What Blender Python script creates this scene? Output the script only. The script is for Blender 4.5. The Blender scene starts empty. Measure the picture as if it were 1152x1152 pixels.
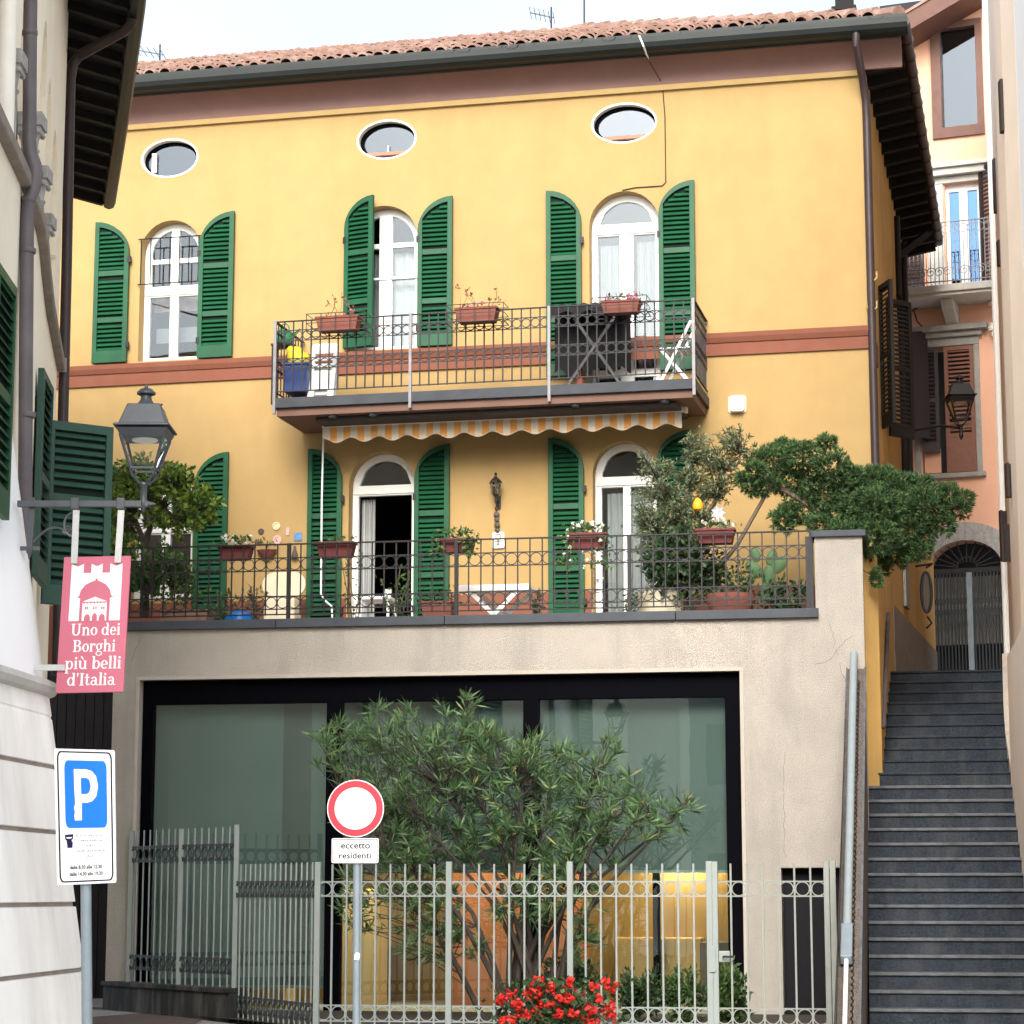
import bpy, math, random
from mathutils import Vector, Matrix
from mathutils.geometry import tessellate_polygon
rnd = random.Random(7)
R = math.radians
SC = bpy.context.scene
COL = SC.collection

# ------------------------------------------------------------------ camera, sky, sun, exposure
F_PX, PITCH, EYE = 2635.0, R(9.25), 1.6
cd = bpy.data.cameras.new("camera"); cam = bpy.data.objects.new("camera", cd); COL.objects.link(cam)
cam.location = (0, 0, EYE); cam.rotation_euler = (R(90) + PITCH, 0, 0)
cd.sensor_width = 36.0; cd.lens = F_PX / 1152 * 36.0; cd.clip_start = 0.1; cd.clip_end = 5000
SC.camera = cam
SUN_EL, SUN_AZ = R(33), R(187)          # azimuth clockwise from +Y (the view direction)
w = bpy.data.worlds.new("World"); SC.world = w; w.use_nodes = True
nt = w.node_tree; nt.nodes.clear()
sky = nt.nodes.new('ShaderNodeTexSky'); sky.sky_type = 'NISHITA'; sky.sun_disc = False
sky.sun_elevation = SUN_EL; sky.sun_rotation = SUN_AZ; sky.dust_density = 3.5; sky.air_density = 1.0; sky.ozone_density = 1.0
hs = nt.nodes.new('ShaderNodeHueSaturation'); hs.inputs['Saturation'].default_value = 0.55
hs.inputs['Value'].default_value = 1.02
tcw = nt.nodes.new('ShaderNodeTexCoord'); nzw = nt.nodes.new('ShaderNodeTexNoise')
nzw.inputs['Scale'].default_value = 3.0; nzw.inputs['Detail'].default_value = 6
crw = nt.nodes.new('ShaderNodeMapRange'); crw.inputs['From Min'].default_value = .3; crw.inputs['From Max'].default_value = .7
crw.inputs['To Min'].default_value = .78; crw.inputs['To Max'].default_value = 1.02
mxw = nt.nodes.new('ShaderNodeMix'); mxw.data_type = 'RGBA'; mxw.blend_type = 'MULTIPLY'; mxw.inputs[0].default_value = 1
bg = nt.nodes.new('ShaderNodeBackground'); bg.inputs['Strength'].default_value = 0.15
ow = nt.nodes.new('ShaderNodeOutputWorld')
nt.links.new(sky.outputs[0], hs.inputs['Color']); nt.links.new(tcw.outputs['Generated'], nzw.inputs['Vector'])
nt.links.new(nzw.outputs['Fac'], crw.inputs['Value']); nt.links.new(hs.outputs[0], mxw.inputs[6]); nt.links.new(crw.outputs[0], mxw.inputs[7])
mxt = nt.nodes.new('ShaderNodeMix'); mxt.data_type = 'RGBA'; mxt.blend_type = 'MULTIPLY'; mxt.inputs[0].default_value = 1; mxt.inputs[7].default_value = (.935, .985, 1.01, 1)
nt.links.new(mxw.outputs[2], mxt.inputs[6]); nt.links.new(mxt.outputs[2], bg.inputs['Color']); nt.links.new(bg.outputs[0], ow.inputs['Surface'])
sl = bpy.data.lights.new("sun", 'SUN'); sl.energy = 1.5; sl.angle = R(28); sl.color = (1, .94, .85)
so = bpy.data.objects.new("sun", sl); COL.objects.link(so)
sd = Vector((math.sin(SUN_AZ) * math.cos(SUN_EL), math.cos(SUN_AZ) * math.cos(SUN_EL), math.sin(SUN_EL)))
so.rotation_euler = sd.to_track_quat('Z', 'Y').to_euler(); so.location = sd * 60
SC.view_settings.view_transform = 'Standard'; SC.view_settings.look = 'None'
SC.view_settings.gamma = 1; SC.view_settings.exposure = 1.47

# ------------------------------------------------------------------ frames
def ray(px, py):
    a = (px - 576) / F_PX; b = -(py - 576) / F_PX
    return (a, math.cos(PITCH) - b * math.sin(PITCH), math.sin(PITCH) + b * math.cos(PITCH))
class Fr:
    """a vertical frame: x along it, y away from the viewer, z up (z = 0 is the street)"""
    def __init__(s, px, py, d, ang):
        r = ray(px, py); k = d / r[1]
        s.set(r[0] * k, d, ang)
    def set(s, x, y, ang):
        s.ox, s.oy = x, y; s.a = R(ang); s.c, s.s = math.cos(s.a), math.sin(s.a)
    def w(s, p): return Vector((s.ox + p[0] * s.c - p[1] * s.s, s.oy + p[0] * s.s + p[1] * s.c, p[2]))
    def loc(s, X, Y):
        dx, dy = X - s.ox, Y - s.oy
        return (dx * s.c + dy * s.s, -dx * s.s + dy * s.c)
    def p(s, px, py, y=0.0):
        r = ray(px, py); den = -r[0] * s.s + r[1] * s.c
        k = (y - s.ox * s.s + s.oy * s.c) / den
        x, yy = s.loc(r[0] * k, r[1] * k)
        return Vector((x, y, EYE + r[2] * k))
def fr_xy(x, y, ang=0):
    f = Fr(576, 576, 10, 0); f.set(x, y, ang); return f
def atd(px, py, d):
    r = ray(px, py); k = d / r[1]; return Vector((r[0] * k, d, EYE + r[2] * k))
WF = fr_xy(0, 0, 0)
HF = Fr(982, 600, 27.6, -12.6)           # yellow house, front plane
LF = Fr(972, 700, 25.0, -9.7)            # terrace building, front plane
FF = Fr(938, 1000, 21.9, -9.0)           # garden fence
PF = Fr(1070, 760, 38.0, -21.0)          # house at the end of the alley
BF = Fr(35, 567, 14.3, 0)                # bracket with hanging sign

# ------------------------------------------------------------------ materials
M = {}
def base_mat(name):
    m = bpy.data.materials.new(name); m.use_nodes = True; M[name] = m
    n = m.node_tree.nodes; return m, n, m.node_tree.links, n['Principled BSDF']
def mat(name, col, rough=.75, var=.10, scale=5.0, bump=0.0, bscale=80.0, metal=0.0, spec=.4, speck=0.0, speckscale=150.0, coat=0, stain=None, stainamt=.0, stainscale=1.2):
    m, n, L, b = base_mat(name)
    tc = n.new('ShaderNodeTexCoord')
    nz = n.new('ShaderNodeTexNoise'); nz.inputs['Scale'].default_value = scale; nz.inputs['Detail'].default_value = 8; nz.inputs['Roughness'].default_value = .6
    L.new(tc.outputs['Object'], nz.inputs['Vector'])
    rp = n.new('ShaderNodeValToRGB'); e = rp.color_ramp.elements
    e[0].position = .28; e[1].position = .72
    e[0].color = [max(0, c * (1 - var)) for c in col] + [1]; e[1].color = [min(1, c * (1 + var)) for c in col] + [1]
    L.new(nz.outputs['Fac'], rp.inputs['Fac']); out = rp.outputs['Color']
    if speck:
        vz = n.new('ShaderNodeTexNoise'); vz.inputs['Scale'].default_value = speckscale; vz.inputs['Detail'].default_value = 2
        L.new(tc.outputs['Object'], vz.inputs['Vector'])
        mr = n.new('ShaderNodeMapRange'); mr.inputs['From Min'].default_value = .35; mr.inputs['From Max'].default_value = .65
        mr.inputs['To Min'].default_value = 1 - speck; mr.inputs['To Max'].default_value = 1 + speck
        L.new(vz.outputs['Fac'], mr.inputs['Value'])
        mx = n.new('ShaderNodeMix'); mx.data_type = 'RGBA'; mx.blend_type = 'MULTIPLY'; mx.inputs[0].default_value = 1
        L.new(out, mx.inputs[6]); L.new(mr.outputs[0], mx.inputs[7]); out = mx.outputs[2]
    if stain:
        mp = n.new('ShaderNodeMapping'); mp.inputs['Scale'].default_value = (stainscale * 3, stainscale * 3, stainscale * .5)
        L.new(tc.outputs['Object'], mp.inputs['Vector'])
        sz = n.new('ShaderNodeTexNoise'); sz.inputs['Scale'].default_value = 1; sz.inputs['Detail'].default_value = 7; sz.inputs['Roughness'].default_value = .65
        L.new(mp.outputs[0], sz.inputs['Vector'])
        mr = n.new('ShaderNodeMapRange'); mr.inputs['From Min'].default_value = .48; mr.inputs['From Max'].default_value = .75
        mr.inputs['To Min'].default_value = 0; mr.inputs['To Max'].default_value = stainamt
        L.new(sz.outputs['Fac'], mr.inputs['Value'])
        mx = n.new('ShaderNodeMix'); mx.data_type = 'RGBA'
        L.new(mr.outputs[0], mx.inputs[0]); L.new(out, mx.inputs[6]); mx.inputs[7].default_value = list(stain) + [1]; out = mx.outputs[2]
    L.new(out, b.inputs['Base Color'])
    b.inputs['Roughness'].default_value = rough; b.inputs['Metallic'].default_value = metal
    b.inputs['Specular IOR Level'].default_value = spec
    if coat: b.inputs['Coat Weight'].default_value = coat
    if bump:
        bz = n.new('ShaderNodeTexNoise'); bz.inputs['Scale'].default_value = bscale; bz.inputs['Detail'].default_value = 4
        L.new(tc.outputs['Object'], bz.inputs['Vector'])
        bp = n.new('ShaderNodeBump'); bp.inputs['Strength'].default_value = bump; bp.inputs['Distance'].default_value = .02
        L.new(bz.outputs['Fac'], bp.inputs['Height']); L.new(bp.outputs[0], b.inputs['Normal'])
    return m
def leaf_mat(name, c1, c2, rough=.45, trans=.25, spec=.4):
    m, n, L, b = base_mat(name)
    g = n.new('ShaderNodeNewGeometry'); rp = n.new('ShaderNodeValToRGB'); e = rp.color_ramp.elements
    e[0].color = list(c1) + [1]; e[1].color = list(c2) + [1]; e[1].position = .93
    if name in ('lf_oleander', 'lf_olive', 'lf_shrub', 'lf_plant', 'lf_juniper', 'lf_dark'):
        k = e.new(.985); k.color = [min(1, c2[0] * 2.0), c2[1] * 1.2, c2[2] * .9, 1]
    L.new(g.outputs['Random Per Island'], rp.inputs['Fac']); L.new(rp.outputs[0], b.inputs['Base Color'])
    b.inputs['Roughness'].default_value = rough; b.inputs['Specular IOR Level'].default_value = spec
    t = n.new('ShaderNodeBsdfTranslucent'); L.new(rp.outputs[0], t.inputs['Color'])
    mx = n.new('ShaderNodeMixShader'); mx.inputs[0].default_value = trans
    L.new(b.outputs[0], mx.inputs[1]); L.new(t.outputs[0], mx.inputs[2]); L.new(mx.outputs[0], n['Material Output'].inputs['Surface'])
    return m
def glass_mat(name, tint=(.9, .93, .93), base=.10, rough=.0, gcol=(.90, .95, 1)):
    m, n, L, b = base_mat(name); n.remove(b)
    tr = n.new('ShaderNodeBsdfTransparent'); tr.inputs[0].default_value = list(tint) + [1]
    gl = n.new('ShaderNodeBsdfGlossy'); gl.inputs['Roughness'].default_value = rough; gl.inputs['Color'].default_value = list(gcol) + [1]
    fr = n.new('ShaderNodeFresnel'); fr.inputs['IOR'].default_value = 1.5
    ad = n.new('ShaderNodeMath'); ad.operation = 'ADD'; ad.use_clamp = True; ad.inputs[1].default_value = base
    nz = n.new('ShaderNodeTexNoise'); nz.inputs['Scale'].default_value = 1.5; tc = n.new('ShaderNodeTexCoord'); L.new(tc.outputs['Object'], nz.inputs['Vector'])
    bp = n.new('ShaderNodeBump'); bp.inputs['Strength'].default_value = .012; bp.inputs['Distance'].default_value = .05
    L.new(nz.outputs['Fac'], bp.inputs['Height']); L.new(bp.outputs[0], gl.inputs['Normal'])
    mx = n.new('ShaderNodeMixShader')
    L.new(fr.outputs[0], ad.inputs[0]); L.new(ad.outputs[0], mx.inputs[0]); L.new(tr.outputs[0], mx.inputs[1]); L.new(gl.outputs[0], mx.inputs[2])
    L.new(mx.outputs[0], n['Material Output'].inputs['Surface']); return m
def emit_mat(name, col, st):
    m, n, L, b = base_mat(name); b.inputs['Base Color'].default_value = list(col) + [1]
    b.inputs['Emission Color'].default_value = list(col) + [1]; b.inputs['Emission Strength'].default_value = st; return m

mat('yellow', (.37, .244, .098), .85, .065, 2.6, .12, 60, stain=(.325, .20, .072), stainamt=.45, stainscale=.45)
mat('yellow_side', (.62, .38, .12), .9, .10, 1.5, .15, 50, stain=(.30, .22, .12), stainamt=.45, stainscale=.8)
mat('brown_cove', (.205, .117, .102), .8, .10, 2, .06, 40)
mat('yellow_trim', (.40, .27, .11), .8, .06, 3)
mat('belt', (.19, .062, .034), .8, .08, 3, .08, 60, stain=(.20, .09, .06), stainamt=.4)
mat('white_paint', (.80, .79, .76), .5, .03, 6)
mat('white_reveal', (.76, .71, .62), .7, .05, 6)
mat('green', (.0045, .066, .025), .5, .22, 5, .04, 120, spec=.35, stain=(.012, .085, .042), stainamt=.5, stainscale=1.2)
mat('green_old', (.018, .058, .040), .55, .14, 9, .04, 90, spec=.4)
mat('louvre_shade', (.0015, .010, .005), .9, .1, 6)  # near-black colour painting the shade between shutter slats
mat('shutter_dark', (.008, .0065, .0065), .6, .15, 9)
mat('shutter_brown', (.20, .085, .055), .6, .12, 9)
mat('shutter_deep', (.030, .018, .017), .6, .12, 9)
mat('gutter_dark', (.012, .016, .016), .5, .2, 4, metal=.2)
mat('pipe_brown', (.040, .026, .027), .45, .2, 3, metal=.15)
mat('pipe_grey', (.10, .085, .09), .55, .25, 3, .05, 30)
mat('wood_dark', (.007, .0055, .0055), .8, .3, 6, .1, 40)
mat('tile', (.27, .165, .13), .85, .30, 3.5, .15, 60, stain=(.46, .36, .32), stainamt=.75, stainscale=.8)
mat('iron', (.019, .0175, .020), .5, .2, 20, metal=.3)
mat('iron_grey', (.20, .19, .20), .5, .15, 12, metal=.3)
mat('slab_grey', (.038, .042, .050), .7, .2, 5, .1, 60)
mat('slab_brown', (.14, .075, .055), .8, .12, 3)
mat('slate', (.04, .046, .058), .6, .2, 4, .05, 50)
mat('concrete', (.44, .395, .345), .95, .10, 2.2, .8, 150, speck=.28, speckscale=120, stain=(.24, .225, .20), stainamt=.55, stainscale=.6)
mat('concrete_smooth', (.42, .37, .32), .9, .08, 4, .1, 60)
mat('plinth_wet', (.020, .020, .020), .7, .5, 3, .3, 30, stain=(.22, .21, .20), stainamt=.6, stainscale=1.5)
mat('black_frame', (.0012, .0012, .0028), .6, .1, 6, spec=.03)
mat('dark_door', (.006, .0055, .008), .6, .1, 6, spec=.15)
mat('cactus', (.05, .105, .035), .65, .3, 9, .1, 30)
mat('blind', (.115, .138, .130), .9, .04, 1)
mat('blind_dark', (.175, .22, .215), .9, .05, 1)
mat('blind_pale', (.14, .162, .150), .9, .03, 1)
mat('fence_paint', (.26, .29, .28), .5, .06, 10, metal=.1)
mat('fence_old', (.24, .25, .23), .55, .08, 10, metal=.1)
mat('fence_dark', (.045, .052, .058), .5, .15, 10, metal=.3)
mat('stair', (.0145, .021, .032), .75, .35, 6, .3, 60, speck=.45, speckscale=45, stain=(.085, .085, .085), stainamt=.5, stainscale=1.2)
mat('stair_nose', (.095, .10, .11), .6, .45, 8, .2, 60)
mat('coping_brown', (.115, .092, .078), .9, .22, 6, .5, 70, speck=.3, speckscale=70)
mat('strip', (.56, .49, .42), .9, .12, 5, .1, 40)
mat('galv', (.26, .31, .345), .4, .1, 8, metal=.35)
mat('galv_pale', (.29, .335, .355), .4, .06, 8, metal=.15)
mat('white_wall', (.94, .93, .91), .9, .03, 1.5, .08, 30)
mat('base_wall', (.95, .90, .84), .9, .06, 1.2, .08, 30, stain=(.46, .38, .33), stainamt=.35, stainscale=.7)
mat('cream_wall', (.88, .79, .63), .9, .05, 1.5, .1, 30)
mat('joint', (.30, .25, .215), .95, .2, 6)
mat('stone_grey', (.36, .34, .32), .9, .2, 14, .5, 40, stain=(.14, .13, .12), stainamt=.6, stainscale=6)
mat('stone_beam', (.24, .20, .17), .9, .2, 6, .2, 40)
mat('pink_wall', (.73, .40, .265), .9, .06, 1.4, .08, 40, stain=(.56, .30, .20), stainamt=.3, stainscale=.4)
mat('right_cream', (.92, .75, .60), .9, .05, 1.5, .08, 40)
mat('right_white', (.93, .92, .90), .9, .03, 2, .05, 40)
mat('surround', (.30, .285, .26), .9, .15, 8, .2, 40)
mat('surround_pale', (.48, .46, .42), .9, .1, 8, .1, 40)
mat('brown_frame', (.12, .055, .04), .6, .15, 8)
mat('dark_wall', (.024, .021, .022), .85, .25, 3, .1, 20)
mat('street_stone', (.30, .29, .28), .95, .2, 3, .3, 60, speck=.3, speckscale=40)  # unseen pale stone street, lightened to bounce light onto the walls
mat('paving', (.11, .08, .07), .9, .2, 5, .2, 30)
mat('soil', (.05, .04, .03), 1, .3, 8, .5, 30)
mat('pink_sign', (.53, .13, .19), .5, .05, 4)
mat('sign_white', (.80, .80, .80), .4, .02, 4)
mat('sign_blue', (.0, .17, .85), .4, .02, 4)
mat('sign_red', (.72, .035, .055), .4, .02, 4)
mat('sign_black', (.006, .006, .010), .95, .02, 4, spec=.0)
mat('print_grey', (.035, .035, .045), .95, .05, 4, spec=.0)
mat('print_purple', (.03, .022, .07), .95, .05, 4, spec=.0)
mat('steel', (.50, .50, .49), .45, .12, 20, metal=.25)
mat('bracket', (.085, .09, .10), .5, .15, 14, metal=.3)
mat('lamp_metal', (.065, .07, .08), .45, .15, 10, metal=.3)
mat('lamp_black', (.016, .015, .016), .45, .1, 10)
mat('terracotta', (.19, .06, .042), .8, .14, 12, .05, 60)
mat('terracotta_dark', (.125, .028, .026), .75, .14, 12, .05, 60)
mat('box_tan', (.30, .17, .12), .8, .1, 8)
mat('awning_beige', (.62, .54, .43), .85, .03, 8)
mat('awning_orange', (.70, .32, .085), .85, .04, 8)
mat('awning_case', (.045, .037, .035), .8, .3, 5, .1, 50)
mat('curtain', (.36, .37, .37), .9, .03, 6)
mat('curtain_grey', (.19, .205, .21), .9, .04, 6)
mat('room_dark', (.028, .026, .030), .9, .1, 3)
mat('white_plastic', (.80, .80, .79), .45, .02, 8)
mat('cream_pot', (.66, .58, .42), .7, .06, 8)
mat('blue_plastic', (.02, .045, .16), .45, .06, 8)
mat('blue_bright', (.0, .16, .52), .4, .06, 8)
mat('yellow_bag', (.80, .62, .03), .5, .06, 8)
mat('green_plastic', (.02, .16, .07), .5, .06, 8)
mat('dark_cloth', (.008, .0065, .008), .9, .2, 8)
mat('grey_wood', (.085, .083, .088), .7, .15, 12)
mat('trunk', (.12, .09, .065), .95, .3, 14, .5, 30)
mat('trunk_dark', (.05, .04, .032), .95, .3, 14, .5, 30)
mat('room_wall', (.60, .50, .31), .9, .05, 2)
mat('room_orange', (.34, .125, .06), .85, .06, 2)
mat('room_floor', (.17, .14, .11), .7, .1, 2)
mat('cabinet', (.50, .36, .19), .6, .08, 3)
mat('cabinet_dark', (.10, .075, .06), .6, .1, 3)
mat('plate_a', (.60, .52, .30), .6, .5, 40)
mat('plate_pink', (.62, .36, .33), .6, .3, 40)
mat('plate_blue', (.10, .22, .42), .6, .4, 30)
mat('plate_dark', (.08, .06, .05), .7, .3, 30)
mat('orange_ball', (.85, .35, .01), .5, .1, 8)
def stripe_mat(name, c1, c2, period):
    m, n, L, b = base_mat(name); tc = n.new('ShaderNodeTexCoord'); sx = n.new('ShaderNodeSeparateXYZ'); L.new(tc.outputs['Object'], sx.inputs[0])
    dv = n.new('ShaderNodeMath'); dv.operation = 'DIVIDE'; dv.inputs[1].default_value = period; L.new(sx.outputs['X'], dv.inputs[0])
    fr = n.new('ShaderNodeMath'); fr.operation = 'FRACT'; L.new(dv.outputs[0], fr.inputs[0])
    gt = n.new('ShaderNodeMath'); gt.operation = 'GREATER_THAN'; gt.inputs[1].default_value = .5; L.new(fr.outputs[0], gt.inputs[0])
    mx = n.new('ShaderNodeMix'); mx.data_type = 'RGBA'; L.new(gt.outputs[0], mx.inputs[0]); mx.inputs[6].default_value = list(c1) + [1]; mx.inputs[7].default_value = list(c2) + [1]
    L.new(mx.outputs[2], b.inputs['Base Color']); b.inputs['Roughness'].default_value = .85
stripe_mat('awning_stripe', (.62, .54, .43), (.70, .32, .085), .1755)
leaf_mat('lf_oleander', (.032, .085, .034), (.17, .28, .12), .5, .35)
leaf_mat('lf_olive', (.055, .085, .038), (.23, .275, .15), .5, .3)
leaf_mat('lf_juniper', (.018, .056, .022), (.12, .21, .075), .7, .3)
leaf_mat('lf_shrub', (.035, .085, .012), (.19, .29, .045), .5, .35)
leaf_mat('lf_plant', (.025, .075, .018), (.10, .18, .05), .5, .3)
leaf_mat('lf_dark', (.014, .038, .014), (.055, .11, .04), .5, .2)
leaf_mat('fl_white', (.70, .70, .62), (.82, .82, .78), .6, .2)
leaf_mat('fl_red', (.60, .012, .012), (.90, .07, .055), .5, .3)
leaf_mat('fl_pink', (.65, .10, .20), (.85, .30, .42), .5, .2)
leaf_mat('fl_blue', (.25, .32, .62), (.55, .60, .85), .5, .2)
leaf_mat('dry', (.15, .06, .03), (.30, .17, .09), .7, .2)
glass_mat('glass', (.90, .92, .915), .02)
glass_mat('glass_sky', (.45, .5, .55), .065)
glass_mat('glass_blue_reflection', (.55, .65, .8), .16, 0, (.35, .62, 1))  # reflected blue sky put into the gloss colour
glass_mat('glass_shop', (.86, .92, .90), .03)
glass_mat('glass_clear', (.97, .98, .98), .01)
emit_mat('room_lamp', (1.0, .79, .46), 60)
# ------------------------------------------------------------------ mesh builder
class MB:
    def __init__(s): s.v = []; s.f = []
    def add(s, vs, fs):
        o = len(s.v); s.v += [tuple(v) for v in vs]; s.f += [tuple(i + o for i in f) for f in fs]; return s
    def hexa(s, p):      # 8 points: bottom 0-3, top 4-7
        return s.add(p, [(3, 2, 1, 0), (4, 5, 6, 7), (0, 1, 5, 4), (1, 2, 6, 5), (2, 3, 7, 6), (3, 0, 4, 7)])
    def box(s, x0, x1, y0, y1, z0, z1):
        return s.hexa([(x0, y0, z0), (x1, y0, z0), (x1, y1, z0), (x0, y1, z0), (x0, y0, z1), (x1, y0, z1), (x1, y1, z1), (x0, y1, z1)])
    def beam(s, p, q, w, h, up=(0, 0, 1)):
        p, q = Vector(p), Vector(q); d = (q - p).normalized(); u = Vector(up)
        if abs(d.dot(u)) > .98: u = Vector((0, 1, 0))
        a = d.cross(u).normalized() * (w / 2); b = a.cross(d).normalized() * (h / 2)
        return s.hexa([p - a - b, p + a - b, q + a - b, q - a - b, p - a + b, p + a + b, q + a + b, q - a + b])
    def tube(s, pts, r, n=8, closed=False, cap=True):
        pts = [Vector(p) for p in pts]; m = len(pts); rs = r if isinstance(r, (list, tuple)) else [r] * m
        vs, fs = [], []; prev = None
        for i, p in enumerate(pts):
            if closed: t = pts[(i + 1) % m] - pts[i - 1]
            else: t = pts[min(i + 1, m - 1)] - pts[max(i - 1, 0)]
            t = t.normalized() if t.length > 1e-9 else Vector((0, 0, 1))
            a = prev if prev is not None else (Vector((0, 0, 1)) if abs(t.z) < .9 else Vector((1, 0, 0)))
            a = a - t * a.dot(t)
            if a.length < 1e-6: a = t.orthogonal()
            a.normalize(); prev = a; b = t.cross(a)
            for k in range(n):
                an = 2 * math.pi * k / n + (math.pi / 4 if n == 4 else 0); vs.append(p + (a * math.cos(an) + b * math.sin(an)) * rs[i])
        for i in range(m if closed else m - 1):
            j = (i + 1) % m
            for k in range(n): fs.append((i * n + k, i * n + (k + 1) % n, j * n + (k + 1) % n, j * n + k))
        if cap and not closed:
            fs.append(tuple(range(n - 1, -1, -1))); fs.append(tuple((m - 1) * n + k for k in range(n)))
        return s.add(vs, fs)
    def lathe(s, c, prof, n=16, sx=1, sy=1):
        vs, fs = [], []
        for r, z in prof:
            for k in range(n):
                a = 2 * math.pi * k / n; vs.append((c[0] + r * sx * math.cos(a), c[1] + r * sy * math.sin(a), c[2] + z))
        m = len(prof)
        for i in range(m - 1):
            for k in range(n): fs.append((i * n + k, i * n + (k + 1) % n, (i + 1) * n + (k + 1) % n, (i + 1) * n + k))
        fs.append(tuple(range(n - 1, -1, -1))); fs.append(tuple((m - 1) * n + k for k in range(n)))
        return s.add(vs, fs)
    def sphere(s, c, r, n=10, sx=1, sy=1, sz=1):
        m = max(4, n // 2 + 1)
        pr = [(max(r * math.sin(math.pi * i / m), 1e-4), -r * sz * math.cos(math.pi * i / m)) for i in range(m + 1)]
        return s.lathe(c, pr, n, sx, sy)
    def plate(s, loops, y0, y1):     # polygon with holes in xz, extruded along y
        lp = [[Vector((p[0], p[1], 0)) for p in l] for l in loops]
        tri = tessellate_polygon(lp); flat = [p for l in lp for p in l]; n = len(flat)
        vs = [(p.x, y0, p.y) for p in flat] + [(p.x, y1, p.y) for p in flat]; fs = []
        for t in tri:
            a, b, c = (flat[i] for i in t)
            ccw = (b.x - a.x) * (c.y - a.y) - (b.y - a.y) * (c.x - a.x) > 0
            t = t if ccw else tuple(reversed(t))
            fs.append(tuple(t)); fs.append(tuple(n + i for i in reversed(t)))
        o = 0
        for l in lp:
            k = len(l)
            for i in range(k): fs.append((o + i, n + o + i, n + o + (i + 1) % k, o + (i + 1) % k))
            o += k
        return s.add(vs, fs)
    def poly3(s, pts, thick):       # convex planar-ish polygon with thickness vector
        t = Vector(thick); n = len(pts); a = [Vector(p) for p in pts]; b = [p + t for p in a]
        fs = [tuple(range(n)), tuple(range(2 * n - 1, n - 1, -1))] + [(i, n + i, n + (i + 1) % n, (i + 1) % n) for i in range(n)]
        return s.add(a + b, fs)
    def ring(s, c, d, r, t, n=14, sec=4):
        c = Vector(c); d = Vector((d[0], d[1], 0)).normalized()
        return s.tube([c + d * (r * math.cos(2 * math.pi * i / n)) + Vector((0, 0, r * math.sin(2 * math.pi * i / n))) for i in range(n)], t, sec, True)
    def leaf(s, p, d, L, W, nrm=None):
        p, d = Vector(p), Vector(d).normalized()
        if nrm is None: nrm = Vector((rnd.gauss(0, 1), rnd.gauss(0, 1), rnd.gauss(0, 1)))
        sd = d.cross(nrm)
        if sd.length < 1e-4: sd = d.orthogonal()
        sd.normalize(); m = p + d * (L * .5)
        return s.add([p, m - sd * (W / 2), p + d * L, m + sd * (W / 2)], [(0, 1, 2, 3)])
    def flower(s, c, r, n=9):
        c = Vector(c)
        for i in range(n):
            d = Vector((rnd.gauss(0, 1), rnd.gauss(0, 1), rnd.gauss(0, 1))).normalized()
            q = c + d * r * rnd.uniform(.5, 1); t = d.orthogonal().normalized(); u = d.cross(t); k = r * .45
            s.add([q - t * k - u * k * .6, q + t * k - u * k, q + t * k * .7 + u * k, q - t * k + u * k * .8], [(0, 1, 2, 3)])
        return s
    def xform(s, fn, i0=0):
        for i in range(i0, len(s.v)): s.v[i] = tuple(fn(Vector(s.v[i])))
        return s

def mkobj(name, mb, m, fr, base, parent=None, smooth=False, bevel=0.0):
    me = bpy.data.meshes.new(name); b = Vector(base)
    me.from_pydata([tuple(Vector(v) - b) for v in mb.v], [], mb.f); me.materials.append(M[m]); me.validate(); me.update()
    if smooth:
        me.polygons.foreach_set('use_smooth', [True] * len(me.polygons))
        try: me.set_sharp_from_angle(angle=R(40))
        except Exception: pass
    o = bpy.data.objects.new(name, me); COL.objects.link(o)
    if parent is not None: o.parent = parent
    else:
        o.location = fr.w(b); o.rotation_euler = (0, 0, fr.a)
    if bevel:
        bm = o.modifiers.new('bevel', 'BEVEL'); bm.width = bevel; bm.segments = 2; bm.limit_method = 'ANGLE'; bm.angle_limit = R(50)
    return o
class Thing:
    def __init__(s, name, label, cat, fr, base, group=None):
        s.fr, s.b = fr, Vector(base)
        e = bpy.data.objects.new(name, None); COL.objects.link(e); e.empty_display_size = .2
        e.location = fr.w(s.b); e.rotation_euler = (0, 0, fr.a); e['label'] = label; e['category'] = cat
        if group: e['group'] = group
        s.e = e
    def part(s, name, mb, m, parent=None, smooth=False, bevel=0.0, label=None):
        o = mkobj(name, mb, m, s.fr, s.b, parent or s.e, smooth, bevel)
        if label: o['label'] = label
        return o
def single(name, label, cat, mb, m, fr, base, group=None, smooth=False, bevel=0.0):
    o = mkobj(name, mb, m, fr, base, None, smooth, bevel); o['label'] = label; o['category'] = cat
    if group: o['group'] = group
    return o
def struct(name, mb, m, kind='structure', smooth=False):
    o = mkobj(name, mb, m, WF, (0, 0, 0), None, smooth); o['kind'] = kind; return o

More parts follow.
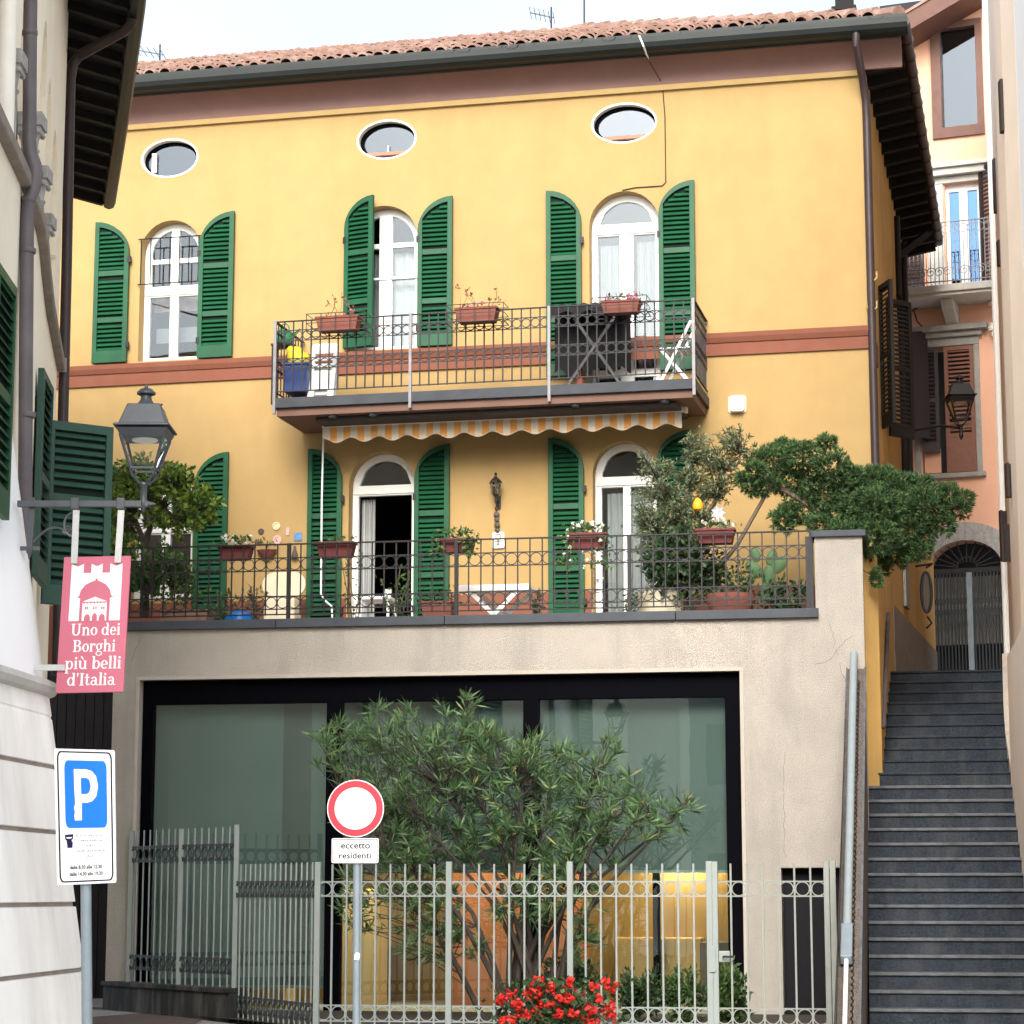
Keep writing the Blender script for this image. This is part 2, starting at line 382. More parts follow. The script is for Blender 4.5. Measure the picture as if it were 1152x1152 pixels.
def arch_loop(x0, x1, z0, z1, n=14, flat=1.0):     # semicircular head, counter clockwise
    r = (x1 - x0) / 2; cx = (x0 + x1) / 2; cz = z1 - r * flat
    return [(x0, z0), (x1, z0)] + [(cx + r * math.cos(math.pi * i / n), cz + r * flat * math.sin(math.pi * i / n)) for i in range(n + 1)]
def oval_loop(cx, cz, rx, rz, n=36):
    return [(cx + rx * math.cos(2 * math.pi * i / n), cz + rz * math.sin(2 * math.pi * i / n)) for i in range(n)]
def rect_loop(x0, x1, z0, z1): return [(x0, z0), (x1, z0), (x1, z1), (x0, z1)]
def round_rect(x0, x1, z0, z1, r, n=5):
    out = []
    for cx, cz, a in ((x1 - r, z0 + r, -90), (x1 - r, z1 - r, 0), (x0 + r, z1 - r, 90), (x0 + r, z0 + r, 180)):
        for i in range(n + 1):
            an = R(a + 90 * i / n); out.append((cx + r * math.cos(an), cz + r * math.sin(an)))
    return out
def rail_panel(mb, p0, p1, zs, bands, spacing, bar=.012, rail=.016, ringt=.006, skip_ends=True, rings=True, rail_h=None):
    """zs = (bottom, top of pickets); bands = list of (z0, z1); bars run p0 -> p1 (xy)"""
    a, b = Vector((p0[0], p0[1], 0)), Vector((p1[0], p1[1], 0)); L = (b - a).length; d = (b - a) / L
    n = max(1, round(L / spacing)); st = L / n; Z = Vector((0, 0, 1))
    for i in range(1 if skip_ends else 0, n if skip_ends else n + 1):
        q = a + d * (i * st); mb.beam(q + Z * zs[0], q + Z * zs[1], bar, bar)
    for z0, z1 in bands:
        for z in (z0, z1): mb.beam(a + Z * z, b + Z * z, rail * .7, rail * (rail_h or .7))
        if rings:
            r = min(st / 2 - bar * .3, (z1 - z0) / 2 - rail * .2)
            for i in range(n): mb.ring(a + d * ((i + .5) * st) + Z * ((z0 + z1) / 2), d, r, ringt)
    return mb
def shutter_mb(x0, x1, z0, z1, y, tall=None, th=.045, sp=.060, rails=(.33, .66), stile=.062, bottom=.16, rise=None):
    """louvred leaf lying in the xz plane at depth y (its back); tall = 'L'/'R' side that reaches the full height of a quarter-arch head"""
    W = x1 - x0; rise = rise if rise is not None else (W * .95 if tall else 0); n = 8
    def top(x, off=0.0):
        if not tall: return z1 - off
        t = (x - x0) / W if tall == 'L' else (x1 - x) / W
        t = min(max(t, 0), 1)
        return z1 - rise + (rise - off) * math.sqrt(max(0, 1 - (t / (1 - off / W * .9)) ** 2)) if t < (1 - off / W * .9) else z1 - rise
    fr_ = MB()
    xs = [x0 + W * i / n for i in range(n + 1)]
    if tall:
        ts = [math.sin(math.pi / 2 * i / n) for i in range(n + 1)]
        xs = [x0 + W * t for t in ts] if tall == 'L' else sorted(x1 - W * t for t in ts)
    outer = [(x0, z0), (x1, z0)] + [(x, top(x)) for x in reversed(xs)]
    xi0, xi1 = x0 + stile, x1 - stile
    xin = [xi0 + (xi1 - xi0) * i / n for i in range(n + 1)]
    inner = [(xi0, z0 + bottom), (xi1, z0 + bottom)] + [(x, max(z0 + bottom + .05, top(x) - stile * 1.15)) for x in reversed(xin)]
    fr_.plate([outer, inner], y - th, y)
    H = z1 - z0
    rz = [z0 + H * k for k in rails]
    for z in rz: fr_.box(xi0, xi1, y - th * .9, y - th * .1, z - .035, z + .035)
    gap_shade = MB(); gap_shade.plate([inner], y - .006, y - .003); fr_.back = gap_shade  # added dark sheet, stands in for the shade in the slat gaps
    sl = MB(); z = z0 + bottom + .02
    while z < z1 - stile:
        if all(abs(z - q) > .055 for q in rz):
            # horizontal extent at this height
            lo, hi = xi0, xi1
            if tall:
                ok = [x for x in [xi0 + (xi1 - xi0) * i / 24 for i in range(25)] if top(x) - stile * 1.15 > z + .03]
                if len(ok) > 2: lo, hi = min(ok), max(ok)
                else: lo = hi
            if hi > lo + .02:
                a = .0165
                sl.hexa([(lo, y - th * .95, z - a), (hi, y - th * .95, z - a), (hi, y - th * .95 + .008, z - a - .006), (lo, y - th * .95 + .008, z - a - .006),
                         (lo, y - th * .10 - .008, z + a + .006), (hi, y - th * .10 - .008, z + a + .006), (hi, y - th * .10, z + a), (lo, y - th * .10, z + a)])
        z += sp
    return fr_, sl
def curtain_mb(x0, x1, z0, z1, y, waves=5, amp=.018, n=40):
    mb = MB(); vs, fs = [], []
    for i in range(n + 1):
        x = x0 + (x1 - x0) * i / n; yy = y + amp * math.sin(2 * math.pi * waves * i / n) + amp * .4 * math.sin(7.3 * i)
        vs += [(x, yy, z0), (x, yy, z1)]
    for i in range(n): fs.append((2 * i, 2 * i + 2, 2 * i + 3, 2 * i + 1))
    return mb.add(vs, fs)

# ------------------------------------------------------------------ lettering
def text_geo(txt, bold=0.0, spacing=1.0):
    cu = bpy.data.curves.new('t', 'FONT'); cu.body = txt; cu.offset = bold; cu.space_character = spacing; cu.resolution_u = 3
    o = bpy.data.objects.new('t', cu); COL.objects.link(o); dg = bpy.context.evaluated_depsgraph_get()
    me = bpy.data.meshes.new_from_object(o.evaluated_get(dg))
    vs = [tuple(v.co) for v in me.vertices]; fs = [tuple(p.vertices) for p in me.polygons]
    bpy.data.objects.remove(o); bpy.data.curves.remove(cu); bpy.data.meshes.remove(me)
    return vs, fs
def put_text(mb, txt, fn, u0, u1, v0, v1, y, bold=0.0, spacing=1.0):
    vs, fs = text_geo(txt, bold, spacing)
    x0, x1 = min(v[0] for v in vs), max(v[0] for v in vs); z0, z1 = min(v[1] for v in vs), max(v[1] for v in vs)
    out = []
    for v in vs:
        q = fn(u0 + (u1 - u0) * (v[0] - x0) / (x1 - x0), v0 + (v1 - v0) * (v[1] - z0) / (z1 - z0)); out.append((q[0], y, q[1]))
    return mb.add(out, fs)
# slab serif letters: strokes in units of the x-height
def _ell(cx, cy, rx, ry, tx, ty, a0=0, a1=360, n=20):
    res = []
    for i in range(n):
        p = []
        for k, (X, Y) in ((i, (rx, ry)), (i + 1, (rx, ry)), (i + 1, (rx - tx, ry - ty)), (i, (rx - tx, ry - ty))):
            a = R(a0 + (a1 - a0) * k / n); p.append((cx + X * math.cos(a), cy + Y * math.sin(a)))
        res.append(p)
    return res
def _b(x0, x1, y0, y1): return [[(x0, y0), (x1, y0), (x1, y1), (x0, y1)]]
S, T_ = .24, .09
GL = {
 'i': (.46, _b(.11, .35, 0, 1) + _b(0, .46, 0, T_) + _b(0, .2, 1 - T_, 1) + _ell(.23, 1.3, .14, .14, .139, .139)),
 'l': (.46, _b(.11, .35, 0, 1.5) + _b(0, .46, 0, T_) + _b(0, .2, 1.5 - T_, 1.5)),
 'I': (.56, _b(.16, .42, 0, 1.45) + _b(0, .56, 0, T_) + _b(0, .56, 1.45 - T_, 1.45)),
 "'": (.3, [[(.08, 1.05), (.2, 1.05), (.26, 1.48), (.04, 1.48)]]),
 'o': (.92, _ell(.46, .5, .46, .51, S, .1)),
 'n': (1.08, _b(.1, .34, 0, 1) + _b(0, .44, 0, T_) + _b(0, .2, 1 - T_, 1) + _ell(.56, .62, .4, .4, .24, .13, 0, 150) + _b(.72, .96, 0, .62) + _b(.62, 1.08, 0, T_)),
 'u': (1.08, _b(.1, .34, .38, 1) + _b(0, .2, 1 - T_, 1) + _ell(.52, .38, .42, .4, .24, .13, 180, 340) + _b(.72, .96, 0, 1) + _b(.6, .8, 1 - T_, 1) + _b(.9, 1.08, 0, T_)),
 'h': (1.08, _b(.1, .34, 0, 1.5) + _b(0, .44, 0, T_) + _b(0, .2, 1.5 - T_, 1.5) + _ell(.56, .62, .4, .4, .24, .13, 0, 150) + _b(.72, .96, 0, .62) + _b(.62, 1.08, 0, T_)),
 'd': (1.04, _ell(.44, .5, .44, .51, S, .1, 20, 340) + _b(.68, .92, 0, 1.5) + _b(.56, .8, 1.5 - T_, 1.5) + _b(.85, 1.04, 0, T_)),
 'b': (1.0, _ell(.56, .5, .44, .51, S, .1, -160, 160) + _b(.1, .34, 0, 1.5) + _b(0, .2, 1.5 - T_, 1.5)),
 'p': (1.0, _ell(.56, .5, .44, .51, S, .1, -160, 160) + _b(.1, .34, -.5, 1) + _b(0, .2, 1 - T_, 1) + _b(0, .46, -.5, -.5 + T_)),
 'e': (.86, _ell(.44, .5, .44, .51, S, .1, 0, 320) + _b(.2, .84, .46, .56)),
 'r': (.78, _b(.1, .34, 0, 1) + _b(0, .46, 0, T_) + _b(0, .2, 1 - T_, 1) + _ell(.56, .66, .34, .35, .12, .12, 40, 160) + _ell(.66, .84, .13, .13, .129, .129)),
 'a': (.94, _ell(.42, .66, .36, .35, .22, .11, 0, 160) + _b(.56, .78, .1, .68) + _ell(.38, .3, .36, .31, .2, .1, 30, 330) + _ell(.86, .16, .2, .17, .1, .09, 190, 330)),
 't': (.64, _b(.16, .4, .2, 1.35) + _b(0, .6, 1 - T_ - .02, 1) + _ell(.4, .26, .24, .27, .14, .12, 180, 350)),
 'g': (.94, _ell(.42, .6, .4, .41, .2, .1) + _ell(.44, -.22, .44, .3, .12, .1) + _b(.72, .94, .86, 1.0) + _b(.2, .36, .02, .22)),
 'U': (1.4, _b(.14, .42, .5, 1.45) + _b(0, .56, 1.45 - T_, 1.45) + _ell(.68, .5, .54, .52, .28, .13, 180, 360) + _b(1.0, 1.2, .5, 1.45) + _b(.84, 1.4, 1.45 - T_, 1.45)),
 'B': (1.2, _b(.14, .42, 0, 1.45) + _b(0, .62, 0, T_) + _b(0, .62, 1.45 - T_, 1.45) + _b(.4, .66, .7, .8) + _ell(.62, 1.1, .44, .35, .26, .1, -90, 90) + _ell(.62, .4, .54, .4, .28, .1, -90, 90)),
}
def serif_text(mb, txt, fn, u0, u1, vbase, xh, y):
    cells, x = [], 0.0
    for ch in txt:
        if ch == ' ': x += .5; continue
        g = 'u' if ch == '\u00f9' else ch
        wd, polys = GL[g]; cells.append((x, polys))
        if ch == '\u00f9': cells.append((x, [[(.5, 1.12), (.66, 1.12), (.42, 1.5), (.2, 1.5)]]))
        x += wd + .09
    k = (u1 - u0) / (x - .09); j = 0
    for ox, polys in cells:
        for p in polys:
            j += 1; yy = y - .00004 * (j % 25)
            q = [fn(u0 + (ox + a) * k, vbase + b * xh) for a, b in p]
            mb.add([(c[0], yy, c[1]) for c in q], [(0, 1, 2, 3)])
    return mb
# ------------------------------------------------------------------ plants
def rdir(up=0.0):
    d = Vector((rnd.gauss(0, 1), rnd.gauss(0, 1), rnd.gauss(0, 1))); d.normalize(); d.z += up; return d.normalized()
def tuft(mb, c, d, n, L, W, spread):
    for i in range(n): mb.leaf(c, Vector(d) + rdir() * spread, L * rnd.uniform(.6, 1.15), W * rnd.uniform(.7, 1.2))
def small_plant(base, w, h, n, L, W, mb=None, dep=None, up=.5, droop=0.0):
    mb = mb or MB(); b = Vector(base); dep = dep or w * .5
    for i in range(n):
        t = rnd.random() ** .6
        p = b + Vector((rnd.gauss(0, .35) * w, rnd.gauss(0, .35) * dep, h * t - droop * rnd.random()))
        mb.leaf(p, rdir(up), L * rnd.uniform(.6, 1.2), W * rnd.uniform(.7, 1.2))
    return mb
def shrub(skel, tips, leaf_fn, stem_r=.004):
    """twigs from the nearest skeleton node to every tip, leaves by leaf_fn(mb, tip, direction)"""
    st, lf = MB(), MB(); nodes = [Vector(p) for p in skel]
    for t in tips:
        t = Vector(t); low = [p for p in nodes if p.z < t.z + .05] or nodes
        a = min(low, key=lambda p: (p - t).length)
        mid = (a + t) / 2 + Vector((rnd.uniform(-.05, .05), rnd.uniform(-.05, .05), rnd.uniform(-.02, .08)))
        st.tube([a, mid, t], [stem_r * 1.6, stem_r * 1.2, stem_r], 4, cap=False); leaf_fn(lf, t, (t - mid).normalized(), a, mid)
    return st, lf
def prism_x(mb, loops, x0, x1):
    i0 = len(mb.v); mb.plate(loops, x0, x1); return mb.xform(lambda v: (v.y, v.x, v.z), i0)
def prism_z(mb, loops, z0, z1):
    i0 = len(mb.v); mb.plate(loops, z0, z1); return mb.xform(lambda v: (v.x, v.z, v.y), i0)

# ------------------------------------------------------------------ ground
def gz(y): return 0.05 + .28 * min(max((y - 12) / 14, 0), 1)
g = MB(); xs = [-900, -60, -20, -8, 0, 8, 20, 60, 900]; ys = [-900, -40, 0, 12, 15, 18, 21, 24, 26, 40, 80, 1500]
for j, y in enumerate(ys):
    for i, x in enumerate(xs): g.v.append((x, y, gz(y)))
for j in range(len(ys) - 1):
    for i in range(len(xs) - 1):
        k = j * len(xs) + i; g.f.append((k, k + 1, k + 1 + len(xs), k + len(xs)))
struct('street', g, 'street_stone')
pv = MB(); c = [(-6.2, 22.3), (-3.2, 22.3), (-3.2, 25.9), (-6.2, 28.0)]
pv.add([(x, y, gz(y) + .006) for x, y in c], [(0, 1, 2, 3)]); struct('pavement', pv, 'paving')

# ------------------------------------------------------------------ yellow house
XL, DEP, ZR = -13.5, 9.2, 11.62
house = Thing('yellow_house', 'yellow three storey house with green shutters, oval attic windows and a long balcony', 'house', HF, (0, 0, 0))
def hx(px, py, y=0): return HF.p(px, py, y).x
def hz(px, py, y=0): return HF.p(px, py, y).z
W = {
 'w1': (hx(157, 330), hx(225, 330), hz(190, 405), hz(190, 248)),
 'w2': (hx(390, 310), hx(470, 310), hz(430, 393), hz(436, 231)),
 'w3': (hx(663, 300), hx(742, 300), 7.60, hz(702, 215)),
 'd0': (-9.42, -8.58, 5.30, 7.08),
 'd1': (hx(392, 600), hx(466, 600), 4.42, hz(430, 508)),
 'd2': (hx(667, 600), hx(739, 600), 4.42, hz(703, 496)),
}
OV = [(hx(191, 178), hz(191, 178), .395, .262), (hx(435, 157), hz(435, 157), .395, .262), (hx(702, 138.5), hz(702, 138.5), .415, .262)]
wall = MB()
holes = [list(reversed(arch_loop(*W[k], n=18))) for k in W] + [list(reversed(oval_loop(*o))) for o in OV]
wall.plate([rect_loop(XL, 0, 0, ZR)] + holes, 0, .35)
house.part('front_wall', wall, 'yellow')
sw = MB(); sw.box(-.35, 0, .352, DEP, 0, ZR + .3); house.part('side_wall', sw, 'yellow_side')
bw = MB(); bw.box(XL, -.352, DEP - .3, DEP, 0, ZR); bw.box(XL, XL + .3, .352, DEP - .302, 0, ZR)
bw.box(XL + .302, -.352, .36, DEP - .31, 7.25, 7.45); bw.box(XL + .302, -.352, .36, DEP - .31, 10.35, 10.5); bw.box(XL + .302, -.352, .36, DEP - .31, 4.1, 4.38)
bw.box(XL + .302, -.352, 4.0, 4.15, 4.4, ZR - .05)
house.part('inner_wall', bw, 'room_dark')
pl = MB(); zpl = hz(570, 668)
for a, b in ((XL, W['d1'][0] - .02), (W['d1'][1] + .02, W['d2'][0] - .02), (W['d2'][1] + .02, -.02)): pl.box(a, b, -.02, -.001, 4.3, zpl)
house.part('plinth', pl, 'belt')
bt = MB(); zt = hz(900, 371); zb = hz(900, 396)
prism_x(bt, [[(-.001, zb), (-.03, zb), (-.03, zt - .13), (-.045, zt - .12), (-.07, zt - .06), (-.075, zt - .01), (-.06, zt), (-.001, zt)]], XL, .06)
bt.box(.002, .05, .0, 1.1, zb, zt)
house.part('belt_course', bt, 'belt')
cv = MB(); pr = [(-.001, ZR - .02), (-.05, ZR - .02)] + [(-.05 - .37 * (t / 8) ** 1.7, ZR - .0 + .27 * (t / 8) ** .75) for t in range(9)] + [(-.42, 11.93), (-.001, 11.93)]
prism_x(cv, [pr], XL, .50); house.part('cornice', cv, 'brown_cove', smooth=True)
st = MB(); prism_x(st, [[(-.001, 11.53), (-.045, 11.53), (-.05, 11.56), (-.05, 11.598), (-.001, 11.598)]], XL, .0); house.part('cornice_trim', st, 'yellow_trim')
# roof
rf = MB(); PIT = R(22.6)
eave = Vector((0, -.52, 12.04)); up = Vector((0, math.cos(PIT), math.sin(PIT))); nr = Vector((0, -math.sin(PIT), math.cos(PIT)))
RL = 5.25
rf.poly3([(XL, eave.y, eave.z), (.52, eave.y, eave.z), (-4.6, eave.y + RL * up.y, eave.z + RL * up.z), (XL, eave.y + RL * up.y, eave.z + RL * up.z)], (0, 0, -.05))
rf.poly3([(.52, eave.y, eave.z), (.52, DEP + .5, eave.z), (-4.6, DEP - 4.6, eave.z + RL * up.z), (-4.6, eave.y + RL * up.y, eave.z + RL * up.z)], (0, 0, -.05))
rf.poly3([(.52, DEP + .5, eave.z), (XL, DEP + .5, eave.z), (XL, DEP - 4.6, eave.z + RL * up.z), (-4.6, DEP - 4.6, eave.z + RL * up.z)], (0, 0, -.05))
roof = house.part('roof', rf, 'wood_dark')
tl = MB(); sp, ln = .205, .36
nrow = int(RL / ln)
for r_ in range(nrow):
    x = XL + .1
    while x < .50 - (r_ * ln) * .0:
        s0 = r_ * ln - .03; hipx = .52 - (s0 + .2) * 1.0
        if x < hipx - .05:
            jx, jn, js = rnd.uniform(-.012, .012), rnd.uniform(0, .022), rnd.uniform(-.03, .03)
            vs = []
            for (s_, rad, lift) in ((s0 + js, .088, .030 + jn), (s0 + js + ln + .05, .070, .004)):
                for k in range(7):
                    a = math.pi * k / 6; q = eave + up * s_ + nr * (lift + rad * math.sin(a)); vs.append((x + jx + rad * math.cos(a), q.y, q.z))
            for k in range(7):
                a = math.pi * k / 6; q = eave + up * (s0 + js) + nr * (.030 + jn - .014 + .074 * math.sin(a)); vs.append((x + jx + .074 * math.cos(a), q.y, q.z))
            tl.add(vs, [(k, k + 1, k + 8, k + 7) for k in range(6)] + [(k + 1, k, k + 14, k + 15) for k in range(6)])
            # channel tile between
            vs = []
            for s_ in (s0 + js - .02, s0 + ln + .03):
                for k in range(5):
                    a = math.pi + math.pi * k / 4; q = eave + up * s_ + nr * (.055 + .05 * math.sin(a)); vs.append((x + sp / 2 + .085 * math.cos(a), q.y, q.z))
            tl.add(vs, [(k, k + 1, k + 6, k + 5) for k in range(4)])
        x += sp
house.part('roof_tiles', tl, 'tile', roof)
hp = MB()
for i in range(17):                       # ridge tiles on the hip
    a = Vector((.50 - i * .29, -.50 + i * .29, 12.10 + i * .29 * math.tan(PIT))); b = a + Vector((-.33, .33, .33 * math.tan(PIT) - .02))
    hp.tube([a, b], [.11, .09], 8)
house.part('hip_tiles', hp, 'tile', roof)
ch = MB(); q = HF.p(950, 14, 3.4)
ch.box(q.x - .13, q.x + .13, 3.3, 3.6, q.z - .9, q.z + .0); house.part('chimney', ch, 'yellow_side', roof)
ch = MB(); ch.box(q.x - .17, q.x + .17, 3.26, 3.64, q.z + .001, q.z + .05); ch.box(q.x - .12, q.x + .12, 3.31, 3.59, q.z + .051, q.z + .5); house.part('chimney_cap', ch, 'wood_dark', roof)
# gutters and pipes
gu = MB(); prism_x(gu, [[(-.425, 11.86), (-.425, 11.935), (-.44, 11.915), (-.47, 11.895), (-.51, 11.90), (-.555, 11.93), (-.575, 11.98), (-.578, 12.06), (-.592, 12.075), (-.592, 12.04), (-.588, 11.97), (-.565, 11.915), (-.515, 11.88), (-.47, 11.872), (-.445, 11.86)]], XL, .60)
house.part('front_gutter', gu, 'gutter_dark')
gb = MB(); prism_x(gb, [[(-.405, 11.84), (-.405, 11.99), (-.425, 11.99), (-.425, 11.84)]], XL, .50); house.part('eave_board', gb, 'wood_dark')
gs = MB(); yE = 9.4
gs.tube([(.56, -.55, 11.99), (.56, yE, 11.99)], .07, 10)
for i in range(16):
    y = .1 + i * .6; gs.tube([(.56 + .078 * math.cos(a), y, 11.99 + .078 * math.sin(a)) for a in [2 * math.pi * k / 10 for k in range(10)]], .008, 4, True)
house.part('side_gutter', gs, 'pipe_brown', smooth=True)
sf = MB(); sf.poly3([(.0, -.40, 11.88), (.0, yE, 11.88), (.50, yE, 11.96), (.50, -.40, 11.96)], (0, 0, .03))
i = 0; y = .0
while y < yE:
    sf.beam((-.05, y, 11.80), (.50, y, 11.90), .09, .12); y += .55
house.part('side_soffit', sf, 'wood_dark')
brk = MB(); brk.beam((0, 7.6, 11.3), (.45, 8.3, 11.86), .08, .10); house.part('eave_strut', brk, 'wood_dark')
dp = MB(); dp.tube([(-.02, -.50, 11.93), (-.02, -.50, 11.75), (.02, -.16, 11.45), (.05, -.055, 11.2), (.055, -.05, 10.9), (.055, -.05, 4.3)], .05, 10)
house.part('corner_downpipe', dp, 'pipe_brown', smooth=True)
dp = MB(); dp.tube([(.07, 7.9, 11.6), (.07, 7.9, 5.2)], .05, 8); dp.tube([(.07, 6.1, 11.5), (.07, 6.1, 10.3), (.06, 6.6, 9.9), (.06, 6.6, 4.4)], .045, 8); house.part('rear_downpipe', dp, 'shutter_dark')
for px, py in ((981, 312), (981, 345)):
    q = HF.p(px, py, -.03); h = MB()
    h.tube([(q.x - .05, -.03, q.z + .06), (q.x - .05, -.06, q.z - .02), (q.x, -.07, q.z - .07), (q.x + .06, -.06, q.z - .02), (q.x + .06, -.06, q.z + .06)], .012, 6)
    house.part('pipe_hook', h, 'yellow_trim', smooth=True)
# ovals
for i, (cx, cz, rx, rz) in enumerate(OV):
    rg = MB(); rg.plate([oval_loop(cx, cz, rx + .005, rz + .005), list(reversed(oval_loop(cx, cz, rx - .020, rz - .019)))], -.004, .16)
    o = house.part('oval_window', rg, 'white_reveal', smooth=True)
    fr = MB(); fr.plate([oval_loop(cx, cz, rx - .021, rz - .020), list(reversed(oval_loop(cx + (.012 if i else 0), cz - .012, rx - .055, rz - .047)))], .08, .14)  # hole set off centre, so the black imitates a dark reflected crescent
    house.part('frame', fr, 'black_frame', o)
    gl = MB(); gl.plate([oval_loop(cx, cz, rx - .04, rz - .035)], .105, .112); house.part('pane', gl, 'glass_sky', o)
    if i: 
        sb = MB(); zs = cz - rz * .58; dx = rx * .72; sb.box(cx - dx, cx + dx, .03, .10, zs - .045, zs); house.part('sill', sb, 'box_tan', o)
    if i == 0:
        sb = MB(); sb.box(cx - .27, cx - .21, .06, .09, cz - .16, cz + .10); house.part('mullion', sb, 'white_paint', o)
    if i == 1:
        sb = MB(); sb.box(cx - .006, cx + .012, .07, .09, cz - .14, cz - .06); house.part('mullion', sb, 'white_paint', o)
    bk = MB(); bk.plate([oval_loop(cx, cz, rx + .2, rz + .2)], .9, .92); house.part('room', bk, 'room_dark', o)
# arched windows and doors
def inset_hole(x0, x1, z0, z1, xa, xb, za, ins, zb=None, n=10):
    r = (x1 - x0) / 2 - ins; cx = (x0 + x1) / 2; cz = z1 - (x1 - x0) / 2
    if zb is not None: return [(xa, za), (xb, za), (xb, zb), (xa, zb)]
    pts = [(xa, za), (xb, za)]
    for i in range(n + 1):
        x = xb + (xa - xb) * i / n; pts.append((x, cz + math.sqrt(max(0, r * r - (x - cx) ** 2))))
    return pts
def win(key, name, zt, mull_up, up_bar=None, tth=.10, door=False, mull=.12, label=None, stile=.075, open_low=False, bottom=.07):
    x0, x1, z0, z1 = W[key]; y = .17; cx = (x0 + x1) / 2
    x0, x1, z0, z1 = x0 + .003, x1 - .003, z0 + .003, z1 - .003
    cuts = []
    zup = zt + tth / 2; zlo = zt - tth / 2
    def up(xa, xb):
        if up_bar:
            cuts.append(inset_hole(x0, x1, z0, z1, xa, xb, up_bar + .03, stile + .01)); cuts.append([(xa, zup), (xb, zup), (xb, up_bar - .03), (xa, up_bar - .03)])
        else: cuts.append(inset_hole(x0, x1, z0, z1, xa, xb, zup, stile + .01))
    e = stile + .012
    if mull_up: up(x0 + e, cx - mull / 2); up(cx + mull / 2, x1 - e)
    else: up(x0 + e, x1 - e)
    if open_low: cuts.append([(x0 + stile, z0 + .02), (x1 - stile, z0 + .02), (x1 - stile, zlo), (x0 + stile, zlo)])
    else:
        for xa, xb in ((x0 + stile, cx - mull / 2), (cx + mull / 2, x1 - stile)):
            if door: cuts.append([(xa, z0 + .42), (xb, z0 + .42), (xb, zlo), (xa, zlo)]); cuts.append([(xa, z0 + .10), (xb, z0 + .10), (xb, z0 + .32), (xa, z0 + .32)])
            else: cuts.append([(xa, z0 + bottom), (xb, z0 + bottom), (xb, zlo), (xa, zlo)])
    fm = MB(); fm.plate([arch_loop(x0, x1, z0, z1, n=18)] + [list(reversed(c)) for c in cuts], y, y + .07)
    o = house.part(name, fm, 'white_paint', label=label)
    tm = MB(); tm.box(x0 + .02, x1 - .02, y - .02, y - .001, zlo + .02, zup - .01); house.part('transom', tm, 'white_paint', o)
    pn = MB(); zl = zlo if open_low else z0 + .04
    pn.plate([arch_loop(x0 + .03, x1 - .03, zl, z1 - .03, n=18)], y + .030, y + .036); house.part('pane', pn, 'glass', o)
    return o, y
o, y = win('w1', 'arched_window', hz(190, 324), True, hz(190, 290), .14, mull=.11, label='arched white window with an iron grille over its upper half')
x0, x1, z0, z1 = W['w1']; gr = MB(); za, zb_ = hz(190, 319), hz(190, 268)
for k in range(7): gr.tube([(x0 + .02 + (x1 - x0 - .04) * k / 6, -.03, za), (x0 + .02 + (x1 - x0 - .04) * k / 6, -.03, zb_)], .008, 5)
for z in (za, zb_): gr.tube([(x0 - .02, -.03, z), (x1 + .02, -.03, z)], .009, 5)
house.part('window_grille', gr, 'iron', o)
cu = curtain_mb(x0 + .05, x1 - .05, z0 + .75, z0 + 1.0, .42, 3); house.part('valance', cu, 'box_tan', o)
cu = curtain_mb(x0 + .05, x1 - .05, z0 + .35, z0 + .55, .5, 1, .004); house.part('shelf', cu, 'curtain_grey', o)
o, y = win('w2', 'arched_window', hz(436, 310), True, hz(440, 272), .001, mull=.17, label='arched white window half covered by its left shutter')
x0, x1, z0, z1 = W['w2']; cu = curtain_mb(x0 + .06, x1 - .05, z0 + .05, hz(440, 278), .33, 6); house.part('curtain', cu, 'curtain', o)
o, y = win('w3', 'balcony_door', hz(702, 254), False, None, .15, door=True, mull=.17, label='tall white glazed balcony door under a fanlight')
x0, x1, z0, z1 = W['w3']; cu = curtain_mb(x0 + .09, x0 + .36, z0 + .1, hz(702, 268), .30, 3, .01); cu2 = curtain_mb(x1 - .33, x1 - .09, z0 + .1, hz(702, 266), .30, 4, .012); cu.add(cu2.v, cu2.f)
house.part('curtain', cu, 'curtain_grey', o)
o, y = win('d0', 'arched_window', 6.2, True, None, .10, label='arched white window behind the leafy shrub')
o, y = win('d1', 'terrace_door', hz(430, 549), False, None, .13, open_low=True, label='white terrace door standing open on a dark room')
x0, x1, z0, z1 = W['d1']; cu = curtain_mb(x0 + .085, x0 + .26, z0 + .03, hz(430, 557), .30, 4, .02); house.part('curtain', cu, 'curtain', o)
o, y = win('d2', 'terrace_door', hz(703, 539), False, None, .13, door=True, mull=.09, label='white terrace door with a full length white curtain')
x0, x1, z0, z1 = W['d2']; cu = curtain_mb(x0 + .13, x1 - .07, z0 + .03, hz(703, 550), .30, 7, .014); house.part('curtain', cu, 'curtain', o)
hd = MB(); q = HF.p(672, 655, .14); hd.box(q.x - .02, q.x + .02, .145, .17, q.z - .12, q.z + .12); hd.tube([(q.x, .15, q.z + .04), (q.x, .09, q.z + .04), (q.x + .1, .09, q.z + .04)], .012, 6); house.part('door_handle', hd, 'steel', o)
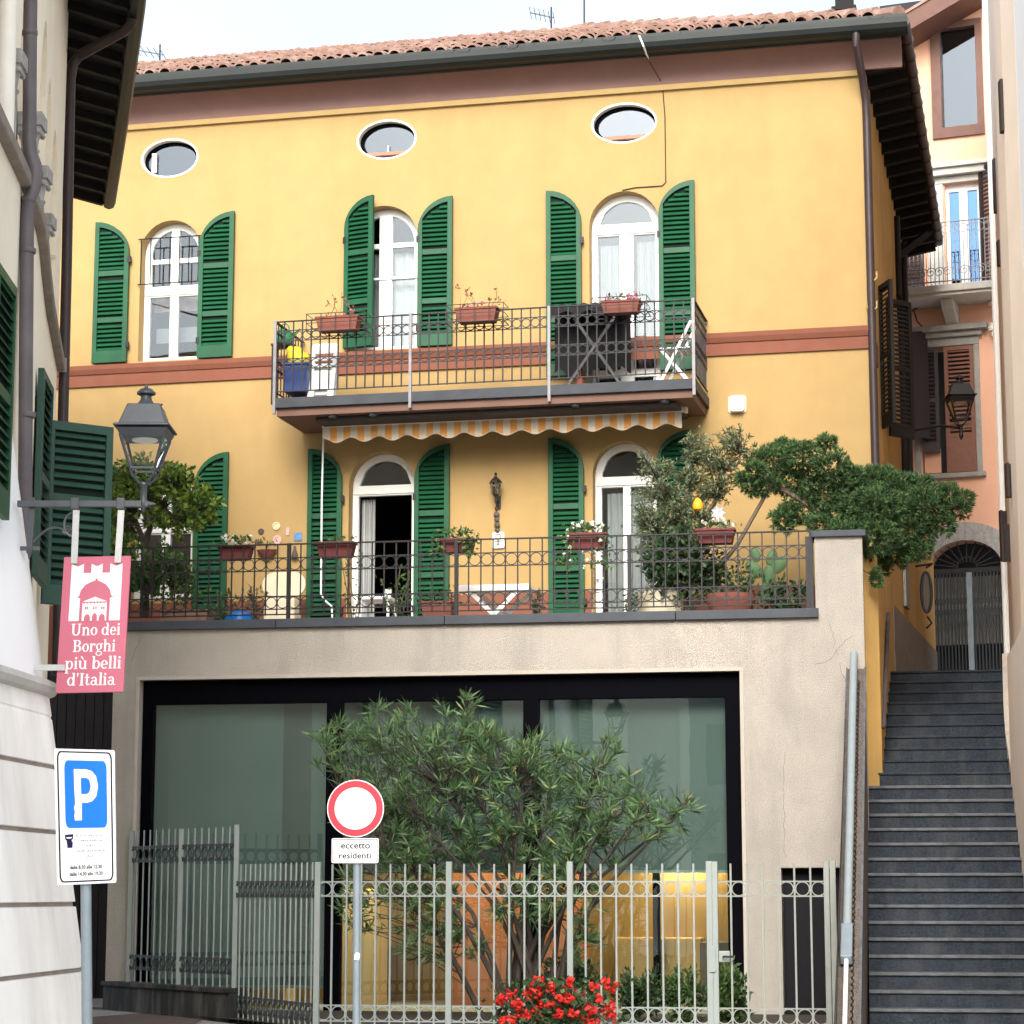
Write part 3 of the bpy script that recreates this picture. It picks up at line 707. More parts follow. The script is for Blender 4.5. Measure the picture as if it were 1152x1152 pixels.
# shutters
def shut(xa, xb, zt, zb, tall, y=-.03, rot=None, rails=(.30, .63)):
    fr, sl = shutter_mb(xa, xb, zb, zt, y, tall, rails=rails)
    hgs = []
    hx_ = xb if tall == 'L' else xa
    for k in (.12, .72):
        hg = MB(); hgs.append(hg); z = zb + (zt - zb) * k; hg.box(hx_ - .015, hx_ + .03, y - .05, y - .01, z - .04, z + .04)
    if rot:
        c, s = math.cos(rot), math.sin(rot)
        for m in [fr, sl, fr.back] + hgs: m.xform(lambda v: (xa + (v.x - xa) * c + (v.y - y) * s, y - (v.x - xa) * s + (v.y - y) * c, v.z))
    o = house.part('shutter', fr, 'green', bevel=.004)
    house.part('louvre_panel', sl, 'green', o); house.part('louvre_gap_shade', fr.back, 'louvre_shade', o)
    for h in hgs: house.part('hinge', h, 'iron', o)
def S2(pl, pr, yt, yb, tall, **k): shut(hx(pl, (yt + yb) / 2), hx(pr, (yt + yb) / 2), hz((pl + pr) / 2, yt), hz((pl + pr) / 2, yb), tall, **k)
S2(107.5, 146, 250.5, 409, 'L'); S2(225, 264, 240, 403, 'R')
S2(389, 424.5, 224, 392, 'R', y=-.02, rot=R(14)); S2(471, 510, 223, 390, 'R')
S2(615.5, 655, 215, 424, 'L'); S2(742, 783, 205, 417, 'R')
S2(111, 148, 520, 690, 'L'); S2(219.5, 257, 510, 697, 'R')
S2(347, 385.5, 505, 713, 'L'); S2(467, 506.5, 501, 711, 'R')
S2(618, 658, 493, 704, 'L'); S2(740, 779, 485, 698, 'R')
# side shutters seen edge on
def side_leaf(y0, ang, z0, z1, wd=.42, n=.045):
    fr, sl = shutter_mb(0, wd, z0, z1, 0, None, rails=(.5,)); a = R(ang)
    for m in (fr, sl): m.xform(lambda v: (.03 + v.x * math.sin(a) - v.y * math.cos(a), y0 + v.x * math.cos(a) + v.y * math.sin(a), v.z))
    o = house.part('side_shutter', fr, 'shutter_dark'); house.part('louvre_panel', sl, 'shutter_dark', o)
side_leaf(2.3, 155, 7.55, 9.45); side_leaf(3.3, 40, 7.65, 9.55, .46)
# cable on the facade
cb = MB(); pts = [HF.p(x, y, -.50) for x, y in ((720, 43), (722, 50), (725, 60))] + [HF.p(x, y, -.012) for x, y in ((745, 94), (748, 130), (749, 205), (745, 209), (715, 211), (700, 214))]
cb.tube(pts, .006, 5); house.part('facade_cable', cb, 'iron')
cb = MB(); pts = [HF.p(x, y, -.60) for x, y in ((719, 40), (724, 52))] + [HF.p(729, 66, -.4)]; cb.tube(pts, .012, 5); house.part('roof_cable', cb, 'white_reveal')
# ------------------------------------------------------------------ balcony
BY = -1.15; bx0, bx1 = hx(309, 446, BY), hx(781, 430, BY); bzt = (hz(310, 446, BY) + hz(781, 428, BY)) / 2
sb = MB(); sb.box(bx0 - .02, bx1 + .02, BY - .02, -.002, bzt - .125, bzt); bal = house.part('balcony', sb, 'slab_grey', bevel=.006)
sb = MB(); sb.box(bx0 + .02, bx1 - .02, BY + .03, -.004, bzt - .22, bzt - .127); house.part('balcony_soffit', sb, 'slab_brown', bal)
zt = (hz(310, 363, BY) + hz(781, 336, BY)) / 2; z_ = lambda y: hz(781, y, BY)
bands = [(zt - .115 - .13, zt - .115), (zt - .60 - .0, zt - .60 + .13)]
pts = [hx(462, 400, BY), hx(618, 390, BY)]; xs = [bx0, pts[0], pts[1], bx1]
for a, b in zip(xs, xs[1:]):
    rp = MB(); rail_panel(rp, (a, BY), (b, BY), (bzt + .07, zt), bands, .118, bar=.015, ringt=.0075); rp.beam((a, BY, zt), (b, BY, zt), .035, .012); rp.beam((a, BY, bzt + .08), (b, BY, bzt + .08), .02, .012)
    house.part('railing_panel', rp, 'iron', bal)
for x in (bx0, bx1):
    rp = MB(); rail_panel(rp, (x, BY), (x, -.02), (bzt + .07, zt), bands, .118); rp.beam((x, BY, zt), (x, -.02, zt), .035, .012); rp.beam((x, BY, bzt + .08), (x, -.02, bzt + .08), .02, .012)
    house.part('railing_panel', rp, 'iron', bal)
for x in xs:
    rp = MB(); rp.beam((x, BY - .012, bzt - .2), (x, BY - .012, zt + .01), .035, .035); house.part('railing_post', rp, 'iron_grey', bal)
for px in (378, 423, 650, 750):
    q = HF.p(px, 463, -.9); l = MB(); l.lathe((q.x, -1.04, bzt - .255), [(.05, 0), (.06, .02), (.06, .034)], 10); house.part('soffit_fitting', l, 'slab_grey', bal)
# ------------------------------------------------------------------ awning
AY = -.62; ax0, ax1 = hx(364, 480, AY), hx(767, 464, AY); az = (hz(365, 474, AY) + hz(767, 458, AY)) / 2
aw = Thing('awning', 'orange and beige striped awning with a scalloped edge rolled up under the balcony', 'awning', HF, (ax0, -.3, az))
m = MB(); m.box(ax0 + .0, ax1 + .0, AY - .36, -.10, bzt - .275, bzt - .222); aw.part('cassette', m, 'awning_case', bevel=.02)
m = MB(); m.box(ax0 - .02, ax1 + .02, AY - .02, AY + .055, az - .07, az); aw.part('front_bar', m, 'white_reveal', bevel=.01)
n = 300; m = MB(); vs = []
def scal(x):
    t = (x - ax0) / (ax1 - ax0) * 12.5; return az - .235 + .030 * math.cos(2 * math.pi * t)
for i in range(n + 1):
    x = ax0 + (ax1 - ax0) * i / n; ya = AY - .01 + .008 * math.sin(x * 16); vs += [(x, ya, scal(x)), (x, ya - .004, (scal(x) + az) / 2), (x, AY - .005, az - .06)]
m.add(vs, [(3 * i + k, 3 * i + 3 + k, 3 * i + 4 + k, 3 * i + 1 + k) for i in range(n) for k in (0, 1)]); aw.part('valance', m, 'awning_stripe', smooth=True)
m = MB(); m.tube([(ax0 + (ax1 - ax0) * i / n, AY - .012 + .008 * math.sin((ax0 + (ax1 - ax0) * i / n) * 16), scal(ax0 + (ax1 - ax0) * i / n)) for i in range(n + 1)], .006, 4); aw.part('valance_hem', m, 'awning_beige')
m = MB(); m.box(ax1 + .02, ax1 + .06, AY - .0, AY + .12, az - .07, az + .10); aw.part('end_bracket', m, 'white_reveal', bevel=.01)
m = MB(); m.box(ax0 - .06, ax0 - .02, AY + .1, AY + .2, az, az + .10); aw.part('end_bracket', m, 'white_reveal', bevel=.01)
m = MB(); q = [HF.p(x, y, -.30) for x, y in ((364, 482), (362, 560), (361, 668), (366, 676), (373, 682), (374, 697))]; m.tube(q, .012, 6); aw.part('crank_rod', m, 'white_plastic', smooth=True)
# ------------------------------------------------------------------ terrace building
def lx(px, py, y=0): return LF.p(px, py, y).x
def lz(px, py, y=0): return LF.p(px, py, y).z
LXL = -8.40; zl1 = lz(915, 684, -.05); zl0 = lz(915, 694.5, -.05); wx0, wx1, wz1 = -8.09, -1.337, 3.976
pxl = lx(917, 650); zpier = lz(950, 604); dxa = lx(880, 1050); dz = lz(905, 976); TZ = 4.40
tb = Thing('terrace_building', 'grey pebble dashed terrace building with large black framed shop windows below the balustrade', 'building', LF, (LXL, 0, 0))
wl = MB(); wl.plate([[(LXL, 0), (0, 0), (0, zpier), (pxl, zpier), (pxl, zl0), (LXL, zl0)], list(reversed(rect_loop(wx0, wx1, .12, wz1))), list(reversed(rect_loop(dxa, -.10, .02, dz)))], 0, .34)
tb.part('front_wall', wl, 'concrete')
tr = MB(); t = .035
tr.plate([rect_loop(wx0 - t, wx1 + t, .10, wz1 + t), list(reversed(rect_loop(wx0 + .004, wx1 - .004, .11, wz1 - .004)))], -.012, .10); tb.part('window_surround', tr, 'concrete_smooth')
bk = MB(); bk.box(LXL, LXL + .30, .342, 3.2, 0, zl0 - .02); tb.part('end_wall', bk, 'concrete')
ld = MB(); xe = lx(921, 688, -.05)
cuts = [LXL - .05, lx(310, 695, -.05), lx(500, 691, -.05), lx(760, 688, -.05), xe]
for a, b in zip(cuts, cuts[1:]): ld.box(a + .003, b - .003, -.06, .36, zl0, zl1)
tb.part('coping', ld, 'slate', bevel=.006)
cp = MB(); cp.box(pxl - .03, .04, -.05, .40, zpier + .001, zpier + .07); cp.box(-.34, .04, .402, 2.2, zpier + .001, zpier + .07); tb.part('planter_coping', cp, 'slate', bevel=.006)
cp = MB(); cp.box(pxl, pxl + .14, .345, 1.9, TZ, zpier - .005); cp.box(pxl + .142, -.33, 1.76, 1.9, TZ, zpier - .005); tb.part('planter_wall', cp, 'concrete_smooth')
so_ = MB(); so_.box(pxl + .143, -.34, .345, 1.755, zpier - .5, zpier - .08); tb.part('planter_soil', so_, 'soil')
fl = MB(); q = [LF.loc(*HF.w((x, -.0, 0)).to_2d()) for x in (-9.6, .1)]
prism_z(fl, [[(LXL + .305, .362), (-.36, .362), (-.2, 2.55), (LXL + .305, 3.25)]], 4.1, TZ); tb.part('terrace_floor', fl, 'concrete_smooth')
# yellow flank towards the stairs
def wpoly(pts, z0, z1, th=-.3):
    m = MB()
    for (a, b) in zip(pts, pts[1:]):
        A, B = Vector((*a, 0)), Vector((*b, 0)); n = Vector((-(B - A).y, (B - A).x, 0)).normalized() * abs(th)
        m.hexa([(A.x, A.y, z0), (B.x, B.y, z0), (B.x + n.x, B.y + n.y, z0), (A.x + n.x, A.y + n.y, z0), (A.x, A.y, z1), (B.x, B.y, z1), (B.x + n.x, B.y + n.y, z1), (A.x + n.x, A.y + n.y, z1)])
    return m
def toL(m): return m.xform(lambda v: (*LF.loc(v.x, v.y), v.z))
P = lambda px, d: (atd(px, 800, d).x, d)
fw = toL(wpoly([P(973, 25.02), P(974.2, 25.68), P(991, 25.86), P(997.5, 27.7)], 0, zpier)); tb.part('flank_wall', fw, 'yellow_side')
fw = toL(wpoly([P(997.6, 27.71), P(1004, 29.2), P(1008, 31)], 0, 6.3)); tb.part('flank_wall', fw, 'yellow_side')
fp = toL(wpoly([(P(992, 26.2)[0] + .016, 26.2), (P(1003.2, 29.1)[0] + .016, 29.1)], 2.6, 3.35, -.015)); 
# shop window
mp = MB(); yf = .12; ztop = lz(590, 787.5, yf + .05)
mp.plate([rect_loop(wx0 + .005, wx1 - .005, .125, wz1 - .005)] + [list(reversed(rect_loop(lx(a, 800, yf), lx(b, 800, yf), .30, ztop))) for a, b in ((172.5, 367.5), (385, 588.5), (606, 815.5))], yf, yf + .12)
swn = tb.part('shop_window', mp, 'black_frame', bevel=.006)
for k, (a, b) in enumerate(((172.5, 367.5), (385, 588.5), (606, 815.5))):
    x0, x1 = lx(a, 800, yf) - .02, lx(b, 800, yf) + .02
    m = MB(); m.box(x0, x1, yf + .05, yf + .062, .28, ztop + .02); tb.part('pane', m, 'glass_shop', swn)
    zb_ = (lz(270, 1108, .4), lz(480, 979, .4), lz(700, 979, .4))[k]
    m = MB()
    strips = ((0, .71, 'blind_dark'), (.70, .87, 'blind'), (.86, 1, 'blind_dark')) if k == 0 else ((0, .23, 'blind'), (.22, .73, 'blind_pale'), (.72, 1, 'blind')) if k == 1 else ((0, .47, 'blind_pale'), (.46, .74, 'blind'), (.73, 1, 'blind_pale'))
    for i, (s0, s1, mm) in enumerate(strips):
        m = MB(); xa, xb = x0 - .05 + (x1 - x0 + .1) * s0, x0 - .05 + (x1 - x0 + .1) * s1
        n = 8; vs = []
        for j in range(n + 1):
            x = xa + (xb - xa) * j / n; vs += [(x, .36 + .05 * (i == 1) + .006 * math.sin(x * 9), zb_), (x, .36 + .05 * (i == 1) + .006 * math.sin(x * 9), ztop + .15)]
        m.add(vs, [(2 * j, 2 * j + 2, 2 * j + 3, 2 * j + 1) for j in range(n)])
        tb.part('roller_blind', m, mm, swn)
    m = MB(); m.box(x0 - .04, x1 + .04, .345, .425, zb_ - .03, zb_); tb.part('blind_bar', m, 'fence_paint', swn)
dd = MB(); dd.box(dxa + .005, -.105, .20, .25, .03, dz - .005)
for k in range(3): dd.box(dxa + .04 + k * .16, dxa + .16 + k * .16, .185, .199, .2, dz - .12)
tb.part('service_door', dd, 'dark_door')
ck = MB()
for line in (((884, 845), (882, 870), (881, 900), (883, 918), (882, 940), (884, 974)), ((933, 700), (937, 712), (939, 728), (944, 740)), ((944, 745), (952, 770), (958, 800)), ((958, 716), (950, 722), (930, 745), (912, 748)), ((160, 716), (152, 730), (148, 748)), ((300, 700), (302, 712))):
    pts = [LF.p(x, y, -.001) for x, y in line]; fine = []
    for a, b in zip(pts, pts[1:]):
        for k in range(4): fine.append(a.lerp(b, k / 4) + Vector((rnd.uniform(-.012, .012), 0, 0)))
    ck.tube(fine, .0035, 4)
tb.part('wall_crack', ck, 'stone_beam')
# room behind the shop window
rm = MB(); rm.box(LXL + .305, -.6, 4.2, 4.3, .1, 3.98); rm.box(LXL + .305, -.6, .5, 4.19, 4.0, 4.05); rm.box(-.70, -.6, .35, 4.19, .1, 3.99); rm.box(LXL + .303, LXL + .36, .36, 4.19, .1, 3.99)
tb.part('room_walls', rm, 'room_wall')
m = MB(); m.box(LXL + .37, -.71, .37, 4.19, .05, .14); tb.part('room_floor', m, 'room_floor')
m = MB(); a, b = lx(505, 1020, 1.7), lx(662, 1020, 1.7); m.box(a, b, 1.7, 1.8, .15, 2.9); tb.part('partition', m, 'room_orange')
def inroom(name, label, cat, x0p, x1p, y0p, y1p, y, dep, mm, extra=None):
    x0, x1 = lx(x0p, y1p, y), lx(x1p, y1p, y); zt = lz(x0p, y0p, y); T = Thing(name, label, cat, LF, ((x0 + x1) / 2, y + dep / 2, .145))
    m = MB(); m.box(x0, x1, y, y + dep, .145, zt); T.part('carcass', m, mm, bevel=.01)
    n = max(2, round((x1 - x0) / .45)); m = MB()
    for k in range(n):
        u0 = x0 + (x1 - x0) * k / n + .012; u1 = x0 + (x1 - x0) * (k + 1) / n - .012; m.box(u0, u1, y - .02, y - .001, .2, zt - .03)
    T.part('door_front', m, mm if not extra else extra); return T
inroom('cupboard', 'tall honey coloured cupboard lit up in the shop behind the no vehicles sign', 'cupboard', 384, 425, 1000, 1130, 1.5, .5, 'cabinet')
inroom('cupboard', 'low wooden sideboard on the shop floor under the lit yellow wall', 'sideboard', 692, 790, 1055, 1130, 2.4, .5, 'cabinet')
inroom('counter', 'dark brown counter in the shop next to the garden gate', 'counter', 788, 835, 1060, 1130, 1.7, .5, 'cabinet_dark')
inroom('box', 'pale cardboard box on the shop floor behind the tight railings', 'box', 268, 322, 1109, 1140, .7, .4, 'cabinet')
m = MB(); q = LF.p(738, 1000, 2.2); m.box(q.x - .04, q.x + .04, 2.2, 2.28, .145, 3.98); tb.part('room_column', m, 'black_frame')
m = MB(); q = LF.p(748, 1000, 3.2); m.box(q.x - .06, q.x + .06, 3.2, 3.28, lz(748, 1060, 3.2), 3.98); tb.part('room_column', m, 'black_frame')
for i, (px, y, dz_) in enumerate(((405, 1.1, 2.25), (560, 1.0, 2.35), (770, 2.6, 2.12), (690, 1.1, 2.45))):
    q = LF.p(px, 1000, y); T = Thing('ceiling_lamp', ['lit lamp hanging in the shop above the honey cupboard', 'lit lamp hanging in the shop in front of the orange wall', 'lit lamp glowing over the bright yellow back wall of the shop', 'lit lamp hanging in the shop between the orange wall and the yellow wall'][i], 'lamp', LF, (q.x, y, dz_), 'lit lamps hanging in the shop')
    m = MB(); m.box(q.x - .28, q.x + .28, y - .06, y + .06, dz_, dz_ + .03); T.part('light_tube', m, 'room_lamp')
    m = MB(); m.box(q.x - .30, q.x + .30, y - .08, y + .08, dz_ + .031, dz_ + .07); m.tube([(q.x, y, dz_ + .07), (q.x, y, 3.99)], .008, 5); T.part('housing', m, 'fence_paint')

# ------------------------------------------------------------------ terrace railing
RY = .05; rz1 = (lz(147, 617, RY) + lz(915, 597, RY)) / 2; zz = lambda y: lz(610, y, RY)
rail = Thing('terrace_railing', 'long wrought iron terrace railing with two rows of rings along the slate coping', 'railing', LF, (-4.2, RY, zl1))
bands = [(rz1 - .30, rz1 - .155), (rz1 - .735, rz1 - .59)]
pxs = [lx(p, 640, RY) for p in (134, 325, 513.5, 708, 913)]
for a, b in zip(pxs, pxs[1:]):
    m = MB(); rail_panel(m, (a, RY), (b, RY), (zl1 + .05, rz1), bands, .1335, bar=.014, rail=.018, ringt=.0065)
    m.beam((a, RY, rz1), (b, RY, rz1), .04, .014); m.beam((a, RY, zl1 + .06), (b, RY, zl1 + .06), .02, .014); rail.part('railing_panel', m, 'iron')
for x in pxs:
    m = MB(); m.beam((x, RY, zl1 + .001), (x, RY, rz1 + .01), .042, .042); rail.part('post', m, 'iron', bevel=.003)
m = MB(); m.box(pxl - .10, pxl - .04, RY - .02, RY + .05, zl1 + .001, zpier + .02); rail.part('end_plate', m, 'iron')
# ------------------------------------------------------------------ garden fence
fzt, fb = 1.885, [(1.575, 1.71), (.41, .555)]
fxs = [FF.p(p, 1050).x for p in (357, 505, 641.5, 798.5)]
def gzF(x, y=0): q = FF.w((x, y, 0)); return gz(q.y)
def fence_panel(T, a, b, name='railing_panel', z0=.22, sp=.14, mm='fence_paint'):
    m = MB(); rail_panel(m, a, b, (z0, fzt - .01), fb, sp, bar=.0175, rail=.018, ringt=.0068); return T.part(name, m, mm)
fence = Thing('garden_fence', 'pale grey railing fence with rings between flat topped bars in front of the oleander', 'fence', FF, (-2.5, 0, .15))
for a, b in zip(fxs, fxs[1:]): fence_panel(fence, (a, 0), (b, 0))
for x in fxs:
    m = MB(); m.box(x - .028, x + .028, -.028, .028, .14, fzt + .012); fence.part('post', m, 'fence_paint', bevel=.004)
m = MB(); m.box(fxs[0] - .1, .12, -.09, .09, .0, .19); fence.part('plinth', m, 'plinth_wet')
gate = Thing('garden_gate', 'pale grey railing gate with a lock box and lever handle beside the stairs', 'gate', FF, (-.6, 0, .2))
ga, gb_ = FF.p(805, 1050).x, FF.p(931, 1050).x
fence_panel(gate, (ga, 0), (gb_, 0), mm='fence_old', z0=.26)
for x in (ga, gb_):
    m = MB(); m.box(x - .026, x + .026, -.026, .026, .24, fzt + .008); gate.part('gate_stile', m, 'fence_paint' if x == ga else 'fence_old', bevel=.004)
m = MB(); q = FF.p(814, 1076); m.box(ga + .03, q.x + .06, -.04, .03, q.z - .05, q.z + .05); gate.part('lock_box', m, 'fence_paint', bevel=.004)
m = MB(); m.tube([(q.x, -.04, q.z), (q.x, -.09, q.z), (q.x + .10, -.09, q.z)], .01, 6); gate.part('handle', m, 'iron', smooth=True)
m = MB(); m.box(ga - .06, ga - .0, -.045, -.028, q.z - .14, q.z + .10); gate.part('strike_plate', m, 'fence_paint')
m = MB(); x = FF.p(938.5, 1050).x; m.box(x - .03, x + .025, -.03, .03, .14, fzt + .012); gate.part('gate_post', m, 'fence_old', bevel=.004)
# oblique left fence
J0 = FF.w((fxs[0], 0, 0)).to_2d(); J1 = atd(265.5, 1000, 24.55).to_2d(); J2 = atd(147, 1000, 26.25).to_2d(); JM = J1.lerp(J2, .51)
side = Thing('side_fence', 'pale grey railing fence with dark ring bands stepping up onto the dark plinth wall', 'fence', WF, (J1.x, J1.y, .2))
m = MB(); rail_panel(m, J0, J1, (.2, fzt + .01), fb, .132, bar=.010, rail=.022, ringt=.014, rail_h=1.3); side.part('railing_panel', m, 'fence_dark')
m = MB(); rail_panel(m, J0, J1, (.2, fzt + .012), [], .132, bar=.0145); side.part('bar_row', m, 'fence_paint')
tz = atd(265, 930, 24.55).z; b1 = (atd(265, 966.5, 24.55).z, atd(265, 950, 24.55).z); b2 = (atd(265, 1095, 24.55).z, atd(265, 1080, 24.55).z)
for a, b in ((J1, JM), (JM, J2)):
    m = MB(); rail_panel(m, a, b, (b2[0] - .18, tz), [b1, b2], .137, bar=.010, rail=.022, ringt=.014, rail_h=1.3); side.part('railing_panel', m, 'fence_dark')
    m = MB(); rail_panel(m, a, b, (b2[0] - .19, tz + .002), [], .137, bar=.0145); side.part('bar_row', m, 'fence_paint')
for p, z1 in ((J1, tz + .02), (JM, tz), (J2, tz)):
    m = MB(); m.beam((p.x, p.y, b2[0] - .25), (p.x, p.y, z1), .05, .05); side.part('post', m, 'fence_paint')
pw = Thing('plinth_wall', 'low dark stained concrete wall under the raised part of the side fence', 'wall', WF, (JM.x, JM.y, .2))
d_ = (J2 - J1).normalized(); nn = Vector((-d_.y, d_.x)) * .12; E = J2 + d_ * .35; zt = atd(258, 1117, 24.5).z
m = MB(); A = [J1 - nn - d_ * .1, E - nn, E + nn, J1 + nn - d_ * .1]
m.hexa([(p.x, p.y, .1) for p in A] + [(p.x, p.y, zt) for p in A]); pw.part('wall', m, 'plinth_wet', bevel=.01)
m = MB(); A = [J1 - nn * 1.25 - d_ * .1, E - nn * 1.25, E + nn * 1.25, J1 + nn * 1.25 - d_ * .1]; m.hexa([(p.x, p.y, zt + .001) for p in A] + [(p.x, p.y, zt + .05) for p in A]); pw.part('coping', m, 'plinth_wet', bevel=.006)
gd = MB(); A = [FF.w((fxs[0], .1, 0)), FF.w((.1, .1, 0)), LF.w((-.05, -.02, 0)), LF.w((-7.9, -.02, 0)), Vector((J2.x, J2.y, 0)) ]
gd.add([(p.x, p.y, .345) for p in A], [tuple(range(len(A)))]); struct('garden_ground', gd, 'soil')
# dark wall in the gap at the left
dw = Thing('gap_wall', 'dark brown boarded wall in the narrow gap behind the parking sign', 'wall', WF, (-6.6, 29.3, .3))
m = MB(); a = atd(40, 900, 29.3).x; b = atd(135, 900, 29.3).x
for k in range(9): x0 = a + (b - a) * k / 9; m.box(x0 + .004, x0 + (b - a) / 9 - .004, 29.3, 29.4 + .01 * (k % 2), .2, 4.35)
dw.part('boards', m, 'dark_wall', bevel=.004)
# ------------------------------------------------------------------ stairs
stairs = Thing('staircase', 'steep dark stone staircase of two flights climbing beside the yellow house', 'stairs', WF, (4.4, 25.5, 1.6))
aS = R(-9.0); uS = Vector((math.cos(aS), math.sin(aS))); vS = Vector((-math.sin(aS), math.cos(aS)))
r1, t1 = .1575, .236; Hl = EYE + 1.150; L0 = Vector((P(973, 25.5)[0], 25.5)); 
def rightx(y):
    pts = [(16, 3.90), (20, 4.53), (22, 4.85), (23.4, 5.08), (25.5, 5.404), (26.7, 5.60), (30, 6.30), (34, 7.10), (40, 8.30)]
    for (a, xa), (b, xb) in zip(pts, pts[1:]):
        if y <= b: return xa + (xb - xa) * (y - a) / (b - a)
    return pts[-1][1]
for i in range(19):                                  # lower flight, from the landing down
    z = Hl - i * r1; o = L0 - vS * (i * t1); wd = (rightx(o.y - .3) - o.x + .25) / math.cos(aS)
    m = MB(); dep = t1 + .12 if i else .55
    A = [o + vS * .02, o + vS * .02 + uS * wd, o + vS * dep + uS * wd, o + vS * dep]
    m.hexa([(p.x, p.y, z - r1 - .1) for p in A] + [(p.x, p.y, z - .032) for p in A]); s_ = stairs.part('step', m, 'stair')
    m = MB(); j = rnd.uniform(-.004, .004); A = [o - vS * (.006 + j), o - vS * .006 + uS * wd, o + vS * dep + uS * wd, o + vS * dep]
    m.hexa([(p.x, p.y, z - .031) for p in A] + [(p.x, p.y, z) for p in A]); stairs.part('tread', m, 'stair_nose', s_, bevel=.006)
ru, tu = .156, .345
for i in range(10):
    d0 = 25.83 + i * tu; z = Hl + (i + 1) * ru; xl = P(991.5, 25.8)[0] + (d0 - 25.8) * .199 - .08; dep = tu + .15 if i < 9 else 12.0
    m = MB(); xr = rightx(d0) + .5; dy = (xr - xl) * math.tan(R(-11.5))
    A = [(xl, d0 + .0), (xr, d0 + dy), (xr + dep * .2, d0 + dy + dep), (xl + dep * .2, d0 + dep)]
    m.hexa([(p[0], p[1], z - ru - .1) for p in A] + [(p[0], p[1], z - .026) for p in A]); s_ = stairs.part('step', m, 'stair')
    m = MB(); A = [(xl, d0 - .018), (xr, d0 + dy - .018), (xr + dep * .2, d0 + dy + dep), (xl + dep * .2, d0 + dep)]
    m.hexa([(p[0], p[1], z - .025) for p in A] + [(p[0], p[1], z) for p in A]); stairs.part('tread', m, 'stair', s_, bevel=.005)
# parapet with sloping coping, rope and rail
A0, A1 = Vector((atd(966.5, 1152, 19.7).x, 19.7, atd(966, 1152, 19.7).z)), Vector((atd(973, 760, 24.9).x, 24.9, atd(973, 752, 24.9).z))
dA = (A1 - A0).normalized(); A00 = A0 - dA * 1.6
par = Thing('stair_parapet', 'brown rendered parapet with a sloping top along the lower stairs', 'wall', WF, (A0.x, A0.y, .3))
wv_ = Vector((-.185, .03, 0)); m = MB()
m.hexa([(A00.x, A00.y, .1), (A1.x, A1.y, .1), (A1.x + wv_.x, A1.y, .1), (A00.x + wv_.x, A00.y, .1), A00, A1, A1 + wv_, A00 + wv_]); par.part('parapet_wall', m, 'coping_brown', bevel=.006)
m = MB(); e = Vector((.006, 0, .004)); m.beam(A00 + e, A1 + e, .022, .03); m.beam(A00 + wv_ + Vector((0, 0, .004)), A1 + wv_ + Vector((0, 0, .004)), .016, .02); par.part('edge_strip', m, 'stair_nose')
hr = Thing('stair_handrail', 'thick pale grey handrail with a thin lower end on the stair parapet', 'handrail', WF, (A0.x - .1, A0.y, A0.z))
off = Vector((-.115, 0, .085)); k0, k1 = .17, 1.0
lerp = lambda k: A0.lerp(A1, k)
m = MB(); m.tube([lerp(.185) + off, lerp(1.03) + off], .040, 10); m.sphere(lerp(1.03) + off, .04, 8); hr.part('rail_cover', m, 'galv_pale', smooth=True)
m = MB(); m.beam(lerp(.12) + off, lerp(.20) + off, .10, .09); hr.part('rail_clamp', m, 'galv', bevel=.008)
m = MB(); m.tube([lerp(-.28) + off, lerp(.13) + off], .020, 8); hr.part('thin_rail', m, 'white_plastic', smooth=True)
m = MB()
for k in (-.2, .28, .62, .95): q = lerp(k); m.beam(q + Vector((off.x, 0, -.02)), q + off, .02, .02)
hr.part('rail_support', m, 'galv')
m = MB(); pts = []
for k in range(240):
    t = -.15 + 1.1 * k / 239; a = k * 1.9; pts.append(lerp(t) + Vector((-.062 + .012 * math.cos(a), 0, .012 + .010 * math.sin(a))))
m.tube(pts, .006, 4); single('rope', 'twisted dark rope lying beside the pale handrail on the sloping parapet', 'rope', m, 'iron', WF, lerp(.1))
ur = Thing('upper_handrail', 'dark metal handrail on the yellow wall beside the upper stairs', 'handrail', WF, (P(992, 26.0)[0], 26.0, 3.0))
q0, q1 = atd(993.5, 818, 25.95), atd(999.5, 690, 28.2)
m = MB(); m.tube([q0 + Vector((-.14, -.1, .10)), q0 + Vector((-.13, -.1, .0)), q0, q1], .026, 8); ur.part('rail', m, 'pipe_grey', smooth=True)
m = MB(); m.poly3([q0 + Vector((-.06, 0, .05)), q0 + Vector((-.06, 0, -.05)), q1 + Vector((-.06, 0, -.3)), q1 + Vector((-.06, 0, -.05))], (.01, 0, 0)); ur.part('back_plate', m, 'pipe_grey')
m = MB()
for k in (.1, .5, .9): q = q0.lerp(q1, k); m.tube([q, q + Vector((-.14, 0, -.04))], .012, 5)
ur.part('wall_bracket', m, 'iron')
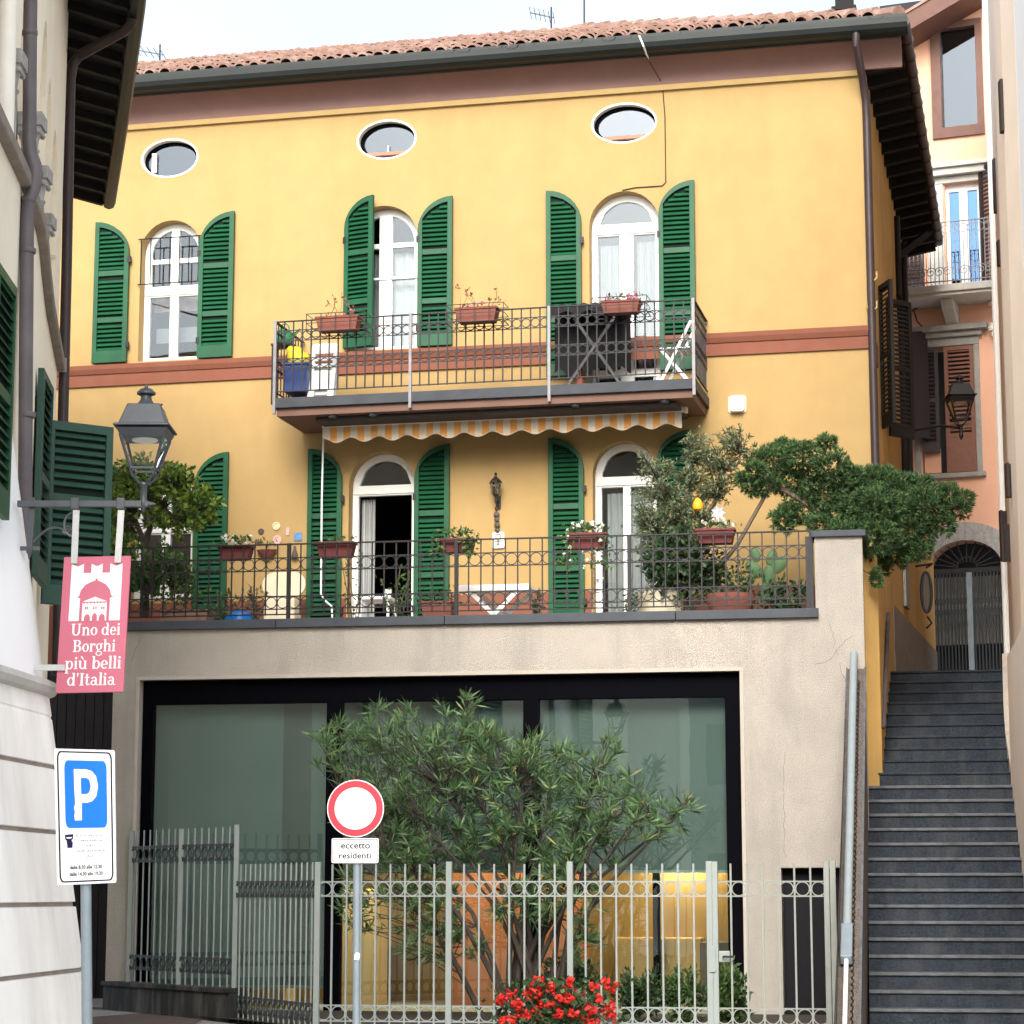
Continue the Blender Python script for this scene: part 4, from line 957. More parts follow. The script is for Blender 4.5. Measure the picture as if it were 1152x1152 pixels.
# ------------------------------------------------------------------ house at the left (curved front, loggia, battered base)
UC = [(8, -2.79), (11, -2.98), (13, -3.11), (14.86, -3.235), (15.81, -3.33), (16.35, -3.41), (17.04, -3.53), (18.29, -3.74), (20.4, -4.055)]
def ux(y, c=UC):
    for (a, xa), (b, xb) in zip(c, c[1:]):
        if y <= b: return xa + (xb - xa) * (y - a) / (b - a)
    return c[-1][1]
corner = Thing('corner_house', 'cream corner house with a columned loggia, leaning rusticated base and dark eaves', 'house', WF, (-3.2, 14.6, 0))
def ribbon(ys, zlo, zhi, inset=0.0, th=.3):
    m = MB(); n = len(ys); vs = []
    for y in ys:
        x = ux(y) - inset; vs += [(x, y, zlo(y)), (x, y, zhi(y)), (x - th, y, zhi(y)), (x - th, y, zlo(y))]
    m.add(vs, [(4 * i + a, 4 * i + (a + 1) % 4, 4 * i + 4 + (a + 1) % 4, 4 * i + 4 + a) for i in range(n - 1) for a in range(4)] + [(0, 1, 2, 3), (4 * n - 1, 4 * n - 2, 4 * n - 3, 4 * n - 4)])
    return m
ys = [8 + .4 * i for i in range(31)] + [20.4]
corner.part('lower_wall', ribbon(ys, lambda y: 0, lambda y: 6.20), 'cream_wall')
cols = [10.9, 12.1, 13.35, 14.57, 15.81, 17.04, 18.29, 19.55]
arc = ribbon([8 + .4 * i for i in range(7)] + [10.9], lambda y: 6.34, lambda y: 9.6)
for a, b in zip(cols, cols[1:]):
    t = [.08 + (b - a - .16) * i / 12 + a for i in range(13)]
    r_ = ribbon([a] + t + [b], lambda y: 7.0 + (.92 * math.sqrt(max(0, 1 - (2 * (y - a - .08) / (b - a - .16) - 1) ** 2)) if a + .079 < y < b - .079 else 0), lambda y: 9.6, 0, .26)
    arc.add(r_.v, r_.f)
r_ = ribbon([19.552, 20.0, 20.4], lambda y: 6.34, lambda y: 9.6, 0, .3); arc.add(r_.v, r_.f)
corner.part('arcade_wall', arc, 'cream_wall')
corner.part('loggia_back', ribbon(ys, lambda y: 6.2, lambda y: 9.5, 1.5, .2), 'cream_wall')
m = ribbon(ys, lambda y: 8.2, lambda y: 8.3, .262, 1.23); corner.part('loggia_ceiling', m, 'white_reveal')
sm = ribbon(ys, lambda y: 6.201, lambda y: 6.30, -.07, .39); corner.part('sill_course', sm, 'stone_beam', bevel=.015)
for y in cols[:-1]:
    x = ux(y) - .055; c = MB(); c.lathe((x, y, 6.301), [(.085, 0), (.085, .04), (.062, .07), (.060, .42), (.072, .44), (.058, .46), (.066, .52), (.088, .60)], 12)
    o = corner.part('column', c, 'stone_grey', smooth=True)
    c = MB(); c.box(x - .10, x + .10, y - .10, y + .10, 6.902, 6.997); c.box(x - .085, x + .085, y - .085, y + .085, 6.86, 6.90)
    for sx in (-1, 1):
        for sy in (-1, 1): c.sphere((x + sx * .075, y + sy * .075, 6.865), .020, 6)
    corner.part('capital', c, 'stone_grey', o)
c = MB(); q = atd(5, 100, 14.2); c.lathe((q.x, 14.2, 6.3), [(.07, 0), (.062, .9), (.06, 1.42), (.082, 1.45), (.085, 1.49), (.065, 1.52), (.068, 1.6), (.10, 1.8)], 14); corner.part('column', c, 'white_reveal', smooth=True, label='tall plain column in front of the arcade')
m = MB(); E_pts = [(20.42, -4.06), (22.5, -4.62), (25.9, -5.40)]
for (ya, xa), (yb, xb) in zip(E_pts, E_pts[1:]): m.hexa([(xa, ya, 0), (xb, yb, 0), (xb - .3, yb, 0), (xa - .3, ya, 0), (xa, ya, 9.6), (xb, yb, 9.6), (xb - .3, yb, 9.6), (xa - .3, ya, 9.6)])
m.box(-11, -5.41, 25.6, 25.9, 0, 9.6); corner.part('end_wall', m, 'cream_wall')
# battered base
def bplan(z):
    xc = -3.129 + .1594 * max(0, 4.527 - z)
    return [(8, xc - .56), (11, xc - .306), (13, xc - .136), (14.1, xc - .042), (14.4, xc - .015), (14.53, xc - .018), (14.64, xc - .05), (14.73, xc - .11), (14.79, xc - .22), (14.81, xc - .40), (14.81, -6.5)]
def bloft(levels):
    m = MB(); vs = []; n = len(bplan(0))
    for z, ins in levels:
        for k, (y, x) in enumerate(bplan(z)): vs.append((x - ins, y - (ins if k > 6 else 0), z))
    m.add(vs, [(i * n + k, i * n + k + 1, (i + 1) * n + k + 1, (i + 1) * n + k) for i in range(len(levels) - 1) for k in range(n - 1)]); return m
J = [.30, .72, 1.144, 1.536, 1.964, 2.363]
lv = [(-.1, 0)]
for z in J: lv += [(z - .016, 0), (z - .013, .02), (z + .013, .02), (z + .016, 0)]
lv += [(2.66, 0), (2.665, .006), (2.68, .006), (2.685, 0), (2.83, 0)]
corner.part('rusticated_base', bloft(lv), 'base_wall')
m = bloft([(z + d, .017) for z in J[:1] for d in (-.012, .012)])
for z in J[1:]: k = bloft([(z - .011, .017), (z + .011, .017)]); m.add(k.v, k.f)
corner.part('base_joint', m, 'joint')
corner.part('battered_wall', bloft([(2.831, .02), (3.6, .02), (4.51, .02), (4.7, .05), (4.85, .16)]), 'white_wall', smooth=True)
m = MB(); m.tube([(x + .012, y, 2.85) for y, x in bplan(2.85)], .052, 8); corner.part('base_cornice', m, 'surround_pale', smooth=True)
# eaves
EO = [(15, -2.3), (17, -2.82), (20, -3.40), (22.5, -3.92), (25.9, -4.65)]; EI = [(15, -3.28), (17, -3.54), (20.4, -4.07), (22.5, -4.6), (25.9, -5.35)]
yy = [15 + 10.9 * i / 22 for i in range(23)]; m = MB(); vs = []
for y in yy: vs += [(ux(y, EI), y, 9.61), (ux(y, EO), y, 9.43), (ux(y, EO), y, 9.51), (ux(y, EI), y, 9.73)]
m.add(vs, [(4 * i + a, 4 * i + (a + 1) % 4, 4 * i + 4 + (a + 1) % 4, 4 * i + 4 + a) for i in range(22) for a in range(4)] + [(0, 1, 2, 3), (91, 90, 89, 88)])
ev = corner.part('eaves', m, 'wood_dark')
y = 15.2
while y < 25.9: m = MB(); m.beam((ux(y, EI) - .05, y, 9.59), (ux(y, EO) - .04, y + .02, 9.395), .09, .10); corner.part('rafter', m, 'wood_dark', ev); y += .46
m = MB(); m.tube([(ux(y, EO) + .035, y, 9.40) for y in yy], .075, 8); corner.part('eaves_gutter', m, 'gutter_dark', ev, smooth=True)
m = MB(); vs = []
for y in yy: vs += [(ux(y, EO) + .12, y, 9.53), (ux(y, EI) - 2.5, y, 10.57)]
m.add(vs, [(2 * i, 2 * i + 2, 2 * i + 3, 2 * i + 1) for i in range(22)]); corner.part('roof', m, 'tile', ev)
m = MB(); m.tube([atd(149, 20, 20.0), atd(147, 27, 20.02), atd(141, 34, 20.1), atd(90, 62, 20.48), atd(82, 72, 20.5), atd(79, 90, 20.5), atd(75, 300, 20.5), atd(64, 760, 20.5)], .048, 10); corner.part('downpipe', m, 'pipe_brown', smooth=True)
m = MB(); d = 14.95
m.tube([atd(35, -40, d), atd(34, 20, d), atd(33, 160, d), atd(34, 172, d), atd(39, 186, d), atd(40.5, 197, d), atd(38, 212, d), atd(32, 226, d), atd(30.5, 240, d), atd(29, 420, d), atd(28, 620, d)], .047, 10)
for y in (40, 228, 285, 470): q = atd(31.5 if y > 200 else 33.5, y, d); m.lathe((q.x, q.y, q.z), [(.05, 0), (.053, .005), (.053, .03), (.05, .035)], 10)
corner.part('downpipe', m, 'pipe_grey', smooth=True, label='grey downpipe with a swan neck bend')
m = MB(); m.tube([atd(-6, 160, 15.0), atd(12, 180, 15.08), atd(28, 205, 15.14)], .026, 8); corner.part('overflow_pipe', m, 'surround_pale', smooth=True)
m = MB(); m.tube([atd(18, -10, 15.0), atd(19, 230, 15.0), atd(18, 320, 14.9)], .006, 5); m.tube([atd(66, -5, 19.9), atd(70, 40, 19.9), atd(74, 58, 20.3)], .012, 5); corner.part('wall_cable', m, 'iron')
def wshut(A, B, z0, z1, mm, lab, rails=(.5,)):
    A, B = Vector((*A, 0)), Vector((*B, 0)); L = (B - A).length; d = (B - A) / L; n = Vector((-d.y, d.x, 0))
    fr, sl = shutter_mb(0, L, z0, z1, 0, None, rails=rails, sp=.066)
    for m_ in (fr, sl, fr.back): m_.xform(lambda v: A + d * v.x + n * v.y + Vector((0, 0, v.z)))
    o = corner.part('shutter', fr, mm, label=lab, bevel=.004); corner.part('louvre_panel', sl, mm, o); corner.part('louvre_gap_shade', fr.back, 'louvre_shade', o)
a2 = lambda px, d: (atd(px, 500, d).x, d)
wshut(a2(51, 18.3), a2(125, 18.62), atd(90, 682, 18.45).z, atd(90, 477, 18.45).z, 'green_old', 'dull green shutter leaf standing open at right angles to the wall', rails=(.58,))
wshut(a2(40, 16.6), a2(52, 17.3), atd(52, 660, 17.2).z, atd(48, 427, 17.0).z, 'green_old', 'dull green shutter leaf seen edge on')
wshut((-3.05, 13.3), (-3.076, 13.95), atd(12, 584, 13.9).z, atd(12, 322, 13.9).z, 'green', 'green shutter leaf cut by the edge of the view')

# ------------------------------------------------------------------ bracket lamp and hanging sign
def lantern(T, c, k, mm, glassm=None):
    """c = centre of the hood's lower edge, k = hood width"""
    c = Vector(c); h = k / 2; names = []
    def frust(m, z0, a, z1, b):
        m.hexa([c + Vector((sx * a, sy * a, z0)) for sx, sy in ((-1, -1), (1, -1), (1, 1), (-1, 1))] + [c + Vector((sx * b, sy * b, z1)) for sx, sy in ((-1, -1), (1, -1), (1, 1), (-1, 1))])
    u = k / 65.0
    m = MB(); frust(m, 0, h, 3 * u, h * .98); frust(m, 3.01 * u, h * .84, 28 * u, 18.5 * u)
    T.part('hood', m, mm, bevel=.006)
    m = MB(); frust(m, -11 * u, 24 * u, -.01, h * .9); T.part('hood_skirt', m, mm)
    m = MB(); m.lathe(c + Vector((0, 0, 28 * u)), [(13 * u, 0), (9 * u, 4 * u), (6.5 * u, 8 * u), (6 * u, 12 * u), (10.8 * u, 14 * u), (10.8 * u, 16 * u), (7 * u, 20 * u), (2 * u, 22 * u), (2 * u, 24 * u), (.5 * u, 26 * u)], 14)
    T.part('chimney_cap', m, mm, smooth=True)
    for sx in (-1, 1):
        for sy in (-1, 1):
            m = MB(); m.beam(c + Vector((sx * 25 * u, sy * 25 * u, -8 * u)), c + Vector((sx * 14 * u, sy * 14 * u, -46 * u)), 2.6 * u, 2.6 * u); T.part('frame_bar', m, mm)
            m = MB(); m.tube([c + Vector((sx * 14 * u, sy * 14 * u, -46 * u)), c + Vector((sx * 12 * u, sy * 12 * u, -54 * u)), c + Vector((sx * 4 * u, sy * 4 * u, -63 * u))], 1.5 * u, 5); T.part('support_arm', m, mm)
        m = MB(); m.sphere(c + Vector((sx * 18 * u, 0, 30 * u)), 1.6 * u, 6); T.part('finial', m, mm)
    for a, b in (((-1, -1), (1, -1)), ((1, -1), (1, 1)), ((1, 1), (-1, 1)), ((-1, 1), (-1, -1))):
        m = MB(); m.beam(c + Vector((a[0] * 14 * u, a[1] * 14 * u, -46 * u)), c + Vector((b[0] * 14 * u, b[1] * 14 * u, -46 * u)), 2.4 * u, 2.4 * u); T.part('lower_rail', m, mm)
    m = MB(); m.lathe(c + Vector((0, 0, -96 * u)), [(1 * u, 0), (3.5 * u, 6 * u), (4.5 * u, 8 * u), (4.5 * u, 12 * u), (4 * u, 14 * u), (4 * u, 30 * u), (5.5 * u, 32 * u), (5 * u, 35 * u)], 12); T.part('stem', m, mm, smooth=True)
    m = MB()
    P4 = [[c + Vector((sx * 24 * u, sy * 24 * u, -11 * u)), c + Vector((sx * 13.5 * u, sy * 13.5 * u, -45 * u))] for sx, sy in ((-1, -1), (1, -1), (1, 1), (-1, 1))]
    for i in range(4): a, b = P4[i], P4[(i + 1) % 4]; m = MB(); m.add([a[0], b[0], b[1], a[1]], [(0, 1, 2, 3)]); T.part('pane', m, 'glass_clear')
    m = MB(); m.lathe(c + Vector((0, 0, -13 * u)), [(14 * u, 0), (15 * u, 1 * u), (15 * u, 2 * u)], 12); T.part('reflector', m, 'white_plastic')
lq = BF.p(163.5, 484, 0); lamp = Thing('bracket_lantern', 'four sided dark grey metal lantern on the end of the bracket carrying the pink sign', 'street lamp', BF, (lq.x, 0, BF.p(163, 578).z))
lantern(lamp, (lq.x, 0, lq.z), .352, 'lamp_metal')
br = Thing('wall_bracket', 'grey wrought iron wall bracket with a scroll holding the pink sign and the lantern', 'bracket', BF, (BF.p(30, 567).x, 0, BF.p(30, 567).z))
m = MB(); z = BF.p(60, 567).z; xa, xb = BF.p(20, 567).x, BF.p(172, 567).x
m.beam((xa, 0, z), (xb - .03, 0, z), .04, .038); m.add(*(lambda t: (t.v, t.f))(MB().tube([(xb - .03, 0, z), (xb + .02, 0, z)], [.02, .002], 6))); br.part('arm', m, 'bracket', bevel=.004)
m = MB(); a, b = BF.p(37, 560, .02), BF.p(33, 622, .02); m.beam(a, b, .035, .03); c = BF.p(34, 617, .02)
m.beam(c + Vector((-.06, 0, 0)), c + Vector((.06, 0, 0)), .02, .025); m.tube([c, c + Vector((-.005, 0, -.07))], [.025, .003], 6); br.part('wall_bar', m, 'bracket')
for px in (85, 136): q = BF.p(px, 567, 0); m = MB(); m.box(q.x - .025, q.x + .025, -.03, .03, z - .035, z + .035); br.part('clamp', m, 'bracket', bevel=.004)
def spiral(x0, z0, x1, z1, turn, n=16):
    return [(x0 + (x1 - x0) * i / n, 0, z0 + (z1 - z0) * i / n + turn * math.sin(math.pi * i / n)) for i in range(n + 1)]
m = MB(); a, b = BF.p(37, 610), BF.p(75, 597)
m.tube(spiral(a.x, a.z, b.x, b.z, .05), .008, 5)
q = BF.p(75, 597); m.tube([(q.x + .03 * (1 - t / 26) * math.cos(t * .5), 0, q.z + .03 * (1 - t / 26) * math.sin(t * .5)) for t in range(24)], .007, 5)
q = BF.p(83, 590); m.tube([(q.x + .06 * math.cos(R(90 + 16 * t)), 0, q.z + .075 * math.sin(R(90 + 16 * t))) for t in range(13)], .008, 5); br.part('scroll', m, 'bracket', smooth=True)
# pink sign: bilinear quad
def quad(fr, TL, TR, BR, BL, y=0):
    c = [fr.p(*p, y) for p in (TL, TR, BR, BL)]
    def f(u, v):   # u right 0..1, v up 0..1
        t = c[0].lerp(c[1], u); b = c[3].lerp(c[2], u); q = b.lerp(t, v); return (q.x, q.z)
    return f
sg = Thing('town_sign', 'hanging pink sign with a white castle emblem above four lines of white lettering', 'sign', BF, (BF.p(105, 778).x, 0, BF.p(105, 778).z))
fq = quad(BF, (72.5, 627), (147.5, 625.5), (139, 778.5), (63, 780))
m = MB(); m.plate([[fq(0, 0), fq(1, 0), fq(1, 1), fq(0, 1)]], -.012, .012); sg.part('board', m, 'pink_sign', bevel=.003)
def upoly(m, loops, y0, y1): m.plate([[fq(*p) for p in l] for l in loops], y0, y1)
cx_, em = .51, MB(); e0, e1 = .525, .945
def E_(u, v): return (.125 + (.885 - .125) * u, e0 + (e1 - e0) * v)
out = [(0, 0), (1, 0), (1, 1), (.88, .955), (.76, 1), (.76, .84), (.61, .84), (.61, 1), (.5, .955), (.39, 1), (.39, .84), (.24, .84), (.24, 1), (.12, .955), (0, 1)]
dome = [(.20, 0), (.79, 0), (.79, .40), (.86, .41), (.81, .44), (.78, .54), (.70, .63), (.60, .68), (.53, .705), (.505, .76), (.48, .705), (.40, .68), (.29, .63), (.21, .54), (.18, .44), (.14, .41), (.20, .40)]
upoly(em, [[E_(*p) for p in out], list(reversed([E_(*p) for p in dome]))], -.0150, -.0121)
hs_ = [(.255, 0), (.30, 0), (.30, .06), (.32, .10), (.36, .12), (.40, .10), (.42, .06), (.42, 0), (.455, 0), (.455, .08), (.475, .12), (.505, .135), (.535, .12), (.555, .08), (.555, 0), (.59, 0), (.59, .06), (.61, .10), (.65, .12), (.69, .10), (.71, .06), (.71, 0), (.735, 0), (.735, .315), (.255, .315)]
wins = [[(u, .20), (u + .03, .20), (u + .03, .245), (u, .245)] for u in (.305, .345, .465, .51, .625, .665)]
upoly(em, [[E_(*p) for p in hs_]] + [list(reversed([E_(*p) for p in w_])) for w_ in wins], -.0150, -.0121)
upoly(em, [[E_(.25, .335), E_(.74, .335), E_(.495, .42)]], -.0150, -.0121)
sg.part('emblem', em, 'sign_white')
m = MB()
for k in range(7): a, b = E_(.275 + k * .066, .30), E_(.30 + k * .066, .318); upoly(m, [[(a[0], a[1]), (b[0], a[1]), (b[0], b[1]), (a[0], b[1])]], -.0158, -.01501)
sg.part('emblem_detail', m, 'pink_sign')
m = MB()
serif_text(m, 'Uno dei', fq, .175, .905, .418, .060, -.0127); serif_text(m, 'Borghi', fq, .215, .845, .298, .060, -.0127)
serif_text(m, 'pi\u00f9 belli', fq, .115, .945, .172, .062, -.0127); serif_text(m, "d'Italia", fq, .160, .870, .052, .062, -.0127)
sg.part('lettering', m, 'sign_white')
m = MB()
for px, pt in ((86, 83), (136, 130)):
    a, b = BF.p(px, 573), BF.p(pt, 631); m.beam(a, (b.x, 0, b.z), .012, .04, (1, 0, 0))
for (xa, ya), (xb, yb) in (((86, 574), (83.5, 634)), ((136.5, 574), (132.5, 633))):
    a, b = BF.p(xa, ya, -.018), BF.p(xb, yb, -.018); w_ = .020; m2 = MB(); m2.hexa([(b.x - w_, -.024, b.z), (b.x + w_, -.024, b.z), (b.x + w_, -.016, b.z), (b.x - w_, -.016, b.z), (a.x - w_, -.024, a.z), (a.x + w_, -.024, a.z), (a.x + w_, -.016, a.z), (a.x - w_, -.016, a.z)]); sg.part('hanging_strap', m2, 'steel')
m = MB(); a, b = BF.p(33, 751, -.02), BF.p(73, 750, -.02); m.box(a.x, b.x, -.026, -.018, a.z - .018, a.z + .018); sg.part('side_strap', m, 'steel')
# parking sign
SF_ = Fr(95, 920, 13.4, 0)
ps = Thing('parking_sign', 'white parking sign with a blue P panel and opening hours on a galvanised pole', 'road sign', SF_, (SF_.p(96, 1100).x, .05, .1))
fq = quad(SF_, (61, 842), (129, 844), (131, 993), (64.5, 996))
def U(l): return [fq(*p) for p in l]
m = MB(); m.plate([U(round_rect(0, 1, 0, 1, .02))], -.006, .012); ps.part('plate', m, 'sign_white')
m = MB(); m.plate([U(round_rect(.045, .955, .018, .982, .06)), list(reversed(U(round_rect(.068, .932, .027, .973, .05))))], -.0082, -.0062); ps.part('border', m, 'sign_black')
m = MB(); m.plate([U(round_rect(.165, .865, .415, .915, .06))], -.0085, -.0062); ps.part('blue_panel', m, 'sign_blue')
m = MB(); Pp = [(.325, .47), (.44, .47), (.445, .60), (.53, .60), (.62, .612), (.69, .65), (.72, .725), (.69, .80), (.62, .838), (.53, .85), (.32, .85), (.325, .70), (.335, .60), (.315, .56), (.33, .53), (.315, .505)]
hole = [(.435, .665), (.53, .665), (.575, .68), (.60, .725), (.575, .772), (.53, .785), (.435, .785)]
m.plate([U(Pp), list(reversed(U(hole)))], -.0100, -.0087); ps.part('letter', m, 'sign_white')
m = MB(); m.plate([U([(.15, .365), (.29, .37), (.285, .335), (.265, .33), (.26, .318), (.28, .31), (.27, .27), (.19, .268), (.175, .325), (.155, .33)]), list(reversed(U([(.172, .348), (.272, .350), (.268, .340), (.225, .336), (.178, .338)])))], -.0082, -.0062); ps.part('parking_disc_symbol', m, 'print_purple')
m = MB()
def scrib(u0, u1, v):
    u = u0
    while u < u1 - .01:
        wd = rnd.uniform(.008, .022); h = rnd.choice((.008, .010, .013)); m.plate([U([(u, v), (u + wd * .55, v), (u + wd * .55, v + h), (u, v + h)])], -.0076, -.0062); u += wd + rnd.choice((.004, .006, .02))
for a, b, v in ((.34, .85, .352), (.385, .79, .315), (.51, .62, .277), (.36, .83, .238), (.51, .62, .2)): scrib(a, b, v)
ps.part('small_print', m, 'print_grey')
m = MB(); put_text(m, 'dalle 8.30 alle 12.30', fq, .225, .765, .112, .140, -.0074, .025); put_text(m, 'dalle 14.30 alle 19.30', fq, .215, .775, .062, .090, -.0074, .025); ps.part('hours', m, 'print_grey')
m = MB(); a, b = SF_.p(94.5, 880, .045), SF_.p(98, 1160, .045); m.tube([(a.x, .045, a.z + .15), (b.x, .045, b.z), (b.x, .045, .0)], .031, 14); ps.part('pole', m, 'galv', smooth=True)
for y in (870, 965): q = SF_.p(95, y, .03); m = MB(); m.box(q.x - .06, q.x + .06, .013, .05, q.z - .012, q.z + .012); ps.part('clamp', m, 'steel')
# no entry sign
NF = Fr(400, 910, 16.2, -3)
c = NF.p(400, 909.5); rr = abs(NF.p(432, 909).x - c.x)
ns = Thing('no_entry_sign', 'round red and white no vehicles sign above a small plate on a grey pole', 'road sign', NF, (c.x, .04, .12))
m = MB(); m.plate([oval_loop(c.x, c.z, rr, rr, 48)], -.006, .010); ns.part('disc', m, 'sign_white', bevel=.001)
m = MB(); m.plate([oval_loop(c.x, c.z, rr * .965, rr * .965, 48), list(reversed(oval_loop(c.x, c.z, rr * .735, rr * .735, 48)))], -.0080, -.0062); ns.part('red_ring', m, 'sign_red')
a, b = NF.p(373, 971), NF.p(426, 943)
m = MB(); m.plate([round_rect(a.x, b.x, a.z, b.z, .012)], -.006, .006); pl_ = ns.part('plate', m, 'sign_white')
m = MB(); m.plate([round_rect(a.x + .006, b.x - .006, a.z + .006, b.z - .006, .010), list(reversed(round_rect(a.x + .0095, b.x - .0095, a.z + .0095, b.z - .0095, .008)))], -.0078, -.0062); ns.part('plate_border', m, 'sign_black', pl_)
f2 = lambda u, v: (a.x + (b.x - a.x) * u, a.z + (b.z - a.z) * v)
m = MB(); put_text(m, 'eccetto', f2, .20, .82, .58, .80, -.0072, .016); put_text(m, 'residenti', f2, .16, .84, .18, .43, -.0072, .016); ns.part('plate_lettering', m, 'sign_black', pl_)
m = MB(); x = NF.p(402, 960).x; m.tube([(x - .01, .036, c.z + .1), (x, .036, NF.p(402, 1150).z), (x, .036, .1)], .0262, 12); ns.part('pole', m, 'galv', smooth=True)
m = MB(); q = NF.p(402, 1076, .03); m.plate([[(q.x - .02, q.z - .02), (q.x + .015, q.z - .025), (q.x + .02, q.z + .02), (q.x, q.z + .03), (q.x - .015, q.z + .015)]], .004, .008); ns.part('torn_sticker', m, 'sign_white')

# ------------------------------------------------------------------ right hand house
rh = Thing('plastered_house', 'pale plastered house across the stairs from the yellow house, its shutters seen edge on', 'house', WF, (5.4, 25.5, 0))
def wallx(y): return rightx(y) + (.15 if y > 25 else .25 if y < 24.3 else .25 - .10 * (y - 24.3) / .7)
def rwall(y0, y1, z0, z1, off=0.0, th=.4):
    n = max(2, int((y1 - y0) / .8)); m = MB(); vs = []
    for i in range(n + 1):
        y = y0 + (y1 - y0) * i / n; x = wallx(y) + off; vs += [(x, y, z0), (x, y, z1), (x + th, y, z1), (x + th, y, z0)]
    m.add(vs, [(4 * i + a, 4 * i + 4 + a, 4 * i + 4 + (a + 1) % 4, 4 * i + (a + 1) % 4) for i in range(n) for a in range(4)] + [(0, 1, 2, 3), (4 * n + 3, 4 * n + 2, 4 * n + 1, 4 * n)]); return m
rh.part('near_wall', rwall(14, 24.30, 0, 15, 0), 'right_white'); rh.part('far_wall', rwall(24.31, 36.6, 0, 15, 0), 'right_cream')
m = MB(); vs = []
for i in range(13):
    y = 25.5 + .9 * i; x = rightx(y); zt = min(4.55, 2.94 + max(0, y - 25.5) * .46); vs += [(x, y, 0), (x, y, zt), (x + .149, y, zt + .02), (x + .149, y, 0)]
m.add(vs, [(4 * i + a, 4 * i + 4 + a, 4 * i + 4 + (a + 1) % 4, 4 * i + (a + 1) % 4) for i in range(12) for a in range(4)] + [(0, 1, 2, 3)]); rh.part('base_strip', m, 'strip')
m = MB(); vs = []
for i in range(11):
    y = 17 + .848 * i; x = rightx(y); vs += [(x, y, 0), (x, y, 4.15), (x + .245, y, 4.25), (x + .245, y, 0)]
m.add(vs, [(4 * i + a, 4 * i + 4 + a, 4 * i + 4 + (a + 1) % 4, 4 * i + (a + 1) % 4) for i in range(10) for a in range(4)] + [(0, 1, 2, 3), (43, 42, 41, 40)]); rh.part('ground_floor_wall', m, 'right_cream')
m = MB(); vs = []
for i in range(11):
    y = 16.9 + .70 * i; x = rightx(y) - .012; zt = 1.62 + .2 * (i > 8); vs += [(x, y, 0), (x, y, 1.62), (x + .011, y, 1.62), (x + .011, y, 0)]
m.add(vs, [(4 * i + a, 4 * i + 4 + a, 4 * i + 4 + (a + 1) % 4, 4 * i + (a + 1) % 4) for i in range(10) for a in range(4)] + [(0, 1, 2, 3)]); rh.part('plinth', m, 'surround_pale')
m = MB(); q = atd(1121.5, 300, 33.0); m.tube([(wallx(33) - .05, 33, 4.4), (wallx(33) - .05, 33, 15)], .045, 8); rh.part('downpipe', m, 'right_white', smooth=True)
for (px, d, y0, y1) in ((1136, 25.2, 92, 150), (1133, 26.2, 522, 560), (1126, 32, 575, 610), (1127, 29.5, 590, 632), (1124, 31.5, 180, 240), (1126.5, 29.5, 272, 300)):
    q0, q1 = atd(px, y1, d), atd(px, y0, d); x = wallx(d); m = MB(); m.box(min(q0.x, x - .03), x + .01, d - .02, d + .02, q0.z, q1.z); m.box(min(q0.x, x - .03) - .015, min(q0.x, x - .03) + .015, d - .10, d + .02, q0.z, q1.z); rh.part('shutter', m, 'shutter_deep')

# ------------------------------------------------------------------ pink house at the end of the alley
pk = Thing('pink_house', 'salmon pink house with brown shutters and an arched gate at the top of the stairs', 'house', PF, (0, 0, 4.2))
def px_(a, b, y=0): return PF.p(a, b, y).x
def pz_(a, b, y=0): return PF.p(a, b, y).z
def prect(x0, x1, y0, y1, y=0): c = ((x0 + x1) / 2); return (px_(x0, (y0 + y1) / 2, y), px_(x1, (y0 + y1) / 2, y), pz_(c, y1, y), pz_(c, y0, y))
AT, DR, LW, GT = prect(1052, 1104, 24, 149), prect(1064, 1104, 205, 330), prect(1036, 1097, 390, 532), prect(1046, 1130, 608, 770)
zg0 = 4.30
gl_ = [(GT[0], zg0), (GT[1], zg0)] + [(GT[0] + (GT[1] - GT[0]) * (.5 + .5 * math.cos(math.pi * i / 16)), pz_(1088, 640) + (GT[3] - pz_(1088, 640)) * math.sin(math.pi * i / 16)) for i in range(17)]
m = MB(); xl, xr = px_(985, 300), px_(1150, 300)
m.plate([[(xl, 0), (xr, 0), (xr, 17.5), (xl, 15.6)]] + [list(reversed(rect_loop(*r))) for r in (AT, DR, LW)] + [list(reversed(gl_))], 0, .35); pk.part('front_wall', m, 'pink_wall')
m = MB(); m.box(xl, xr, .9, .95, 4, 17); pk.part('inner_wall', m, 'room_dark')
# attic window
m = MB(); x0, x1, z0, z1 = AT; m.plate([rect_loop(x0 - .06, x1 + .03, z0 - .08, z1), list(reversed(rect_loop(x0 + .10, x1 - .08, z0 + .10, z1 - .12)))], -.05, .12); o = pk.part('attic_window', m, 'brown_frame')
m = MB(); m.box(x0 + .05, x1 - .05, .08, .09, z0 + .05, z1 - .05); pk.part('pane', m, 'glass_sky', o)
m = MB(); a, b = PF.p(1014, 34, -.7), PF.p(1112, -24, -.7); m.beam((a.x, -.35, a.z), (b.x, -.35, b.z), .75, .20); m.beam((a.x, -.74, a.z + .08), (b.x, -.74, b.z + .08), .06, .34); pk.part('roof_eave', m, 'brown_frame')
m = MB(); m.poly3([(a.x, -.8, a.z + .2), (b.x, -.8, b.z + .2), (b.x, 5, b.z + 1.5), (a.x, 5, a.z + 1.5)], (0, 0, .05)); pk.part('roof', m, 'tile')
